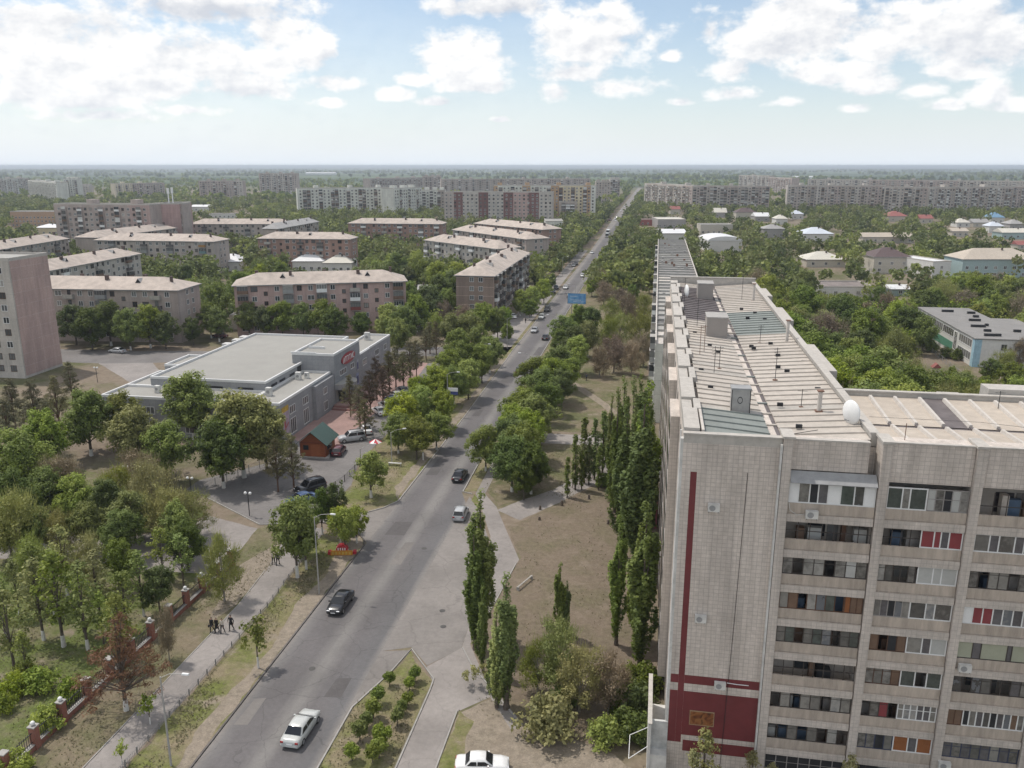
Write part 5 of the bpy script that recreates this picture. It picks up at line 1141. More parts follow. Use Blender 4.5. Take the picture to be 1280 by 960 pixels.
for x, y, s in ((-67.6, 134.2, 1.0), (-67.2, 146, 1.0), (-66.0, 147.2, .8), (-88.5, 132.6, .9), (-83.6, 132, .7), (-66.8, 184.5, 1.2)):
    u = mp('roof_unit', MB().box(x - .5 * s, x + .5 * s, y - .4 * s, y + .4 * s, 6.92, 6.92 + 1.5 * s), M_WHITEWORN)
    MB().tube([(x, y - .41 * s, 7.7), (x, y - .45 * s, 7.7)], .3 * s, 10).build('fan', M_GREY, u)
for y in (167.5, 172, 175.5): mp('roof_unit', MB().box(-94.8, -93.4, y, y + 1.8, 7.02, 8.5), M_WHITEWORN)
# entrance: doorway, round canopy on a column, steps
mp('doorway', MB().box(-62.19, -62.12, 153.4, 156.6, .75, 3.3), M_DARK)
cn = MB(); ring = [(-62.2 + 3.2 * math.sin(a), 155.2 - 3.6 * math.cos(a)) for a in [math.pi * k / 12 for k in range(13)]]
cn.prism(ring, 3.5, 4.5); mp('canopy', cn, M_MALL); mp('canopy_top', MB().prism([(x * 1 - .0, y) for x, y in ring], 4.52, 4.62), M_MALLROOF)
mp('column', MB().tube([(-59.9, 155.0, .6), (-59.9, 155.0, 3.5)], .22, 12), M_CONC)
for k in range(4): mp('step', MB().box(-62.2, -58.8 + .55 * (3 - k), 150.6 - .4 * (3 - k), 159.4 + .3 * (3 - k), .03 + .17 * k, .2 + .17 * k), mat('red step tile', (.27, .12, .10), .7, .15) if k % 2 == 0 else M_PINKPAVE)
# red oval sign with slanting white lettering strokes
sg = thing('shop_sign', 'red oval sign with white slanting letters over the shopping hall entrance', 'sign', (-62.12, 159.5, 8.5), math.pi / 2)
ov = MB(); ov.prism([(3.9 * math.cos(a), 1.15 * math.sin(a)) for a in [2 * math.pi * k / 28 for k in range(28)]], 0, .12)
ovo = ov.build('sign_board', mat('sign red', (.36, .05, .06), .5, .1), sg); ovo.rotation_euler = (math.pi / 2, 0, 0)
lt = MB()
def stroke(x0, z0, x1, z1, w=.17):
    d = Vector((x1 - x0, 0, z1 - z0)); l = d.length; d /= l; lt.obox(((x0 + x1) / 2, -.14, (z0 + z1) / 2), d, (0, 1, 0), d.cross(Vector((0, 1, 0))), l / 2, .02, w / 2)
for x0, z0, x1, z1 in ((-3.1, -.62, -2.55, .55), (-2.55, .55, -2.35, -.6), (-2.85, -.1, -2.45, -.1), (-2.15, .5, -1.3, .55), (-1.75, .5, -1.75, -.55), (-1.05, .5, -.15, .5), (-1.05, .5, -1.05, -.55), (-.15, .5, -.15, -.55), (.25, .5, 1.1, .5), (.68, .5, .68, -.55), (1.45, -.55, 1.45, .5), (1.45, -.5, 2.15, .5), (2.15, .5, 2.15, -.55), (2.5, .5, 3.1, .5), (2.5, .5, 2.5, -.5), (2.5, -.5, 3.1, -.5)): stroke(x0, z0, x1, z1)
lt.build('lettering', M_WHITE, sg)
for k, (y, z, w, h, c, lab) in enumerate(((129.1, 1.2, 2.7, 5.0, None, 'tall pink violet banner with a yellow top at the shopping hall near corner'), (164.2, 4.4, 1.3, 2.4, (.38, .38, .42), 'pale banner right of the red oval sign'), (163.6, 1.4, 1.6, 2.5, (.30, .33, .48), 'bluish white poster low on the shopping hall entrance block'))):
    b = thing('banner', lab, 'banner', (-62.97 if k == 0 else -62.17, y, z), math.pi / 2)
    if c: MB().box(0, w, -.05, 0, 0, h).build('print', mat('banner print %d' % k, c, .7, .35, scale=1.2), b); MB().box(.3, w - .3, -.056, -.051, .3, h * .75).build('figure', mat('banner figure', (.09, .09, .2), .7, .3), b)
    else:
        MB().box(0, w, -.05, 0, 0, h - 1.0).build('print', mat('banner pink violet', (.46, .36, .43), .7, .3, scale=.9, bump=0), b); MB().box(0, w, -.05, 0, h - .999, h).build('yellow_top', mat('banner yellow', (.55, .36, .06), .7, .3, scale=1.5), b)
        MB().obox((w * .5, -.055, 1.2), (.86, 0, .5), (0, 1, 0), (-.5, 0, .86), 1.2, .004, .14).obox((w * .38, -.055, 2.2), (0, 0, 1), (0, 1, 0), (1, 0, 0), 1.0, .004, .3).build('figure', mat('banner red stripe', (.40, .10, .10), .7), b)
# kiosk
kk = thing('kiosk', 'varnished red wooden kiosk with dark green gable roof in the car park', 'kiosk', (-57.0, 122.6, 0), .04)
MB().box(-.4, 5.0, -.5, 5.2, .02, .16).build('base', M_CONC, kk)
kb = MB().box(0, 4.4, 0, 4.6, .16, 2.6); kb._add([(0, 0, 2.6), (4.4, 0, 2.6), (2.2, 0, 4.3), (0, 4.6, 2.6), (4.4, 4.6, 2.6), (2.2, 4.6, 4.3)], [(0, 1, 2), (5, 4, 3)], 0); kb.build('wall', M_WOOD, kk)
for sx in (-1, 1):
    rb = MB(); c = 2.2; e = 2.75
    rb.loft([[(c, -.7, 4.5), (c + sx * e, -.7, 2.28), (c + sx * e, -.7, 2.38), (c, -.7, 4.62)], [(c, 5.3, 4.5), (c + sx * e, 5.3, 2.28), (c + sx * e, 5.3, 2.38), (c, 5.3, 4.62)]]); rb.build('roof', M_GREENROOF, kk)
MB().box(1.9, 3.6, -.06, -.004, .2, 2.3).build('door', mat('lighter varnished wood', (.36, .11, .04), .5, .15), kk); MB().box(.6, 1.5, -.05, -.004, 1.3, 2.1).build('window', M_CARGLASS, kk); MB().box(4.404, 4.46, .8, 3.0, 1.2, 2.2).build('window', M_GLASS, kk)
MB().box(.0, .1, -.05, 0, .16, 2.6).box(4.3, 4.4, -.05, 0, .16, 2.6).box(0, 4.4, -.055, 0, 2.5, 2.62).build('corner_board', mat('dark varnished board', (.20, .05, .025), .6), kk)

# nursery school on the right
sc = thing('school_building', 'white two storey school with flat grey roof, long window bands and a pale blue corner', 'building', (76.3, 210.5, 0)); foot(76.3, 210.5, 0, 21, 46)
MB().box(0, 13.5, 0, 46, 0, 6.8).box(13.502, 20, 4, 30, 0, 6.6).build('wall', W_WHITE, sc)
MB().box(-.25, 13.7, -.25, 46.2, 6.8, 7.05).box(13.71, 20.2, 3.8, 30.2, 6.6, 6.95).build('roof', mat('dusty grey felt', (.235, .225, .215), var=.1, scale=.5), sc)
MB().box(-.06, -.003, 0, 1.5, 0, 6.78).box(0, 1.5, -.06, -.003, 0, 6.78).build('blue_corner', mat('pale blue paint', (.34, .52, .62), .7), sc)
for a, w in ((1.9, 9.0), (15, 8.2), (23.6, 8.2), (36.2, 7.6)):
    for z in (1.2, 4.3):
        if z < 2 and 14 < a < 30: continue
        me, _ = winmesh(w, 2.0, FR_WHITE, 6); obj('window', me, sc, (-.004, a + w / 2, z + 1.0), -math.pi / 2)
for a in (12.2, 33.2): me, _ = winmesh(2.0, 4.6, FR_WHITE, 2); obj('window', me, sc, (-.004, a + 1, 3.8), -math.pi / 2)
MB().box(-.05, -.004, 14.8, 32, .9, 3.0).build('green_panel', mat('green veranda panel', (.10, .28, .19), .6, .2), sc)
for x in (6.5, 9.6): me, _ = winmesh(1.3, 1.5, FR_GREY, 2); obj('window', me, sc, (x, -.004, 5.0), 0); obj('window', me, sc, (x, -.004, 2.0), 0)
for k, (x, y, w) in enumerate(((3, 3, 2.4), (5.6, 3.2, 1.2), (5, 9, 1.6), (4, 15, 3.4), (8, 17, .8), (6.5, 24, 2.8), (9.5, 30, 1.4), (4, 38, 3), (10, 36, 2), (16, 12, 2.2), (16, 9, 1.4), (12, 9.5, 1.6))):
    MB().box(x, x + w, y, y + .7, 7.04 if x < 13.7 else 6.94, 7.65).build('roof_vent', M_DARK, sc)
ph = thing('playhouse', 'small red and white playhouse on the school lawn', 'playhouse', (*G(1166, 466), 0)); MB().box(0, 1.6, 0, 1.4, 0, 1.2).build('wall', W_CREAM, ph); MB().loft([[(-.2, -.2, 1.2), (1.8, -.2, 1.2), (.8, -.2, 2.2)], [(-.2, 1.6, 1.2), (1.8, 1.6, 1.2), (.8, 1.6, 2.2)]]).build('roof', RF_RED, ph)

# ------------------------------------------------------------------ street furniture and fences
bf = thing('park_fence', 'long park fence of red brick posts with dark iron panels on a low brick plinth', 'fence', (-49.2, 46, 0))
MB().box(-.18, .18, -12, 38.5, 0, .5).build('plinth', M_BRICK, bf); MB().box(-.22, .22, -12, 38.5, .5, .56).build('coping', M_CONC, bf)
ys_ = [-11 + 3.3 * k for k in range(16)]
for k, yy in enumerate(ys_):
    pst = MB().box(-.28, .28, yy - .28, yy + .28, 0, 2.05).build('post', M_BRICK, bf)
    cpp = MB().box(-.34, .34, yy - .34, yy + .34, 2.05, 2.15).build('cap', M_CONC, pst)
    if k in (3, 5, 6, 9, 10, 12, 13): MB().ball((0, yy, 2.36), .2, 10, 6).build('lamp_globe', M_WHITE, pst)
    if k < 15:
        pm = MB()
        for q in range(11): pm.box(-.02, .02, yy + .45 + q * .24, yy + .48 + q * .24, .56, 1.7)
        pm.box(-.03, .03, yy + .281, yy + 3.02, .72, .77).box(-.03, .03, yy + .281, yy + 3.02, 1.55, 1.6)
        pm.build('iron_panel', M_BLACK, bf)
def railfence(name, label, pts, h=1.0, step=2.0, m=None, infill=0, posth=.1):
    m = m or M_GREY; t = thing(name, label, 'fence', (pts[0][0], pts[0][1], 0)); x0, y0 = pts[0]; n = 0
    for (xa, ya), (xb, yb) in zip(pts, pts[1:]):
        L = math.hypot(xb - xa, yb - ya); k = max(1, int(L / step)); dx, dy = (xb - xa) / k, (yb - ya) / k
        for i in range(k + (xb, yb).__eq__(pts[-1])):
            x, y = xa + dx * i - x0, ya + dy * i - y0
            if n < 100: MB().box(x - .035, x + .035, y - .035, y + .035, 0, h + posth).build('post', m, t)
            n += 1
            if i < k:
                f = MB(); a = Vector((x, y, 0)); b = Vector((x + dx, y + dy, 0))
                for z in ((h, .25) if not infill else (h, .15)): f.tube([a + Vector((0, 0, z)), b + Vector((0, 0, z))], .022, 4)
                for q in range(infill): p = a.lerp(b, (q + .5) / infill); f.tube([p + Vector((0, 0, .15)), p + Vector((0, 0, h))], .014, 4)
                if n < 100: f.build('panel', m, t)
    return t
railfence('low_fence', 'low grey picket fence between the footpath and the grassy verge', [(-40.42, 30), (-40.42, 76), (-40.9, 84), (-41.3, 91)], .62, 1.55, mat('weathered fence grey', (.27, .26, .25), .8), 7)
railfence('railing', 'dark metal railing along the avenue side of the car park', [(-46.4, 107.5), (-45.6, 113), (-45.6, 122)], 1.1, 2.2, M_BLACK, 8)
railfence('railing', 'pale topped railing on the park side of the car park', [(-65.2, 106.2), (-60.4, 118.4)], 1.2, 2.0, mat('pale railing', (.40, .39, .38), .7), 8)
railfence('railing', 'dark railing behind the pines at the far end of the pink plaza', [(-62.5, 192.5), (-47, 192.5)], 1.2, 2.5, M_BLACK, 8)
railfence('railing', 'thin wooden rail beside the slim young poplars', [(-10.9, 116.5), (-8.2, 121), (-6.8, 124)], .9, 1.6, M_RUST)
railfence('school_fence', 'long grey fence along the school drive', [(70, 190), (71.5, 222), (72, 258)], 1.2, 3.0, M_GREY, 5)
LAMPS = []
def lamp(x, y, label, h=8.6, arm=2.0, rz=0.0, m=None):
    t = thing('street_lamp', label, 'street lamp', (x, y, 0), rz, 'street lamps'); m = m or mat('lamp post concrete', (.40, .385, .36), .8, .15)
    MB().tube([(0, 0, 0), (0, 0, h * .5), (0, 0, h)], [.095, .075, .055], 8).build('post', m, t)
    MB().tube([(0, 0, h - .1), (arm * .4, 0, h + .35), (arm, 0, h + .5)], .032, 6).build('arm', m, t)
    MB().box(arm - .1, arm + .5, -.11, .11, h + .44, h + .56, taper=.03).build('lamp_head', M_WHITE, t)
    return t
for u, v, lab, h, rz in ((399, 742, 'leaning concrete street lamp on the bare verge by the three crooked kerb trees', 9.4, 0), (560, 520, 'street lamp carrying a small blue and white sign board', 8.4, 0), (600, 478, 'street lamp at the far end of the leafy kerb row', 8.4, 0), (652, 392, 'street lamp in front of the brown corner block', 8.6, 0), (214, 957, 'slim street lamp beside the near footpath', 8.2, 0), (452, 601, 'short lamp with a white head above the car park tree', 5.2, .6), (490, 580, 'street lamp by the roadside bench in the long grass', 5.4, .4), (634, 436, 'street lamp on the verge beyond the side drive', 8, 0), (703, 345, 'street lamp beside the flower bed of the side street', 8, 0)):
    x, y = G(u, v); lamp(x, y, lab, h, rz=rz)
for k, (X, Y) in enumerate(((-25.2, 168), (-25.4, 215), (-26, 275))): lamp(X, Y, ['nearest', 'middle', 'farthest'][k] + ' street lamp among the trees right of the avenue', 8.4, rz=math.pi)
def globe(x, y, lab):
    t = thing('globe_lamp', lab, 'lamp', (x, y, 0), 0, 'twin globe lamps round the park'); MB().tube([(0, 0, 0), (0, 0, 3.2)], .06, 6).tube([(-.35, 0, 3.15), (.35, 0, 3.15)], .03, 5).build('post', M_BLACK, t)
    for s in (-.35, .35): MB().ball((s, 0, 3.4), .21, 10, 6).build('globe', M_WHITE, t)
for u, v, lab in ((312, 645, 'twin globe lamp by the car park fence corner'), (240, 625, 'twin globe lamp in front of the bare park tree'), (160, 610, 'twin globe lamp on the shady drive behind the park'), (122, 478, 'twin globe lamp at the left corner of the shopping hall'), (398, 422, 'twin globe lamp behind the shopping hall roof')): globe(*G(u, v), lab)
# signs
x, y = G(725, 386, 2.0); bb = thing('billboard', 'faded blue billboard standing over the trees right of the avenue', 'billboard', (-24.3, 262, 0), -.1)
bbm, t_, p_ = nt('faded blue print'); vec = N(t_, 'ShaderNodeTexCoord').outputs['Object']; n_ = noise(t_, vec, .7, 4); r_ = ramp(t_, [(.38, (.06, .22, .48)), (.6, (.16, .36, .60)), (.72, (.32, .48, .66))]); t_.links.new(n_.outputs[0], r_.inputs[0]); t_.links.new(r_.outputs[0], p_.inputs[0])
MB().box(-2.9, 2.9, -.12, .12, 4.4, 7.6).build('board', bbm, bb); MB().box(-2.0, 1.4, -.135, -.123, 5.4, 5.65).box(-1.2, 2.2, -.135, -.123, 4.9, 5.1).box(-2.2, .2, -.135, -.123, 6.6, 6.8).build('print', mat('pale blue lettering', (.42, .56, .72), .7), bb); MB().tube([(-1.6, 0, 0), (-1.6, 0, 4.4)], .12, 8).build('post', M_GREY, bb); MB().tube([(1.6, 0, 0), (1.6, 0, 4.4)], .12, 8).build('post', M_GREY, bb)
MB().box(-3.0, 3.0, -.16, .16, 7.6, 7.72).box(-3.0, 3.0, -.16, .16, 4.28, 4.4).box(-3.0, -2.9, -.16, .16, 4.4, 7.6).box(2.9, 3.0, -.16, .16, 4.4, 7.6).build('frame', M_GREY, bb)
x, y = G(560, 520); b2 = thing('sign_board', 'small blue and white advertising board hung on a street lamp post', 'sign', (x + .2, y - .2, 4.4)); MB().box(0, 1.9, -.06, .06, 0, .65).build('blue_band', mat('sign navy', (.06, .08, .25), .6), b2); MB().box(0, 1.9, -.06, .06, .651, 1.35).build('white_band', M_WHITE, b2)
MB().box(-.1, .0, -.03, .03, .2, .26).box(-.1, .0, -.03, .03, 1.1, 1.16).build('bracket', M_BLACK, b2)
x, y = G(428, 692); st = thing('play_figure', 'red arched and orange ornament standing among the crooked kerb trees', 'ornament', (x, y, 0), .2)
ab = MB(); n = 12; ab.loft([[(.75 * math.cos(math.pi * k / n), e, .55 + .75 * math.sin(math.pi * k / n)) for k in range(n + 1)] for e in (-.35, .35)]); ab.build('arch', mat('ornament red', (.50, .03, .045), .5, .15), st)
MB().box(-1.35, 1.35, -.5, -.36, .0, .62).build('front_board', mat('ornament orange', (.62, .26, .03), .5, .15), st); sm = MB()
for k in range(6): sm.box(-1.2 + k * .42, -.98 + k * .42, -.52, -.501, .12, .5)
sm.build('painted_stripe', mat('ornament yellow', (.62, .42, .08), .5), st); MB().box(-1.75, -1.35, -.3, .3, 0, .4).box(1.35, 1.75, -.3, .3, 0, .4).build('side_block', mat('ornament red', (.5, .03, .045)), st)
for q in range(4): MB().box(-.5 + q * .28, -.36 + q * .28, -.37, -.352, .62, .95).build('white_mark', M_WHITE, st)
x, y = G(470, 566); um = thing('market_umbrella', 'red and white umbrella shade by the car park gate', 'umbrella', (x, y, 0)); cone = MB(); n = 8
for k in range(n):
    a, b = 2 * math.pi * k / n, 2 * math.pi * (k + 1) / n; cone.face([(1.1 * math.cos(a), 1.1 * math.sin(a), 1.9), (1.1 * math.cos(b), 1.1 * math.sin(b), 1.9), (0, 0, 2.5)], k % 2)
cone.build('canopy', [mat('ornament red', (.5, .03, .045)), M_WHITE], um); MB().tube([(0, 0, 0), (0, 0, 2.5)], .03, 5).build('pole', M_GREY, um)
def bench(u, v, lab, rz=0, L=1.8, m=None, w=.2):
    x, y = G(u, v); t = thing('bench', lab, 'bench', (x, y, 0), rz); m = m or M_WHITEWORN
    MB().box(-L / 2, L / 2, -w, w, .42, .48).build('seat', m, t); MB().box(-L / 2 + .1, -L / 2 + .2, -.18, .18, 0, .42).build('leg', M_CONC, t); MB().box(L / 2 - .2, L / 2 - .1, -.18, .18, 0, .42).build('leg', M_CONC, t)
bench(494, 582, 'pale bench in the long grass beside the avenue', 0, 2.2); bench(656, 731, 'long pale beam seat on two stumps in the trodden field', 1.2, 3.4, mat('grey weathered beam', (.36, .34, .31)), .09)
for k, (u, v, hh) in enumerate(((736, 624, .7), (702, 632, .8), (675, 637, .6), (674, 650, .5), (760, 655, .6), (818, 680, .7), (818, 783, .8), (818, 702, .5))):
    x, y = G(u, v); tag(MB().tube([(x, y, 0), (x + .04, y, hh * .6), (x, y, hh)], [.2, .17, .13], 8).build('tree_stump', M_BARK), ORD[k] + ' dark stump from the far left of the trodden field', 'stump', 'stumps in the trodden field')
for u, v, lab in ((529, 575, 'white roadside marker post in the grass near the avenue'), (565, 512, 'white marker post beside the lamp with the sign board')):
    x, y = G(u, v); t = thing('marker_post', lab, 'post', (x, y, 0)); MB().tube([(0, 0, 0), (0, 0, 1.3)], .14, 8).build('post', M_LIME, t); MB().tube([(0, 0, 1.3), (0, 0, 1.38)], .17, 8).build('cap', M_GREY, t)
# ------------------------------------------------------------------ vehicles
CARSH = {}
def carshape(kind):
    if kind in CARSH: return CARSH[kind]
    P = dict(  # half length, half width, belt height, roof height, hood height, boot height, cabin: rear base, rear top, front top, front base
        sedan=(2.3, .88, .92, 1.42, .84, .90, -1.62, -1.0, .38, 1.15), hatch=(2.05, .84, .92, 1.46, .82, .95, -1.98, -1.55, .42, 1.1),
        suv=(2.4, .94, 1.08, 1.80, 1.05, 1.12, -2.28, -2.0, .45, 1.15), saloon=(2.15, .80, .93, 1.42, .88, .92, -1.35, -.95, .25, .85))[kind]
    hl, hw, be, ro, ho, bo, rb, rt, ft, fb = P; mb = MB()
    def sec(y, w, zl, zm, zt, crown):
        return [(0, y, zl), (-w * .9, y, zl), (-w, y, zl + .12), (-w, y, zm), (-w * .95, y, zt), (-w * .6, y, zt + crown), (0, y, zt + crown * 1.3), (w * .6, y, zt + crown), (w * .95, y, zt), (w, y, zm), (w, y, zl + .12), (w * .9, y, zl)]
    st = [(-hl, .80, .34, .55, bo - .22, .0), (-hl + .06, .93, .26, .6, bo - .06, .03), (-hl + .3, .98, .2, .62, bo, .04), (rb, 1, .19, .64, be, .03), (-.6, 1, .18, .66, be, .02), (.5, 1, .18, .66, be - .01, .02), (fb, 1, .19, .64, be - .03, .03), (hl - .7, .97, .2, .6, ho, .05), (hl - .2, .92, .24, .56, ho - .1, .05), (hl - .04, .84, .3, .5, ho - .22, .03), (hl, .76, .36, .46, ho - .32, 0)]
    mb.loft([sec(y, w * hw, a, b, c, d) for y, w, a, b, c, d in st])
    wb, wt = hw * .93, hw * .72
    def cs(y, wB, wT, z0, z1): return [(-wB, y, z0), (-wT, y, z1), (-wT * .5, y, z1 + .04), (wT * .5, y, z1 + .04), (wT, y, z1), (wB, y, z0)]
    mb.loft([cs(rb, wb, wb * .98, be - .02, be + .01), cs(rt, wb, wt, be - .02, ro - .05), cs((rt + ft) / 2, wb, wt * 1.02, be - .02, ro), cs(ft, wb, wt, be - .02, ro - .04), cs(fb, wb, wb * .98, be - .04, be + .0)])
    wins = []
    def q4(y0, z0, w0, y1, z1, w1, off): return [(-w0, y0, z0), (w0, y0, z0), (w1, y1, z1), (-w1, y1, z1)]
    def lerp(a, b, t): return a + (b - a) * t
    for nm, yb, yt in (('rear_window', rb, rt), ('windscreen', fb, ft)):
        s = -1 if yb < 0 else 1; a, b = .08, .93
        o = .035; v = q4(lerp(yb, yt, a) + s * o, lerp(be, ro, a) + o, lerp(wb, wt, a) * .9, lerp(yb, yt, b) + s * o * .6, lerp(be, ro, b) + o, lerp(wb, wt, b) * .92, 0)
        wins.append((nm, MB().face(v if s < 0 else v[::-1])))
    for s in (-1, 1):
        mid = (rt + ft) / 2 - .05
        for (y0b, y1b, y0t, y1t) in ((lerp(rb, rt, .35), mid - .05, rt + .06, mid - .05), (mid + .05, lerp(fb, ft, .22), mid + .05, ft - .04)):
            z0, z1 = be + .06, ro - .14; w0 = lerp(wb, wt, .13) + .018; w1 = lerp(wb, wt, .8) + .03
            v = [(s * w0, y0b, z0), (s * w0, y1b, z0), (s * w1, y1t, z1), (s * w1, y0t, z1)]
            wins.append(('side_window', MB().face(v if s > 0 else v[::-1])))
    parts = []
    wr = .31 if kind != 'suv' else .37
    for s in (-1, 1):
        for y in (-hl * .62, hl * .64):
            parts.append(('wheel', MB().tube([(s * (hw - .2), y, wr), (s * (hw + .012), y, wr)], wr, 16), M_TYRE, (('rim', MB().tube([(s * (hw + .0), y, wr), (s * (hw + .022), y, wr)], wr * .62, 12), M_RIM),)))
        parts.append(('headlight', MB().obox((s * hw * .62, hl - .1, ho - .22), (1, 0, 0), (0, .9, -.4), (0, .4, .9), .17, .05, .075), M_LAMP, ()))
        parts.append(('tail_light', MB().box(s * hw * .74 - .13, s * hw * .74 + .13, -hl - .015, -hl + .12, bo - .26, bo - .1), M_TAIL, ()))
        parts.append(('mirror', MB().box(s * (hw + .06) - .09, s * (hw + .06) + .09, fb - .42, fb - .28, be + .02, be + .16), None, ()))
    parts.append(('number_plate', MB().box(-.26, .26, -hl - .02, -hl + .02, .52, .63), M_WHITE, ())); parts.append(('number_plate', MB().box(-.26, .26, hl - .02, hl + .02, .42, .53), M_WHITE, ()))
    parts.append(('bumper', MB().box(-hw * .86, hw * .86, -hl - .05, -hl + .14, .34, .5), None, ())); parts.append(('grille', MB().box(-.34, .34, hl - .05, hl + .015, .54, .64), M_BLACK, ()))
    if kind == 'suv':
        for s in (-1, 1): parts.append(('roof_rail', MB().box(s * wt - .03, s * wt + .03, rt + .2, ft - .2, ro + .02, ro + .08), M_BLACK, ()))
    CARSH[kind] = (mb, [(n, m.mesh(n, [M_CARGLASS])) for n, m in wins], parts, {}); return CARSH[kind]
def paint(c, name):
    if name in MATS: return MATS[name]
    m, t, p = nt(name); p.inputs['Base Color'].default_value = (*c, 1); p.inputs['Roughness'].default_value = .32; p.inputs['Coat Weight'].default_value = .5; p.inputs['Coat Roughness'].default_value = .08
    vec = N(t, 'ShaderNodeTexCoord').outputs['Object']; n = noise(t, vec, 1.4, 4); r = ramp(t, [(.3, mulc(c, .86)), (.7, mulc(c, 1.08))]); t.links.new(n.outputs[0], r.inputs[0]); t.links.new(r.outputs[0], p.inputs['Base Color'])
    MATS[name] = m; return m
PAINT = dict(silver=paint((.42, .43, .44), 'silver paint'), black=paint((.014, .014, .017), 'black paint'), white=paint((.76, .76, .75), 'white car paint'), grey=paint((.20, .21, .22), 'grey paint'), wine=paint((.10, .022, .028), 'wine paint'), blue=paint((.05, .09, .19), 'blue paint'), pale=paint((.50, .51, .49), 'pale metallic paint'), green=paint((.06, .10, .09), 'dark green paint'), red=paint((.32, .03, .03), 'red paint'), beige=paint((.46, .42, .34), 'beige paint'))
CARGRP = {}
def car(kind, colour, x, y, rz, label, group, far=False, z=.022):
    mb, wins, parts, cache = carshape(kind)
    t = thing('parked_car' if 'parked' in label else 'car', label, 'car', (x, y, z), rz, group); pm = PAINT[colour]
    if colour not in cache: cache[colour] = (mb.mesh('body', [pm], True), [(n, m.mesh(n, [mm or pm]), [(sn, sm.mesh(sn, [smm])) for sn, sm, smm in sub]) for n, m, mm, sub in parts])
    body, ps = cache[colour]; obj('body', body, t)
    for n, me in wins: obj(n, me, t)
    for n, me, sub in ps:
        if far and n in ('mirror', 'grille', 'bumper'): continue
        o = obj(n, me, t)
        for sn, sm in sub: obj(sn, sm, o)
    return t
AV = 'cars driving on the avenue'; PK = 'cars parked by the shopping hall'
def cpx(kind, col, u, v, rz, label, group=AV, **k): x, y = G(u, v); return car(kind, col, x, y, rz, label, group, **k)
UP, DN = 0.0, math.pi
cpx('sedan', 'pale', 377, 916, UP - .03, 'silver sedan driving away nearest the camera on the avenue')
cpx('sedan', 'black', 426, 758, DN, 'shiny black sedan coming towards the camera past the bare verge')
cpx('hatch', 'silver', 576, 646, UP + .05, 'silver estate car pulling in beside the first tall poplar')
cpx('sedan', 'black', 575, 598, UP, 'black sedan driving away beside the lone young tree')
cpx('sedan', 'black', 650, 466, UP, 'small dark car driving away past the long row of bushy trees')
cpx('sedan', 'black', 682, 424, UP, 'dark car driving away just after the silver oncoming one')
cpx('sedan', 'silver', 668, 415, DN, 'silver car coming on at the side street crossing')
cpx('sedan', 'pale', 677, 398, DN, 'pale silver car second in the oncoming line at the crossing')
cpx('suv', 'black', 684, 389, DN, 'dark off road car third in the oncoming line')
cpx('sedan', 'white', 707, 361, DN, 'white car coming on under the flower bed wall')
cpx('sedan', 'white', 728, 346, DN + .1, 'white car crossing the middle of the avenue far off')
cpx('sedan', 'grey', 712, 371, UP, 'grey car half hidden by the blue billboard')
cpx('sedan', 'black', 691, 366, DN + .2, 'dark car parked at the kerb under round green trees', 'cars parked along the avenue')
cpx('sedan', 'black', 695, 361, DN + .2, 'second dark car parked behind the first under round trees', 'cars parked along the avenue')
for k, (u, v, c, d, lab) in enumerate(((740, 317, 'white', DN, 'white saloon far along the avenue beside two darker cars'), (750, 320, 'black', UP, 'dark car far along the avenue near the right kerb'), (755, 312, 'black', UP, 'small dark car farther on near the right kerb'), (771, 271, 'beige', DN, 'sand coloured car far beyond the bus'), (776, 264, 'white', DN, 'white car just below the distant junction'), (781, 259, 'white', DN, 'white car entering the distant junction'), (783, 256, 'silver', DN, 'silver car in the distant junction queue'), (788, 250, 'white', DN, 'white speck of a car beyond the junction'), (794, 241, 'white', DN, 'farthest white car on the avenue'), (720, 331, 'black', DN, 'dark car parked before the shops of the brown corner block'), (717, 333, 'grey', DN, 'grey car parked before the shops of the brown corner block'))):
    cpx('sedan', c, u, v, d, lab, far=True)
for k in range(14):
    x = -28 - (k % 5) * 5 + 14; y = 742 + (k // 5) * 20 + (k % 3) * 4
    car('sedan', ('white', 'silver', 'black', 'white', 'wine')[k % 5], x - 8, y, .7 + k, ORD[k] + ' car from the near end in the crowded roadside car park beyond the poplars', 'cars in the far roadside car park', True)
cpx('saloon', 'white', 603, 963, -1.40, 'white old boxy saloon parked on the dusty track at the bottom edge', 'cars parked on dirt')
cpx('hatch', 'wine', 424, 567, .12, 'dark wine hatchback parked beside the red kiosk', PK); cpx('suv', 'silver', 440, 551, 2.15, 'silver estate car parked slantwise in front of the kiosk', PK); cpx('sedan', 'white', 458, 540, .45, 'white sedan parked beyond the silver estate car', PK)
cpx('suv', 'black', 388, 614, 2.55, 'black off road car parked behind the kerb trees of the car park', PK); cpx('sedan', 'blue', 377, 628, 2.5, 'blue grey car parked under the leafy kerb tree', PK)
for k, (u, v, c) in enumerate(((474, 517, 'white'), (482, 510, 'silver'), (489, 503, 'blue'), (496, 497, 'silver'), (503, 491, 'grey'))): cpx('sedan', c, u, v, .7, f'{c} car parked in the row under the pines, {ORD[k]} from the near end', PK)
cpx('sedan', 'silver', 147, 441, 1.48, 'silver hatchback parked on the yard road behind the shopping hall', 'cars in the yards')
cpx('sedan', 'white', 641, 397, .4, 'white car parked beside the brown corner block', 'cars in the yards'); cpx('sedan', 'black', 530, 412, 1.4, 'dark car parked among pines behind the shopping hall', 'cars in the yards'); cpx('sedan', 'wine', 275, 422, 1.4, 'reddish car half hidden in the yard of the pink block', 'cars in the yards')
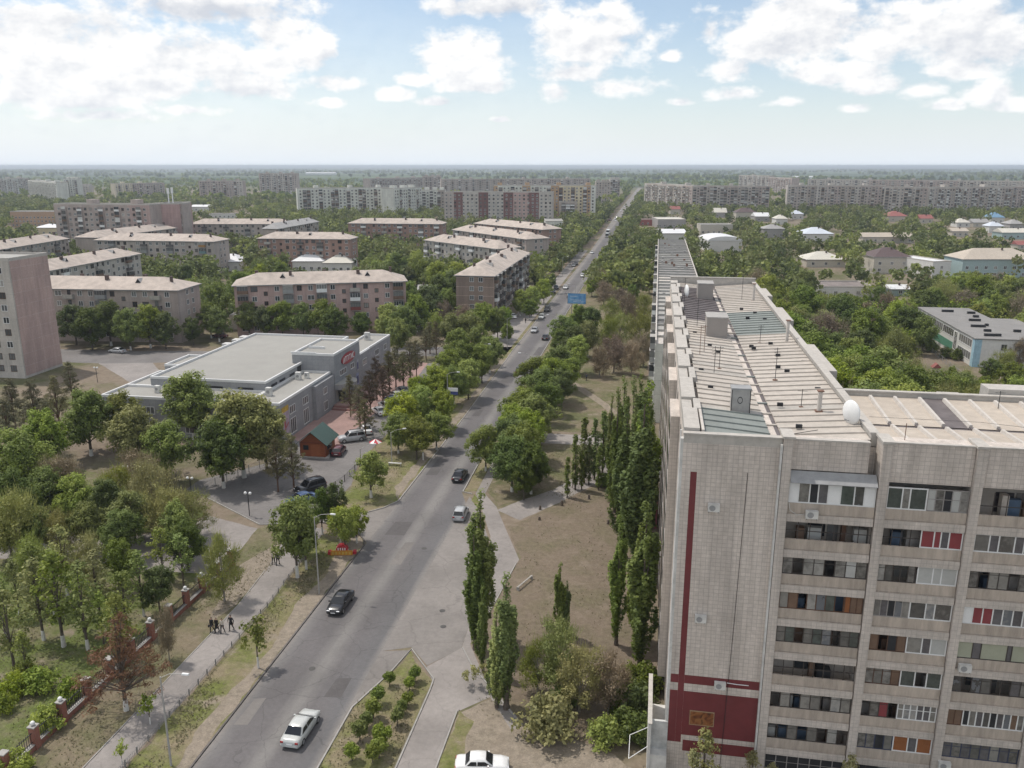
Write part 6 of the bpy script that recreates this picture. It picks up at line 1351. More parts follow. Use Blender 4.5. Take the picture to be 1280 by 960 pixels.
# bus: rounded box with window bands
def bus(u, v, rz, label, c, L=9.0):
    x, y = G(u, v); t = thing('bus', label, 'bus', (x, y, .02), rz); w = 1.2
    def s(yy, k): return [(-w * k, yy, .35), (w * k, yy, .35), (w * k, yy, 2.5), (w * .85 * k, yy, 2.85), (-w * .85 * k, yy, 2.85), (-w * k, yy, 2.5)]
    MB().loft([s(-L / 2, .95), s(-L / 2 + .3, 1), s(L / 2 - .4, 1), s(L / 2, .93)]).build('body', PAINT[c], t)
    MB().box(-w * .84, w * .84, L / 2 - .01, L / 2 + .03, 1.25, 2.5).build('windscreen', M_CARGLASS, t); MB().box(-w * .8, w * .8, -L / 2 - .03, -L / 2 + .01, 1.4, 2.4).build('rear_window', M_CARGLASS, t)
    for sx in (-1, 1):
        MB().box(sx * (w + .008) - .01, sx * (w + .008) + .01, -L / 2 + .5, L / 2 - .9, 1.4, 2.3).build('side_window', M_CARGLASS, t)
        for yy in (-L * .3, L * .32): o = MB().tube([(sx * (w - .3), yy, .45), (sx * (w + .01), yy, .45)], .45, 14).build('wheel', M_TYRE, t); MB().tube([(sx * w, yy, .45), (sx * (w + .025), yy, .45)], .26, 10).build('rim', M_RIM, o)
        MB().box(sx * .9 - .14, sx * .9 + .14, L / 2 - .02, L / 2 + .04, .6, .8).build('headlight', M_LAMP, t)
bus(760, 292, DN, 'white bus coming along the far avenue', 'white'); bus(759, 296.5, DN, 'small pale van like minibus ahead of the white bus', 'pale', 6.5)

# ------------------------------------------------------------------ people: one continuous body each
SKIN = mat('skin', (.42, .26, .19), .6, .08); HAIR = mat('dark hair', (.03, .02, .015), .7, .2)
def person(x, y, rz, label, top, legs, h=1.72, stride=.19, coat=0, arm=.12, skirt=False, group=None, bag=False):
    """tapered limbs, torso, neck and head merged into one skin by a voxel remesh; coloured by region"""
    key = (round(stride, 2), coat, arm, skirt)
    t = thing('person', label, 'person', (x, y, .02), rz, group)
    if key not in PEOPLE:
        mb = MB()
        for s in (-1, 1):
            f = s * stride; hip = (s * .095, 0, .92); kn = (s * .10, f * .5 + .05, .50); an = (s * .10, f - (.05 if s < 0 else 0), .09)
            mb.tube([hip, ((hip[0] + kn[0]) / 2, (hip[1] + kn[1]) / 2, .71), kn, ((kn[0] + an[0]) / 2, (kn[1] + an[1]) / 2 - .015, .32), an], [.098, .09, .062, .06, .042], 10)
            mb.loft([[(an[0] - .042, an[1] + dy, 0.0), (an[0] + .042, an[1] + dy, 0.0), (an[0] + .036, an[1] + dy, hh), (an[0] - .036, an[1] + dy, hh)] for dy, hh in ((-.08, .08), (0, .1), (.08, .065), (.17, .04))])
            sh = (s * .185, 0, 1.40); el = (s * (.235 + arm * .3), -f * .25 - .02, 1.13); wr = (s * (.235 + arm * .35), -f * .55 + .05, .90)
            mb.tube([(s * .10, 0, 1.42), sh, el, wr], [.06, .062, .047, .033], 9)
            pw = Vector(wr); hd = Vector((0, .12, -1)).normalized(); mb.tube([pw, pw + hd * .05, pw + hd * .09], [.028, .04, .038], 8)
            for k, (dx, ln) in enumerate(((-.03, .075), (-.01, .085), (.01, .08), (.03, .06))):
                b = pw + hd * .085 + Vector((0, dx, 0)); mb.tube([b, b + hd * ln * .5, b + hd * ln + Vector((-s * .018, 0, 0))], [.0105, .010, .008], 6)
            b = pw + hd * .03 + Vector((0, .03, 0)); mb.tube([b, b + Vector((-s * .01, .03, -.03)), b + Vector((-s * .015, .035, -.065))], [.013, .012, .009], 6)
        e = [[(a * math.cos(q), b * math.sin(q) + yo, z) for q in [2 * math.pi * j / 14 for j in range(14)]] for a, b, yo, z in ((.13, .09, 0, .84), (.165, .115, 0, .93), (.15, .10, 0, 1.05), (.165, .11, 0, 1.2), (.19, .115, 0, 1.34), (.15, .09, 0, 1.44), (.06, .06, 0, 1.50))]
        mb.loft(e)
        if coat or skirt:
            z0 = .5 if coat == 2 else .62 if skirt else .72; mb.loft([[(a * math.cos(q), b * math.sin(q), z) for q in [2 * math.pi * j / 14 for j in range(14)]] for a, b, z in ((.22, .19 + abs(stride) * .3, z0), (.2, .15, .8), (.17, .12, 1.0))])
        mb.tube([(0, 0, 1.44), (0, .012, 1.54)], [.06, .054], 9); mb.ball((0, .015, 1.635), (.076, .097, .115), 14, 10); mb.tube([(0, .105, 1.65), (0, .125, 1.615)], [.010, .017], 6); mb.tube([(-.03, .1, 1.578), (.03, .1, 1.578)], .009, 6)
        for s in (-1, 1): mb.ball((s * .077, .01, 1.63), (.012, .022, .034), 6, 5); mb.ball((s * .03, .096, 1.655), (.014, .01, .009), 6, 4)
        o = mb.build('figure_source', [SKIN]); md = o.modifiers.new('r', 'REMESH'); md.mode = 'VOXEL'; md.voxel_size = .0095; md.use_smooth_shade = True
        dg = bpy.context.evaluated_depsgraph_get(); me = bpy.data.meshes.new_from_object(o.evaluated_get(dg)); bpy.data.objects.remove(o)
        n = len(me.polygons); c = np.empty(n * 3); me.polygons.foreach_get('center', c); c = c.reshape(-1, 3)
        i = np.zeros(n, np.int32); z = c[:, 2]; i[(z < 1.475)] = 1; zb = .5 if coat == 2 else .62 if skirt else .72 if coat else .96
        legm = (z < zb) | ((z < .96) & (np.abs(c[:, 0]) < .19) & (not (coat or skirt))); i[legm] = 2
        hand = (z < .905) & (np.abs(c[:, 0]) > .2 + arm * .2) & (z > .68); i[hand] = 0; i[z < .075] = 3; i[(z > 1.60) & ((c[:, 1] < .03) | (z > 1.70))] = 4; i[(z > 1.52) & (c[:, 1] < -.03)] = 4
        me.name = 'body'; PEOPLE[key] = (me, i)
    me, i = PEOPLE[key]; m2 = me.copy(); m2.materials.clear()
    for q in (SKIN, top, SKIN if skirt else legs, M_BLACK, HAIR): m2.materials.append(q)
    m2.polygons.foreach_set('material_index', i); s = h / 1.75; obj('body', m2, t, (0, 0, 0), 0, s)
    if bag:
        bt = thing('handbag', 'small dark handbag of the leftmost of four people on the footpath', 'bag', (x + .34 * math.cos(rz), y + .34 * math.sin(rz), .55), rz); MB().box(-.05, .05, -.15, .15, 0, .26, taper=.01).build('bag_body', M_BLACK, bt); MB().tube([(0, -.1, .26), (0, -.06, .36), (0, .06, .36), (0, .1, .26)], .01, 5).build('strap', M_BLACK, bt)
    return t
PEOPLE = {}
CB = mat('black cloth', (.018, .017, .019), .9, .2); CW = mat('cream jacket cloth', (.58, .52, .45), .9, .1); CG = mat('charcoal trousers', (.035, .034, .038), .9, .2); CBL = mat('blue grey cloth', (.10, .12, .17), .9); CRED = mat('faded red cloth', (.30, .09, .08), .9)
GP = 'people walking on the near footpath'
for u, v, rz, lab, top, lg, kw in (
  (265.5, 790, 3.0, 'person in black walking leftmost of four on the near footpath', CB, CB, dict(coat=1, bag=True)), (271.5, 790, 3.1, 'person in a black coat and skirt walking beside the one in cream', CB, CB, dict(h=1.66, coat=2, skirt=False)),
  (278.5, 791, 3.15, 'person in a cream jacket and dark trousers on the near footpath', CW, CG, dict(h=1.68)), (289.5, 788, 3.05, 'person in black walking a little apart from the other three', CB, CG, dict(h=1.8, arm=.4, coat=1)),
  (342, 705, 0.1, 'person in white walking away below the leafy tree by the fence', CW, CB, dict(h=1.7)), (347.5, 706, 0.0, 'person in dark clothes walking away beside the one in white', CB, CB, dict(h=1.74)),
  (389, 668, 2.9, 'person in dark top on the footpath behind the street lamp', CBL, CB, dict(h=1.7)), (413.5, 571, 1.2, 'person in black standing between the kiosk and the wine hatchback', CB, CB, dict(stride=.06)),
  (657, 404, 0.3, 'person in dark clothes at the side street crossing', CB, CB, {}), (664, 397, 0.2, 'person in dark clothes farther along the avenue pavement', CB, CG, {}), (733, 476, 1.0, 'person in blue grey walking under the pinkish tree', CBL, CB, {}), (699, 342, .5, 'person in red near the flower bed', CRED, CB, {})):
    x, y = G(u, v); person(x, y, rz, lab, top, lg, group=GP if v > 780 else None, **kw)
# ------------------------------------------------------------------ planting
HT = dict(broad=10.0, round=6.0, poplar=14.0, slim=8.0, pine=9.5, wispy=8.5, young=6.5, sapling=3.0, larch=7.5, bush=2.2, ball=1.45, willow=4.2)
def topz(x, y, v):
    lo, hi = 0.0, 46.0
    for _ in range(40):
        m = (lo + hi) / 2
        if proj(x, y, m)[1] > v: lo = m
        else: hi = m
    return lo
def TH(kind, colour, u, vb, vt, adj, where, w=1.0, **k):
    """a tree whose foot stands at pixel (u, vb) and whose top reaches height vt"""
    x, y = G(u, vb); h = topz(x, y, vt); s = h / HT[kind]; return tree(kind, colour, x, y, s * w, adj, where, sz=s, **k)
def TC(kind, colour, u, v, h, adj, where, **k):
    if kind == 'broad' and ('row' in where): h *= 1.08
    if kind == 'broad' and ('five storey' in where): h *= 1.22
    """a tree of height h whose crown centre shows at pixel (u, v)"""
    x, y = G(u, v, h * .58); return tree(kind, colour, x, y, h / HT[kind], adj, where, **k)
# tall poplars along the near footway and beside the tower
for u, vb, vt, w, c in ((594, 812, 652, 1.3, 'poplar'), (602, 800, 606, 1.35, 'poplar'), (604, 840, 730, 1.15, 'poplar'), (621, 884, 752, 1.4, 'poplarlight'), (633, 886, 712, 1.35, 'poplar')):
    TH('poplar', c, u, vb, vt, 'tall narrow', 'clumped on the near pavement bend', w)
TH('poplar', 'poplar', 699, 795, 700, 'short twin pointed', 'standing alone in the trodden field', 1.3); TH('poplar', 'poplar', 708, 797, 724, 'low', 'leaning on the twin pointed poplar in the field', 1.0)
for u, vb, vt, w in ((770, 806, 640, 1.05), (800, 838, 622, 1.35), (795, 800, 650, 1.2), (771, 760, 660, 1.0)): TH('poplar', 'poplar', u, vb, vt, 'tall dark', 'in front of the near half of the tower', w)
for u, vb, vt, w, c in ((778, 700, 500, 1.2, 'poplar'), (797, 720, 480, 1.3, 'poplar'), (803, 690, 470, 1.2, 'poplarlight'), (786, 660, 465, 1.1, 'poplar'), (805, 645, 468, 1.0, 'poplar'), (768, 640, 480, 1.1, 'poplar'), (776, 615, 466, 1.0, 'poplar'), (762, 600, 488, .9, 'poplarlight'), (796, 610, 462, 1.0, 'poplar'), (812, 660, 520, 1.0, 'poplar'), (790, 690, 560, 1.1, 'poplarlight')):
    TH('poplar', c, u, vb, vt, 'tall', 'in the screen along the far tower half', w)
for u, vb, vt in ((709, 622, 572), (719, 612, 542), (730, 604, 520), (736, 606, 548), (743, 600, 522), (753, 592, 515), (748, 612, 560), (727, 612, 566), (759, 585, 520)): TH('slim', 'poplar', u, vb, vt, 'thin', 'along the wooden rail by the diagonal path', 1.25)
# shrubs and bushes by the tower
TC('wispy', 'olive', 700, 815, 7.2, 'broad olive half bare', 'in the bushy corner between field and track'); TC('wispy', 'grey', 725, 845, 6.2, 'grey green half bare', 'in the bushy corner between field and track'); TC('wispy', 'olive', 672, 830, 5.2, 'smaller olive half bare', 'at the poplar side of the bushy corner')
TC('bush', 'grey', 683, 888, 4.4, 'big grey green', 'at the edge of the dusty track'); TC('bush', 'bright', 755, 910, 3.0, 'bright green', 'at the edge of the dusty track'); TC('wispy', 'straw', 762, 852, 5.6, 'pale straw coloured', 'in front of the dark bushes by the tower')
for u, v, h in ((795, 870, 3.6), (800, 840, 3.2), (785, 900, 3.0), (778, 875, 2.6), (803, 905, 2.6), (700, 870, 2.4)): TC('bush', 'dark' if h > 2.5 else 'green', u, v, h, 'dark green', 'against the foot of the tower')
TH('willow', 'grey', 612, 858, 826, 'silvery leaning', 'with bare white boughs over the pavement bend', rz=0.2)
for u, v, h in ((757, 598, 2.2), (770, 612, 2.6), (812, 572, 2.6), (812, 600, 2.0)): TC('bush', 'dark', u, v, h, 'clipped dark', 'between the young poplars and the poplar screen')
# young silver poplars growing up in front of the tower front
for x, y, h in ((5.2, 54.6, 6.4), (4.4, 54.4, 4.8), (8.8, 55.2, 4.6), (10.2, 54.8, 4.0), (15.6, 54.6, 5.6), (16.4, 55, 3.6), (18.8, 54.4, 4.6), (20.8, 54.2, 4.4), (22.6, 54.2, 4.0), (13.2, 54.6, 3.6), (24.2, 54, 3.8)): tree('young', 'grey', x, y, h / 6.5, 'silver grey', 'rising in front of the loggia front', 'tree')
# clipped shrubs on the traffic island
for k, (u, v, h) in enumerate(((487, 862, 1.6), (512, 868, 1.5), (519, 857, 1.7), (473, 885, 1.9), (467, 902, 2.0), (510, 886, 1.4), (503, 896, 1.4), (497, 912, 1.8), (459, 915, 1.7), (450, 930, 2.0), (478, 938, 2.2), (474, 952, 1.9), (440, 955, 1.7), (466, 958, 1.8))): x, y = G(u, v - 4); tree('ball', 'green', x, y, h / 1.45, 'round', 'on the grassy triangle beside the avenue', 'shrub')
# left verge between footpath and kerb
for u, vb, vt, c, k in ((372, 722, 628, 'green', 'round'), (383, 712, 640, 'green', 'round'), (379, 695, 622, 'green', 'round'), (403, 668, 612, 'dark', 'round'), (420, 662, 606, 'dark', 'round')): TH(k, c, u, vb, vt, 'leafy crooked', 'over the footpath by the car park corner', .78)
for u, vb, vt in ((426, 678, 634), (432, 692, 636), (446, 679, 634)): TH('round', 'bright', u, vb, vt, 'crooked kerb', 'beside the red ornament on the kerb corner', .8)
for u, vb, vt in ((188, 905, 868), (153, 955, 928)): TH('sapling', 'bright', u, vb, vt, 'bright little', 'at the path side of the low picket fence')
TH('sapling', 'olive', 323, 835, 775, 'thin olive', 'alone on the grassy verge'); TH('round', 'bright', 464, 622, 566, 'round bright green', 'at the avenue side of the car park railing', 1.1)
# leafy row along the left kerb
for u, v, h, c in ((497, 538, 6.5, 'green'), (520, 545, 6.5, 'olive'), (545, 535, 6.2, 'green'), (503, 515, 7.5, 'bright'), (530, 505, 7.5, 'bright'), (552, 508, 7, 'green'), (520, 490, 7, 'bright'), (545, 478, 8, 'bright'), (567, 478, 7.5, 'green'), (585, 470, 8, 'bright'), (560, 460, 8, 'green'), (580, 450, 8.5, 'dark'), (602, 452, 8, 'green'), (612, 440, 8, 'green'), (572, 432, 9, 'green'), (596, 428, 9, 'green'), (585, 410, 9, 'olive'), (604, 398, 9.5, 'green'), (622, 402, 8, 'green'), (565, 412, 9, 'olive'), (634, 415, 5, 'green')): TC('broad', c, u, v, h, {'bright': 'bright green', 'green': 'mid green', 'olive': 'olive', 'dark': 'dark green'}[c], 'in the leafy row along the left kerb')
TC('wispy', 'pink', 556, 392, 8, 'pinkish half bare', 'behind the pines'); TC('wispy', 'pink', 582, 396, 7.5, 'second pinkish half bare', 'before the brown corner block'); TC('wispy', 'olive', 545, 408, 7, 'olive half bare', 'behind the pines')
# pines before the shopping hall
for u, v, h, c in ((437, 492, 8, 'pine'), (449, 505, 8, 'pine'), (462, 488, 8.5, 'pinebrown'), (470, 470, 9, 'pinebrown'), (478, 482, 8.5, 'pinebrown'), (486, 462, 9, 'pine'), (494, 455, 9, 'pine'), (504, 462, 8.5, 'pine'), (512, 450, 9, 'pine'), (520, 446, 8.5, 'pine'), (456, 520, 7, 'pine')): TC('pine', c, u, v, h, 'browning' if c == 'pinebrown' else 'dark', 'on the pink plaza before the shopping hall')
for u, v, h in ((532, 428, 7.5), (545, 422, 9), (537, 420, 8)): TC('pine', 'pine', u, v, h, 'dark', 'past the far corner of the shopping hall')
TC('pine', 'pine', 345, 578, 8, 'pale thin', 'at the car park corner'); TC('pine', 'pine', 365, 575, 8.5, 'pale thin', 'at the car park corner')
# park trees
for u, v, h, c, a in ((108, 522, 11.5, 'green', 'bright edged round'), (168, 545, 11, 'grey', 'grey green loose'), (205, 560, 10, 'green', 'mid green'), (238, 502, 12, 'green', 'slender leafy'), (300, 535, 14, 'grey', 'great grey green'), (275, 560, 11, 'dark', 'dark shady'), (330, 540, 11, 'grey', 'second grey green'), (150, 520, 10, 'olive', 'olive'), (22, 575, 11, 'green', 'big green'), (55, 545, 10, 'green', 'leafy green'), (10, 625, 9, 'dark', 'dark leafy')): TC('broad', c, u, v, h, a, 'between the park and the shopping hall')
for u, v, h in ((15, 505, 10), (42, 510, 11), (70, 500, 10), (8, 530, 10), (58, 530, 9), (88, 478, 9)): TC('pine', 'pine', u, v, h, 'dark bushy', 'below the pink tower', name='pine_tree')
for u, v, h, c in ((40, 660, 6.5, 'green'), (110, 655, 6.5, 'olive'), (95, 620, 7, 'bright'), (150, 665, 6.5, 'green'), (130, 625, 7, 'dark'), (222, 655, 7, 'green'), (232, 680, 6, 'dark'), (60, 610, 7, 'green'), (20, 640, 6.5, 'dark'), (8, 655, 7.5, 'green'), (165, 640, 7, 'olive'), (150, 700, 6, 'green'), (196, 732, 5.5, 'dark')): TC('broad', c, u, v, h, {'green': 'mid green', 'dark': 'dark shady', 'bright': 'light green', 'olive': 'olive'}[c], 'in the park near the pale path')
for u, v, h, c in ((60, 595, 7, 'grey'), (78, 600, 7.5, 'straw'), (185, 615, 9, 'grey'), (172, 595, 8, 'straw'), (205, 640, 7.5, 'grey'), (22, 655, 9, 'grey'), (150, 610, 7, 'olive'), (75, 665, 6, 'grey'), (108, 700, 6.5, 'grey'), (40, 700, 6.5, 'olive'), (240, 640, 6, 'grey')): TC('wispy', c, u, v, h, 'pale half bare', 'in the middle of the park')
for u, vb, vt, c in ((18, 835, 740, 'olive'), (55, 800, 700, 'grey'), (80, 808, 690, 'green'), (110, 812, 705, 'olive'), (25, 770, 700, 'olive'), (125, 770, 690, 'grey'), (160, 790, 715, 'olive'), (50, 760, 680, 'olive'), (85, 745, 660, 'grey'), (155, 830, 745, 'olive'), (105, 790, 720, 'bright'), (8, 800, 720, 'green'), (230, 735, 668, 'green'), (35, 850, 790, 'olive'), (130, 805, 740, 'bright'), (180, 770, 690, 'green'), (205, 725, 660, 'bright'), (68, 770, 715, 'olive')): TH('young', c, u, vb, vt, {'green': 'slim green', 'bright': 'slim light green', 'olive': 'slim olive', 'grey': 'slim grey green'}[c], 'on the open park lawn', 1.25)
for u, v, h in ((57, 893, 2.6), (18, 850, 2.4), (48, 845, 2.6), (86, 858, 2.4), (5, 875, 2.0), (15, 950, 2.2), (30, 835, 2.0)): TC('bush', 'bright', u, v, h, 'fresh bright green', 'behind the near end of the brick fence')
TH('larch', 'rust', 158, 888, 775, 'dead rust brown', 'with whitewashed foot leaning over the brick fence', 1.0)
TH('wispy', 'straw', 212, 825, 760, 'thin limewashed half bare', 'on the bare strip outside the brick fence', .5); TH('wispy', 'olive', 281, 752, 672, 'brownish leaning', 'on the bare strip outside the brick fence', .7)
# right of the avenue
for u, v, h, c in ((607, 556, 7, 'green'), (640, 575, 8, 'dark'), (652, 560, 8.5, 'green'), (664, 580, 7.5, 'dark'), (640, 548, 8, 'green'), (655, 600, 5, 'dark'), (660, 540, 8, 'bright'), (640, 530, 7.5, 'bright'), (668, 520, 8, 'green'), (655, 510, 8, 'green'), (680, 500, 7.5, 'dark'), (676, 484, 8.5, 'green'), (690, 470, 8.5, 'bright'), (668, 468, 8, 'green'), (702, 482, 7, 'dark'), (700, 455, 8.5, 'green'), (713, 465, 7, 'bright'), (722, 440, 8.5, 'bright')): TC('broad', c, u, v, h, {'green': 'mid green', 'dark': 'dark green', 'bright': 'bright green'}[c], 'in the bushy row right of the avenue')
for u, v, h, c in ((705, 412, 9, 'green'), (722, 398, 9.5, 'green'), (738, 400, 9, 'dark'), (718, 425, 8, 'dark'), (700, 425, 7, 'green'), (735, 420, 9, 'olive'), (745, 345, 8, 'bright'), (740, 357, 7, 'bright'), (750, 330, 8, 'bright'), (790, 370, 9, 'dark'), (772, 352, 10, 'green'), (795, 340, 11, 'olive'), (780, 330, 11, 'olive'), (812, 350, 9, 'olive'), (788, 318, 10, 'olive'), (808, 322, 9, 'green')): TC('broad', c, u, v, h, {'green': 'tall green', 'dark': 'shady dark', 'bright': 'light green', 'olive': 'olive'}[c], 'past the blue billboard')
for u, v, h, c in ((768, 440, 8.5, 'pink'), (750, 450, 7, 'straw'), (790, 445, 8, 'pink'), (775, 410, 9, 'olive'), (800, 410, 9.5, 'olive'), (760, 415, 8.5, 'olive'), (785, 385, 9.5, 'straw'), (805, 385, 9, 'olive'), (765, 390, 8.5, 'olive'), (755, 365, 8, 'straw'), (752, 350, 8, 'straw'), (805, 435, 8, 'straw'), (775, 375, 8.5, 'straw')): TC('wispy', c, u, v, h, {'pink': 'pinkish brown', 'straw': 'straw brown', 'olive': 'olive brown'}[c], 'in the grove before the lower long block')
for u, v, h in ((800, 300, 14), (782, 298, 14), (773, 310, 13), (790, 285, 14), (778, 284, 13), (806, 290, 12)): TC('poplar', 'poplar', u, v, h, 'tall dark', 'along the avenue beyond the half bare grove')
TC('broad', 'dark', 817, 305, 11, 'blackish round', 'beside the red fronted shop')
# behind the shopping hall
for u, v, h, c in ((92, 402, 9, 'dark'), (112, 408, 9, 'dark'), (135, 400, 10, 'dark'), (160, 408, 9, 'green'), (185, 404, 9.5, 'green'), (205, 410, 8, 'dark'), (100, 378, 9, 'grey'), (145, 378, 9, 'dark'), (240, 412, 6, 'dark'), (262, 398, 8, 'dark'), (272, 402, 8, 'green'), (310, 396, 8, 'green'), (330, 400, 7.5, 'dark'), (352, 396, 8.5, 'green'), (378, 398, 8, 'green'), (405, 396, 9, 'green'), (418, 404, 8, 'dark'), (452, 404, 6, 'dark'), (485, 400, 9, 'bright'), (505, 404, 9, 'green'), (520, 388, 9, 'green'), (512, 370, 9, 'green'), (536, 378, 10, 'dark'), (548, 362, 10, 'dark'), (496, 418, 8, 'green')): TC('broad', c, u, v, h, {'green': 'mid green', 'dark': 'dark green', 'bright': 'bright green', 'grey': 'greyish'}[c], 'between the shopping hall and the five storey blocks')
for u, v, h in ((630, 396, 6.5), (650, 376, 8), (665, 372, 8), (680, 362, 8), (662, 385, 6), (690, 350, 6), (640, 300, 9)): TC('broad', 'bright' if h == 8 else 'green', u, v, h, 'round', 'before the brown corner block')
TH('poplar', 'dark', 370, 335, 288, 'dark broad', 'before the red brown block', 1.8)
TC('broad', 'dark', 1050, 398, 13, 'great dark', 'before the garages right of the tower'); TC('broad', 'dark', 1035, 420, 11, 'dark spreading', 'before the garages right of the tower')
for u, v, h, c in ((1090, 412, 9, 'pink'), (1075, 440, 8, 'straw'), (1130, 395, 8, 'pink'), (1105, 460, 8, 'olive'), (1140, 470, 8, 'grey'), (1120, 480, 7, 'grey'), (1085, 470, 8, 'olive'), (1230, 370, 9, 'straw'), (1205, 378, 9, 'straw'), (1250, 355, 9, 'pink'), (1275, 440, 7, 'straw'), (1255, 455, 7, 'olive')): TC('wispy', c, u, v, h, {'pink': 'pinkish brown', 'straw': 'straw brown', 'olive': 'olive brown', 'grey': 'grey green'}[c], 'round the school')
for u, v, h, c in ((1240, 462, 6, 'dark'), (1265, 470, 7, 'green'), (1190, 470, 5, 'green'), (1200, 480, 5, 'dark'), (1230, 482, 5, 'green'), (1270, 490, 5, 'dark'), (1165, 372, 8, 'bright'), (1200, 376, 8, 'bright'), (1230, 388, 8, 'bright'), (1262, 388, 9, 'green'), (1155, 378, 7, 'bright'), (1185, 372, 8, 'bright')): TC('broad', c, u, v, h, {'green': 'mid green', 'dark': 'dark green', 'bright': 'yellow green'}[c], 'about the school')
for u, v in ((1166, 431), (1184, 438), (1196, 441)): TC('bush', 'dark', u, v, 3.2, 'round dark', 'against the school front')
# ---- zones filled with trees that can be counted, keeping the fronts of houses in view
PROT = [(u0 + 1, ve - 7, u1 - 1, ve + (vb - ve) * .4, math.hypot(*G((u0 + u1) / 2, vb))) for lab, u0, u1, ve, vb, *q in HS if vb > 262]
PROT += [(1140, 380, 1280, 464, 236), (292, 338, 508, 376, 214), (58, 345, 244, 372, 200), (118, 292, 284, 308, 340), (575, 320, 662, 370, 248), (437, 270, 556, 283, 468), (322, 289, 446, 303, 361), (531, 292, 640, 306, 365), (565, 272, 700, 300, 390), (57, 310, 176, 336, 234), (0, 292, 88, 312, 300), (237, 273, 361, 286, 445), (66, 249, 238, 290, 400), (370, 234, 530, 244, 900), (555, 240, 690, 255, 900), (806, 230, 963, 250, 900), (985, 230, 1280, 250, 900), (699, 252, 735, 268, 600), (682, 277, 705, 287, 480), (812, 262, 868, 350, 300), (640, 230, 800, 440, 60)]
def blocked(x, y, h, r):
    d = math.hypot(x, y); ut, vt = proj(x, y, h * .95); ub, vb = proj(x, y, h * .25); pr = r * F / d * .8
    for u0, v0, u1, v1, dd in PROT:
        if d < dd - 4 and ut + pr > u0 and ut - pr < u1 and vt < v1 and vb > v0: return True
    return False
NB = [sum(o.name.startswith('broadleaf') for o, *_ in TREES)]
TPOS = [tuple(o.location[:2]) for o, *_ in TREES]
def onroad(x, y): return -47 < x < -23.5 or (165 < y < 216 and -170 < x < -40 and 170 < y + (x + 170) * -.1 and abs(y - (184 + (x + 134) * .16)) < 9) or (60 < y < 190 and 66 < x < 76)
def zone(x0, x1, y0, y1, n, cols, where, hs=(7, 11), mind=5.0, wisp=.15, seed=0):
    r = random.Random(seed + int(x0 * 3 + y0)); got = 0
    for _ in range(n * 14):
        if got >= n: break
        x, y = x0 + r.random() * (x1 - x0), y0 + r.random() * (y1 - y0); h = hs[0] + r.random() * (hs[1] - hs[0])
        u, v = proj(x, y, 3)
        if not (-25 < u < 1305) or inside(x, y, 2.5) or onroad(x, y) or blocked(x, y, h, h * .34): continue
        if any((x - a) ** 2 + (y - b) ** 2 < mind * mind for a, b in TPOS): continue
        c = r.choice(cols); k = 'broad'
        if NB[0] >= 300: break
        if r.random() < wisp: k, c = 'wispy', r.choice(('straw', 'olive', 'grey', 'pink'))
        tree(k, c, x, y, h / HT[k], {'green': 'mid green', 'dark': 'dark green', 'bright': 'bright green', 'olive': 'olive', 'grey': 'grey green', 'straw': 'straw brown', 'pink': 'pinkish'}[c] + (' half bare' if k == 'wispy' else ''), where); TPOS.append((x, y)); got += 1; NB[0] += k == 'broad'
    return got
zone(18, 45, 78, 150, 31, ('green', 'dark', 'green', 'bright'), 'close behind the tower right side', (10, 15), 4.4, .1)
zone(16, 60, 150, 215, 42, ('green', 'green', 'dark', 'bright'), 'beside the lower long block', (9, 14), 4.8, .1)
zone(46, 74, 110, 200, 28, ('dark', 'green', 'olive'), 'between the tower and the school', (8, 12), 4.8, .5)
zone(74, 150, 120, 205, 21, ('green', 'dark', 'olive'), 'before the school end wall', (6, 10), 4.8, .3)
zone(14, 110, 215, 300, 52, ('green', 'green', 'dark', 'bright', 'olive'), 'round the garages and white hall', (8, 13), 5.6, .15)
zone(100, 190, 205, 320, 28, ('green', 'bright', 'dark', 'olive'), 'behind the school towards the right margin', (8, 13), 5.6, .2)
zone(-110, -60, 230, 330, 31, ('green', 'dark', 'bright', 'green'), 'in the courtyard before the brown corner block', (9, 14), 4.8, .05)
zone(-190, -110, 225, 345, 38, ('green', 'dark', 'bright', 'green'), 'in the courtyard behind the pink block', (9, 13), 5.6, .08)
zone(-260, -190, 230, 345, 21, ('bright', 'green', 'bright'), 'between the slanting grey blocks', (8, 12), 5.6, .05)
zone(-23, -2, 196, 330, 21, ('green', 'olive', 'dark'), 'on the strip beside the lower long block', (9, 13), 4.4, .4)
zone(-62, -47, 216, 330, 14, ('green', 'bright'), 'along the left pavement of the avenue', (7, 10), 4.8, 0)
label_trees()
N_TREES = len(TREES)
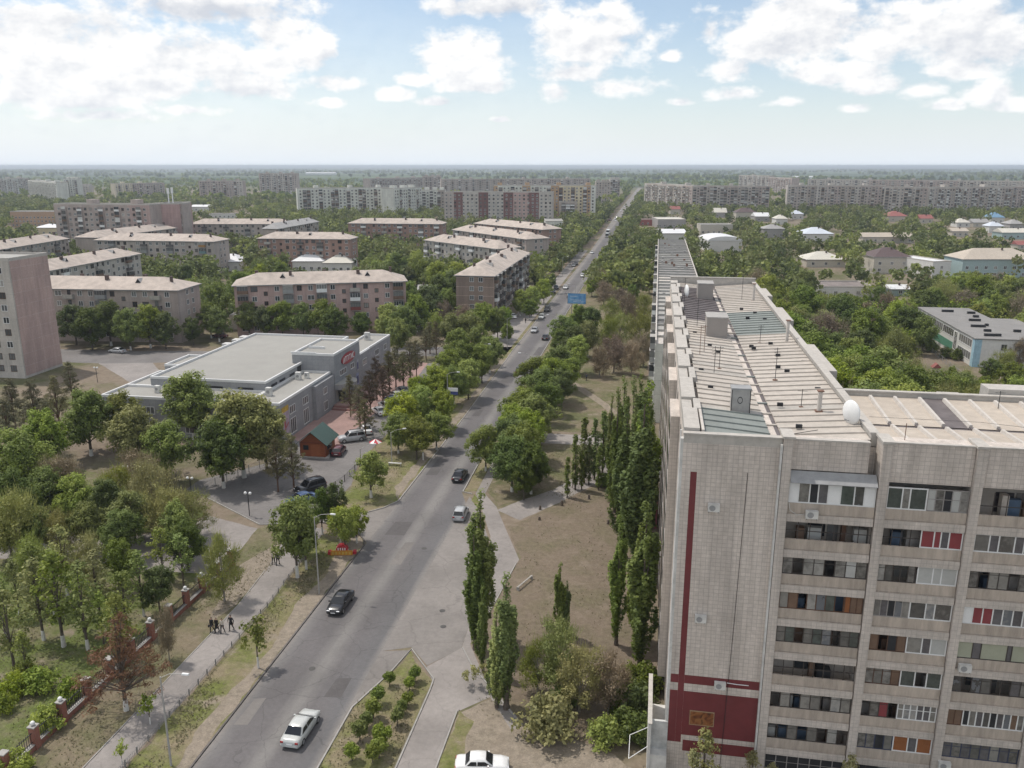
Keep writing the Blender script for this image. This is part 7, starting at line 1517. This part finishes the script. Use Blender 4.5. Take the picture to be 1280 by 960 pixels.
# ---- the farther trees that read as one mass
def distant_trees(name, label, samples, size, quads, cols, seed):
    g = np.random.default_rng(seed); Ps, Ts, Ms = [], [], []
    for x, y, h in samples:
        k = quads; nl = 6; Rr = h * .36
        lo = np.stack([g.normal(size=nl) * Rr * .45, g.normal(size=nl) * Rr * .45, h * (.35 + .45 * g.random(nl))], 1)
        c = lo[g.integers(0, nl, k)] + unit(g.normal(size=(k, 3))) * (Rr * .52 * g.random(k) ** .4)[:, None] + np.array([x, y, 0])
        nr = unit(g.normal(size=(k, 3)) + np.array([0, 0, .6])); t1 = unit(np.cross(nr, g.normal(size=(k, 3)))); t2 = np.cross(nr, t1); s = (size * (.5 + g.random(k)))[:, None]
        Ps.append(np.stack([c - t1 * s, c - t2 * s * .7, c + t1 * s, c + t2 * s * .7], 1)); tr = g.random(); Ts.append(tr * .5 + g.random(k) * .5); Ms.append(np.full(k, g.choice(len(cols)), np.int32))
    me = quads_mesh(name, np.concatenate(Ps), np.concatenate(Ts), CROWN_MATS[cols[0]])
    for c in cols[1:]: me.materials.append(CROWN_MATS[c])
    me.polygons.foreach_set('material_index', np.concatenate(Ms)); o = obj(name, me); tag(o, label, 'trees', kind='stuff'); return o
def scatter(n, y0, y1, ok, hs, seed, pw=1.0):
    r = random.Random(seed); out = []; tries = 0; cell = {}
    while len(out) < n and tries < n * 8:
        tries += 1; y = y0 + (y1 - y0) * r.random() ** pw; x = (-.83 * y - 60) + r.random() * (1.35 * y + 120); u, v = proj(x, y, 4); h = hs[0] + r.random() * (hs[1] - hs[0])
        if not (-15 < u < 1295) or y < 1900 and -41.5 - max(0, y - 480) * .008 < x < -24.2 - max(0, y - 480) * .006 or inside(x, y, 3) or blocked(x, y, h, h * .36) or not ok(x, y): continue
        c = (int(x / 4), int(y / 4))
        if c in cell: continue
        cell[c] = 1; out.append((x, y, h))
    return out
distant_trees('tree_mass', 'unbroken mass of trees between the farther blocks and cottages', scatter(3600, 300, 1000, lambda x, y: True, (8, 13), 5, 1.15) + [(-43.4 - max(0, y - 480) * .009 + rnd.random() * 2 - 1, y, 6.5 + rnd.random() * 3) for y in range(372, 1500, 6)] + [(-22.6 - max(0, y - 480) * .007 + rnd.random() * 2 - 1, y, 7 + rnd.random() * 3) for y in range(340, 1500, 6)], .75, 120, ('green', 'bright', 'green', 'olive', 'dark'), 1)
def right_side(x, y): return x > 17 and not any((x - a) ** 2 + (y - b) ** 2 < 9 for a, b in TPOS) and not onroad(x, y)
distant_trees('undergrowth', 'tangled undergrowth and low trees filling the groves right of the blocks', scatter(1900, 76, 330, right_side, (3, 8.5), 15, 1.0), .30, 170, ('green', 'dark', 'olive', 'bright', 'straw'), 7)
distant_trees('courtyard_undergrowth', 'low trees and bushes filling the courtyards left of the avenue', scatter(700, 222, 340, lambda x, y: x < -50, (3, 8), 16, 1.0), .36, 130, ('green', 'dark', 'bright'), 8)
distant_trees('far_tree_mass', 'far belt of trees beyond the panel blocks at the edge of town', scatter(2600, 1000, 2600, lambda x, y: True, (8, 14), 6, 1.1), 1.7, 50, ('dark', 'green', 'olive'), 2)
def band(n, y0, y1, seed):
    r = random.Random(seed); out = []
    for _ in range(n):
        cx, cy = (-.9 + 1.7 * r.random()), y0 + (y1 - y0) * r.random() ** 1.3; cx *= cy; L = 200 + 900 * r.random()
        for _ in range(24): out.append((cx + (r.random() - .5) * L, cy + (r.random() - .5) * 160, 10 + 7 * r.random()))
    return out
distant_trees('distant_woods', 'dark wooded belts across the plain up to the horizon', band(150, 2700, 9500, 9), 5.5, 26, ('dark', 'green'), 3)
# grass tufts on the verges and in the park: too fine to count
def tufts():
    g = np.random.default_rng(4); P = []; 
    for x0, x1, y0, y1, n in ((-40.2, -37.4, 45, 92, 5200), (-49, -44, 46, 90, 2600), (-75, -50.8, 46, 80, 9000), (-43.5, -37.6, 104, 180, 6500), (-24.9, -19.2, 47, 66, 3600), (-14.5, 1.5, 62, 118, 2500), (-24, -4, 112, 136, 3000)):
        c = np.stack([x0 + (x1 - x0) * g.random(n), y0 + (y1 - y0) * g.random(n), np.full(n, .02)], 1); keep = np.sin(c[:, 0] * .9 + 2 * np.sin(c[:, 1] * .21)) + np.sin(c[:, 1] * .5 + c[:, 0] * .4) + g.normal(size=n) * .5 > .1; c = c[keep]; n = len(c)
        c = c[~((c[:, 1] > 66.3 - .9 * (c[:, 0] + 19.0) * 0) & (c[:, 0] > -24.9) & (c[:, 0] < -19) & (c[:, 1] > 60.5))] if x0 == -24.9 else c; n = len(c)
        a = g.random(n) * 6.28; d = np.stack([np.cos(a), np.sin(a), np.zeros(n)], 1); w = (.02 + .035 * g.random(n))[:, None]; up = np.stack([g.normal(size=n) * .07, g.normal(size=n) * .07, .04 + .09 * g.random(n)], 1)
        P.append(np.stack([c - d * w, c + d * w, c + d * w * 1.5 + up, c - d * w * 1.5 + up], 1))
    P = np.concatenate(P); tag(obj('grass', quads_mesh('grass', P, np.random.default_rng(1).random(len(P)), leafmat('dry and green grass blades', (.15, .145, .065), (.25, .215, .12), .35))), 'sparse tufts of dry and green grass on verges and park lawn', 'grass', kind='stuff')
tufts()
# ------------------------------------------------------------------ air, sky, sun, camera
hz = nt('haze'); m, t, p = hz; t.nodes.remove(p); pv = N(t, 'ShaderNodeVolumePrincipled'); pv.inputs['Color'].default_value = (.80, .88, .97, 1); pv.inputs['Density'].default_value = HAZE; pv.inputs['Anisotropy'].default_value = .2
t.links.new(pv.outputs[0], t.nodes['Material Output'].inputs['Volume']); tag(MB().box(-16000, 16000, -350, 27000, -1.2, 52).build('haze', m), 'thin bluish summer haze over the town', 'haze', kind='stuff')
SUN_EL, SUN_AZ = 62.0, math.atan2(-.93, .36)              # azimuth from +Y towards +X of the direction to the sun
sd = Vector((math.sin(SUN_AZ) * math.cos(R(SUN_EL)), math.cos(SUN_AZ) * math.cos(R(SUN_EL)), math.sin(R(SUN_EL))))
sun = bpy.data.lights.new('sun', 'SUN'); sun.energy = SUN_E; sun.angle = R(SUN_ANG); sun.color = (1.0, .94, .86); so = obj('sun', sun); so.rotation_euler = (-sd).to_track_quat('-Z', 'Y').to_euler()
W = bpy.data.worlds.new('World'); SC.world = W; W.use_nodes = True; t = W.node_tree; t.nodes.clear()
W.cycles.sampling_method = 'MANUAL'; W.cycles.sample_map_resolution = 256; out = N(t, 'ShaderNodeOutputWorld'); sky = N(t, 'ShaderNodeTexSky', sky_type='NISHITA', sun_disc=False); sky.sun_elevation = R(SUN_EL); sky.sun_rotation = SUN_AZ; sky.air_density = 1.0; sky.dust_density = .8; sky.altitude = 200
bg = N(t, 'ShaderNodeBackground'); bg.inputs[1].default_value = SKY_S; t.links.new(sky.outputs[0], bg.inputs[0])
dirv = N(t, 'ShaderNodeTexCoord').outputs['Generated']; sp = N(t, 'ShaderNodeSeparateXYZ'); t.links.new(dirv, sp.inputs[0])
def M2(op, a, b=None, c=None):
    n = N(t, 'ShaderNodeMath', operation=op)
    for i, q in enumerate((a, b, c)):
        if q is None: continue
        if isinstance(q, (int, float)): n.inputs[i].default_value = q
        else: t.links.new(q, n.inputs[i])
    return n.outputs[0]
az = M2('ARCTAN2', sp.outputs[0], sp.outputs[1]); el = M2('ARCSINE', sp.outputs[2])
cv = N(t, 'ShaderNodeCombineXYZ'); t.links.new(az, cv.inputs[0]); t.links.new(M2('MULTIPLY', el, 1.55), cv.inputs[1])
nA = noise(t, cv.outputs[0], 11, 9, .58); nB = noise(t, cv.outputs[0], 34, 7, .6); nC = noise(t, cv.outputs[0], 4.5, 6, .55)
# cumulus over the plain, each a swollen heap with a flat base: (u, v, half width, half height, greyness) as seen on the day, turned into bearings
CL = [(90, 85, 120, 42, .15), (40, 45, 60, 40, .2), (130, 55, 60, 45, .1), (235, 78, 75, 40, .12), (345, 45, 48, 30, .1), (350, 78, 55, 24, .1), (270, 70, 70, 30, .5), (260, 8, 110, 26, .9), (60, 20, 70, 14, .5), (402, 58, 18, 22, .1),
      (580, 75, 55, 34, .12), (520, 100, 24, 9, .1), (610, 8, 80, 18, .75), (742, 55, 78, 40, .12), (770, 15, 22, 20, .1), (698, 116, 26, 15, .1), (770, 110, 48, 13, .2),
      (888, 42, 12, 16, .1), (960, 55, 70, 42, .2), (1010, 40, 90, 40, .45), (1120, 45, 90, 45, .2), (1225, 45, 90, 50, .55), (915, 88, 36, 18, .15), (1040, 90, 70, 16, .4), (1100, 106, 40, 12, .15), (1150, 112, 24, 11, .12), (1205, 88, 45, 14, .2), (1240, 118, 26, 16, .15), (920, 118, 34, 10, .1), (1000, 20, 70, 25, .1), (415, 128, 22, 8, .1), (1070, 135, 16, 6, .1),
      (60, 120, 120, 22, .15), (190, 112, 70, 20, .2), (300, 110, 60, 18, .2), (120, 145, 60, 9, .1), (240, 138, 40, 8, .1), (420, 105, 50, 14, .15), (490, 118, 26, 9, .1), (545, 128, 22, 6, .1), (625, 150, 16, 5, .1), (590, 105, 40, 14, .2), (720, 92, 50, 16, .25), (850, 128, 14, 5, .1), (980, 128, 24, 7, .1), (1180, 132, 20, 7, .1), (1265, 132, 24, 10, .1), (10, 60, 60, 50, .2), (840, 70, 14, 8, .1)]
cov = None; gry = None
for u, v, ru, rv, gk in CL:
    d = Vector(ray(u, v)).normalized(); a0, e0 = math.atan2(d.x, d.y), math.asin(d.z); ra, re = ru / F * .96, rv / F * .98
    ra *= 1.12; re *= 1.12; dx = M2('MULTIPLY_ADD', az, 1 / ra, -a0 / ra); dy = M2('MULTIPLY_ADD', el, 1 / re, -e0 / re)
    dyb = M2('MULTIPLY', M2('MINIMUM', dy, 0), 1.35); dyt = M2('MAXIMUM', dy, 0)
    q = M2('SUBTRACT', 1, M2('SQRT', M2('ADD', M2('MULTIPLY', dx, dx), M2('ADD', M2('MULTIPLY', dyb, dyb), M2('MULTIPLY', dyt, dyt)))))
    cov = q if cov is None else M2('MAXIMUM', cov, q)
    gq = M2('MULTIPLY', M2('MAXIMUM', M2('MULTIPLY_ADD', dy, -.55, .35), 0), M2('MULTIPLY', M2('MAXIMUM', q, 0), gk * 2.2)); gry = gq if gry is None else M2('MAXIMUM', gry, gq)
nz = M2('ADD', M2('MULTIPLY_ADD', nA.outputs[0], 3.0, -1.5), M2('MULTIPLY_ADD', nB.outputs[0], 1.5, -.75))
cval = M2('ADD', M2('ADD', cov, nz), .10)
mk = N(t, 'ShaderNodeMapRange', interpolation_type='SMOOTHSTEP'); mk.inputs[1].default_value = -.12; mk.inputs[2].default_value = .62; t.links.new(cval, mk.inputs[0])
# thin veil low down and to the left
veil = M2('MULTIPLY', M2('MAXIMUM', M2('MULTIPLY_ADD', nC.outputs[0], 2.2, -.75), 0), M2('MAXIMUM', M2('MULTIPLY_ADD', az, -.75, .15), .12))
hiN = noise(t, dirv, 2.6, 8, .58)                         # the same broken cloud goes on overhead
hi1 = N(t, 'ShaderNodeMapRange', interpolation_type='SMOOTHSTEP'); hi1.inputs[1].default_value = .40; hi1.inputs[2].default_value = .56; t.links.new(hiN.outputs[0], hi1.inputs[0])
hi2 = N(t, 'ShaderNodeMapRange', interpolation_type='SMOOTHSTEP'); hi2.inputs[1].default_value = .22; hi2.inputs[2].default_value = .40; t.links.new(el, hi2.inputs[0])
mask = M2('MINIMUM', M2('MAXIMUM', M2('MAXIMUM', mk.outputs[0], M2('MULTIPLY', hi1.outputs[0], hi2.outputs[0])), M2('MINIMUM', veil, .5)), 1)
# lit from above left: a clump is bright where the cloud thins towards the sun and grey where it thickens below
cv2 = N(t, 'ShaderNodeVectorMath', operation='ADD'); t.links.new(cv.outputs[0], cv2.inputs[0]); cv2.inputs[1].default_value = (-.008, .017, 0); nA2 = noise(t, cv2.outputs[0], 11, 9, .58); nB2 = noise(t, cv2.outputs[0], 34, 5, .6)
rel = M2('ADD', M2('MULTIPLY', M2('SUBTRACT', nA2.outputs[0], nA.outputs[0]), 3.4), M2('MULTIPLY', M2('SUBTRACT', nB2.outputs[0], nB.outputs[0]), 1.1))
shade = M2('MINIMUM', M2('MAXIMUM', M2('ADD', M2('MULTIPLY', gry, 1.2), M2('ADD', rel, .10)), 0), 1)
cc = mixc(t, shade, (1.0, .99, .975), (.62, .65, .71))
cb = N(t, 'ShaderNodeBackground'); cb.inputs[1].default_value = CLOUD_S; t.links.new(cc, cb.inputs[0])
mx = N(t, 'ShaderNodeMixShader'); t.links.new(mask, mx.inputs[0]); t.links.new(bg.outputs[0], mx.inputs[1]); t.links.new(cb.outputs[0], mx.inputs[2])
# whitish air towards the horizon
hb = N(t, 'ShaderNodeBackground'); hb.inputs[0].default_value = (.80, .87, .955, 1); hb.inputs[1].default_value = HORIZ_S
hf = M2('POWER', 2.718, M2('MULTIPLY', M2('MAXIMUM', el, 0), -13.0)); mx2 = N(t, 'ShaderNodeMixShader'); t.links.new(M2('MULTIPLY', hf, M2('SUBTRACT', .94, M2('MULTIPLY', mk.outputs[0], .5))), mx2.inputs[0]); t.links.new(mx.outputs[0], mx2.inputs[1]); t.links.new(hb.outputs[0], mx2.inputs[2])
t.links.new(mx2.outputs[0], out.inputs[0])
cam = bpy.data.cameras.new('camera'); co = obj('camera', cam); cam.sensor_width = 36; cam.lens = F / 1280 * 36; cam.clip_start = .5; cam.clip_end = 80000
co.location = (0, 0, H); co.rotation_euler = (math.pi / 2 - PITCH, 0, YAW); SC.camera = co
SC.view_settings.view_transform = 'Standard'; SC.view_settings.look = 'None'; SC.view_settings.exposure = EXPO; SC.view_settings.gamma = 1; SC.view_settings.use_curve_mapping = False
SC.cycles.use_denoising = True; SC.cycles.max_bounces = 5; SC.cycles.diffuse_bounces = 2; SC.cycles.glossy_bounces = 2; SC.cycles.transmission_bounces = 3; SC.cycles.transparent_max_bounces = 4; SC.cycles.volume_bounces = 0; SC.cycles.use_adaptive_sampling = True; SC.cycles.adaptive_threshold = .02
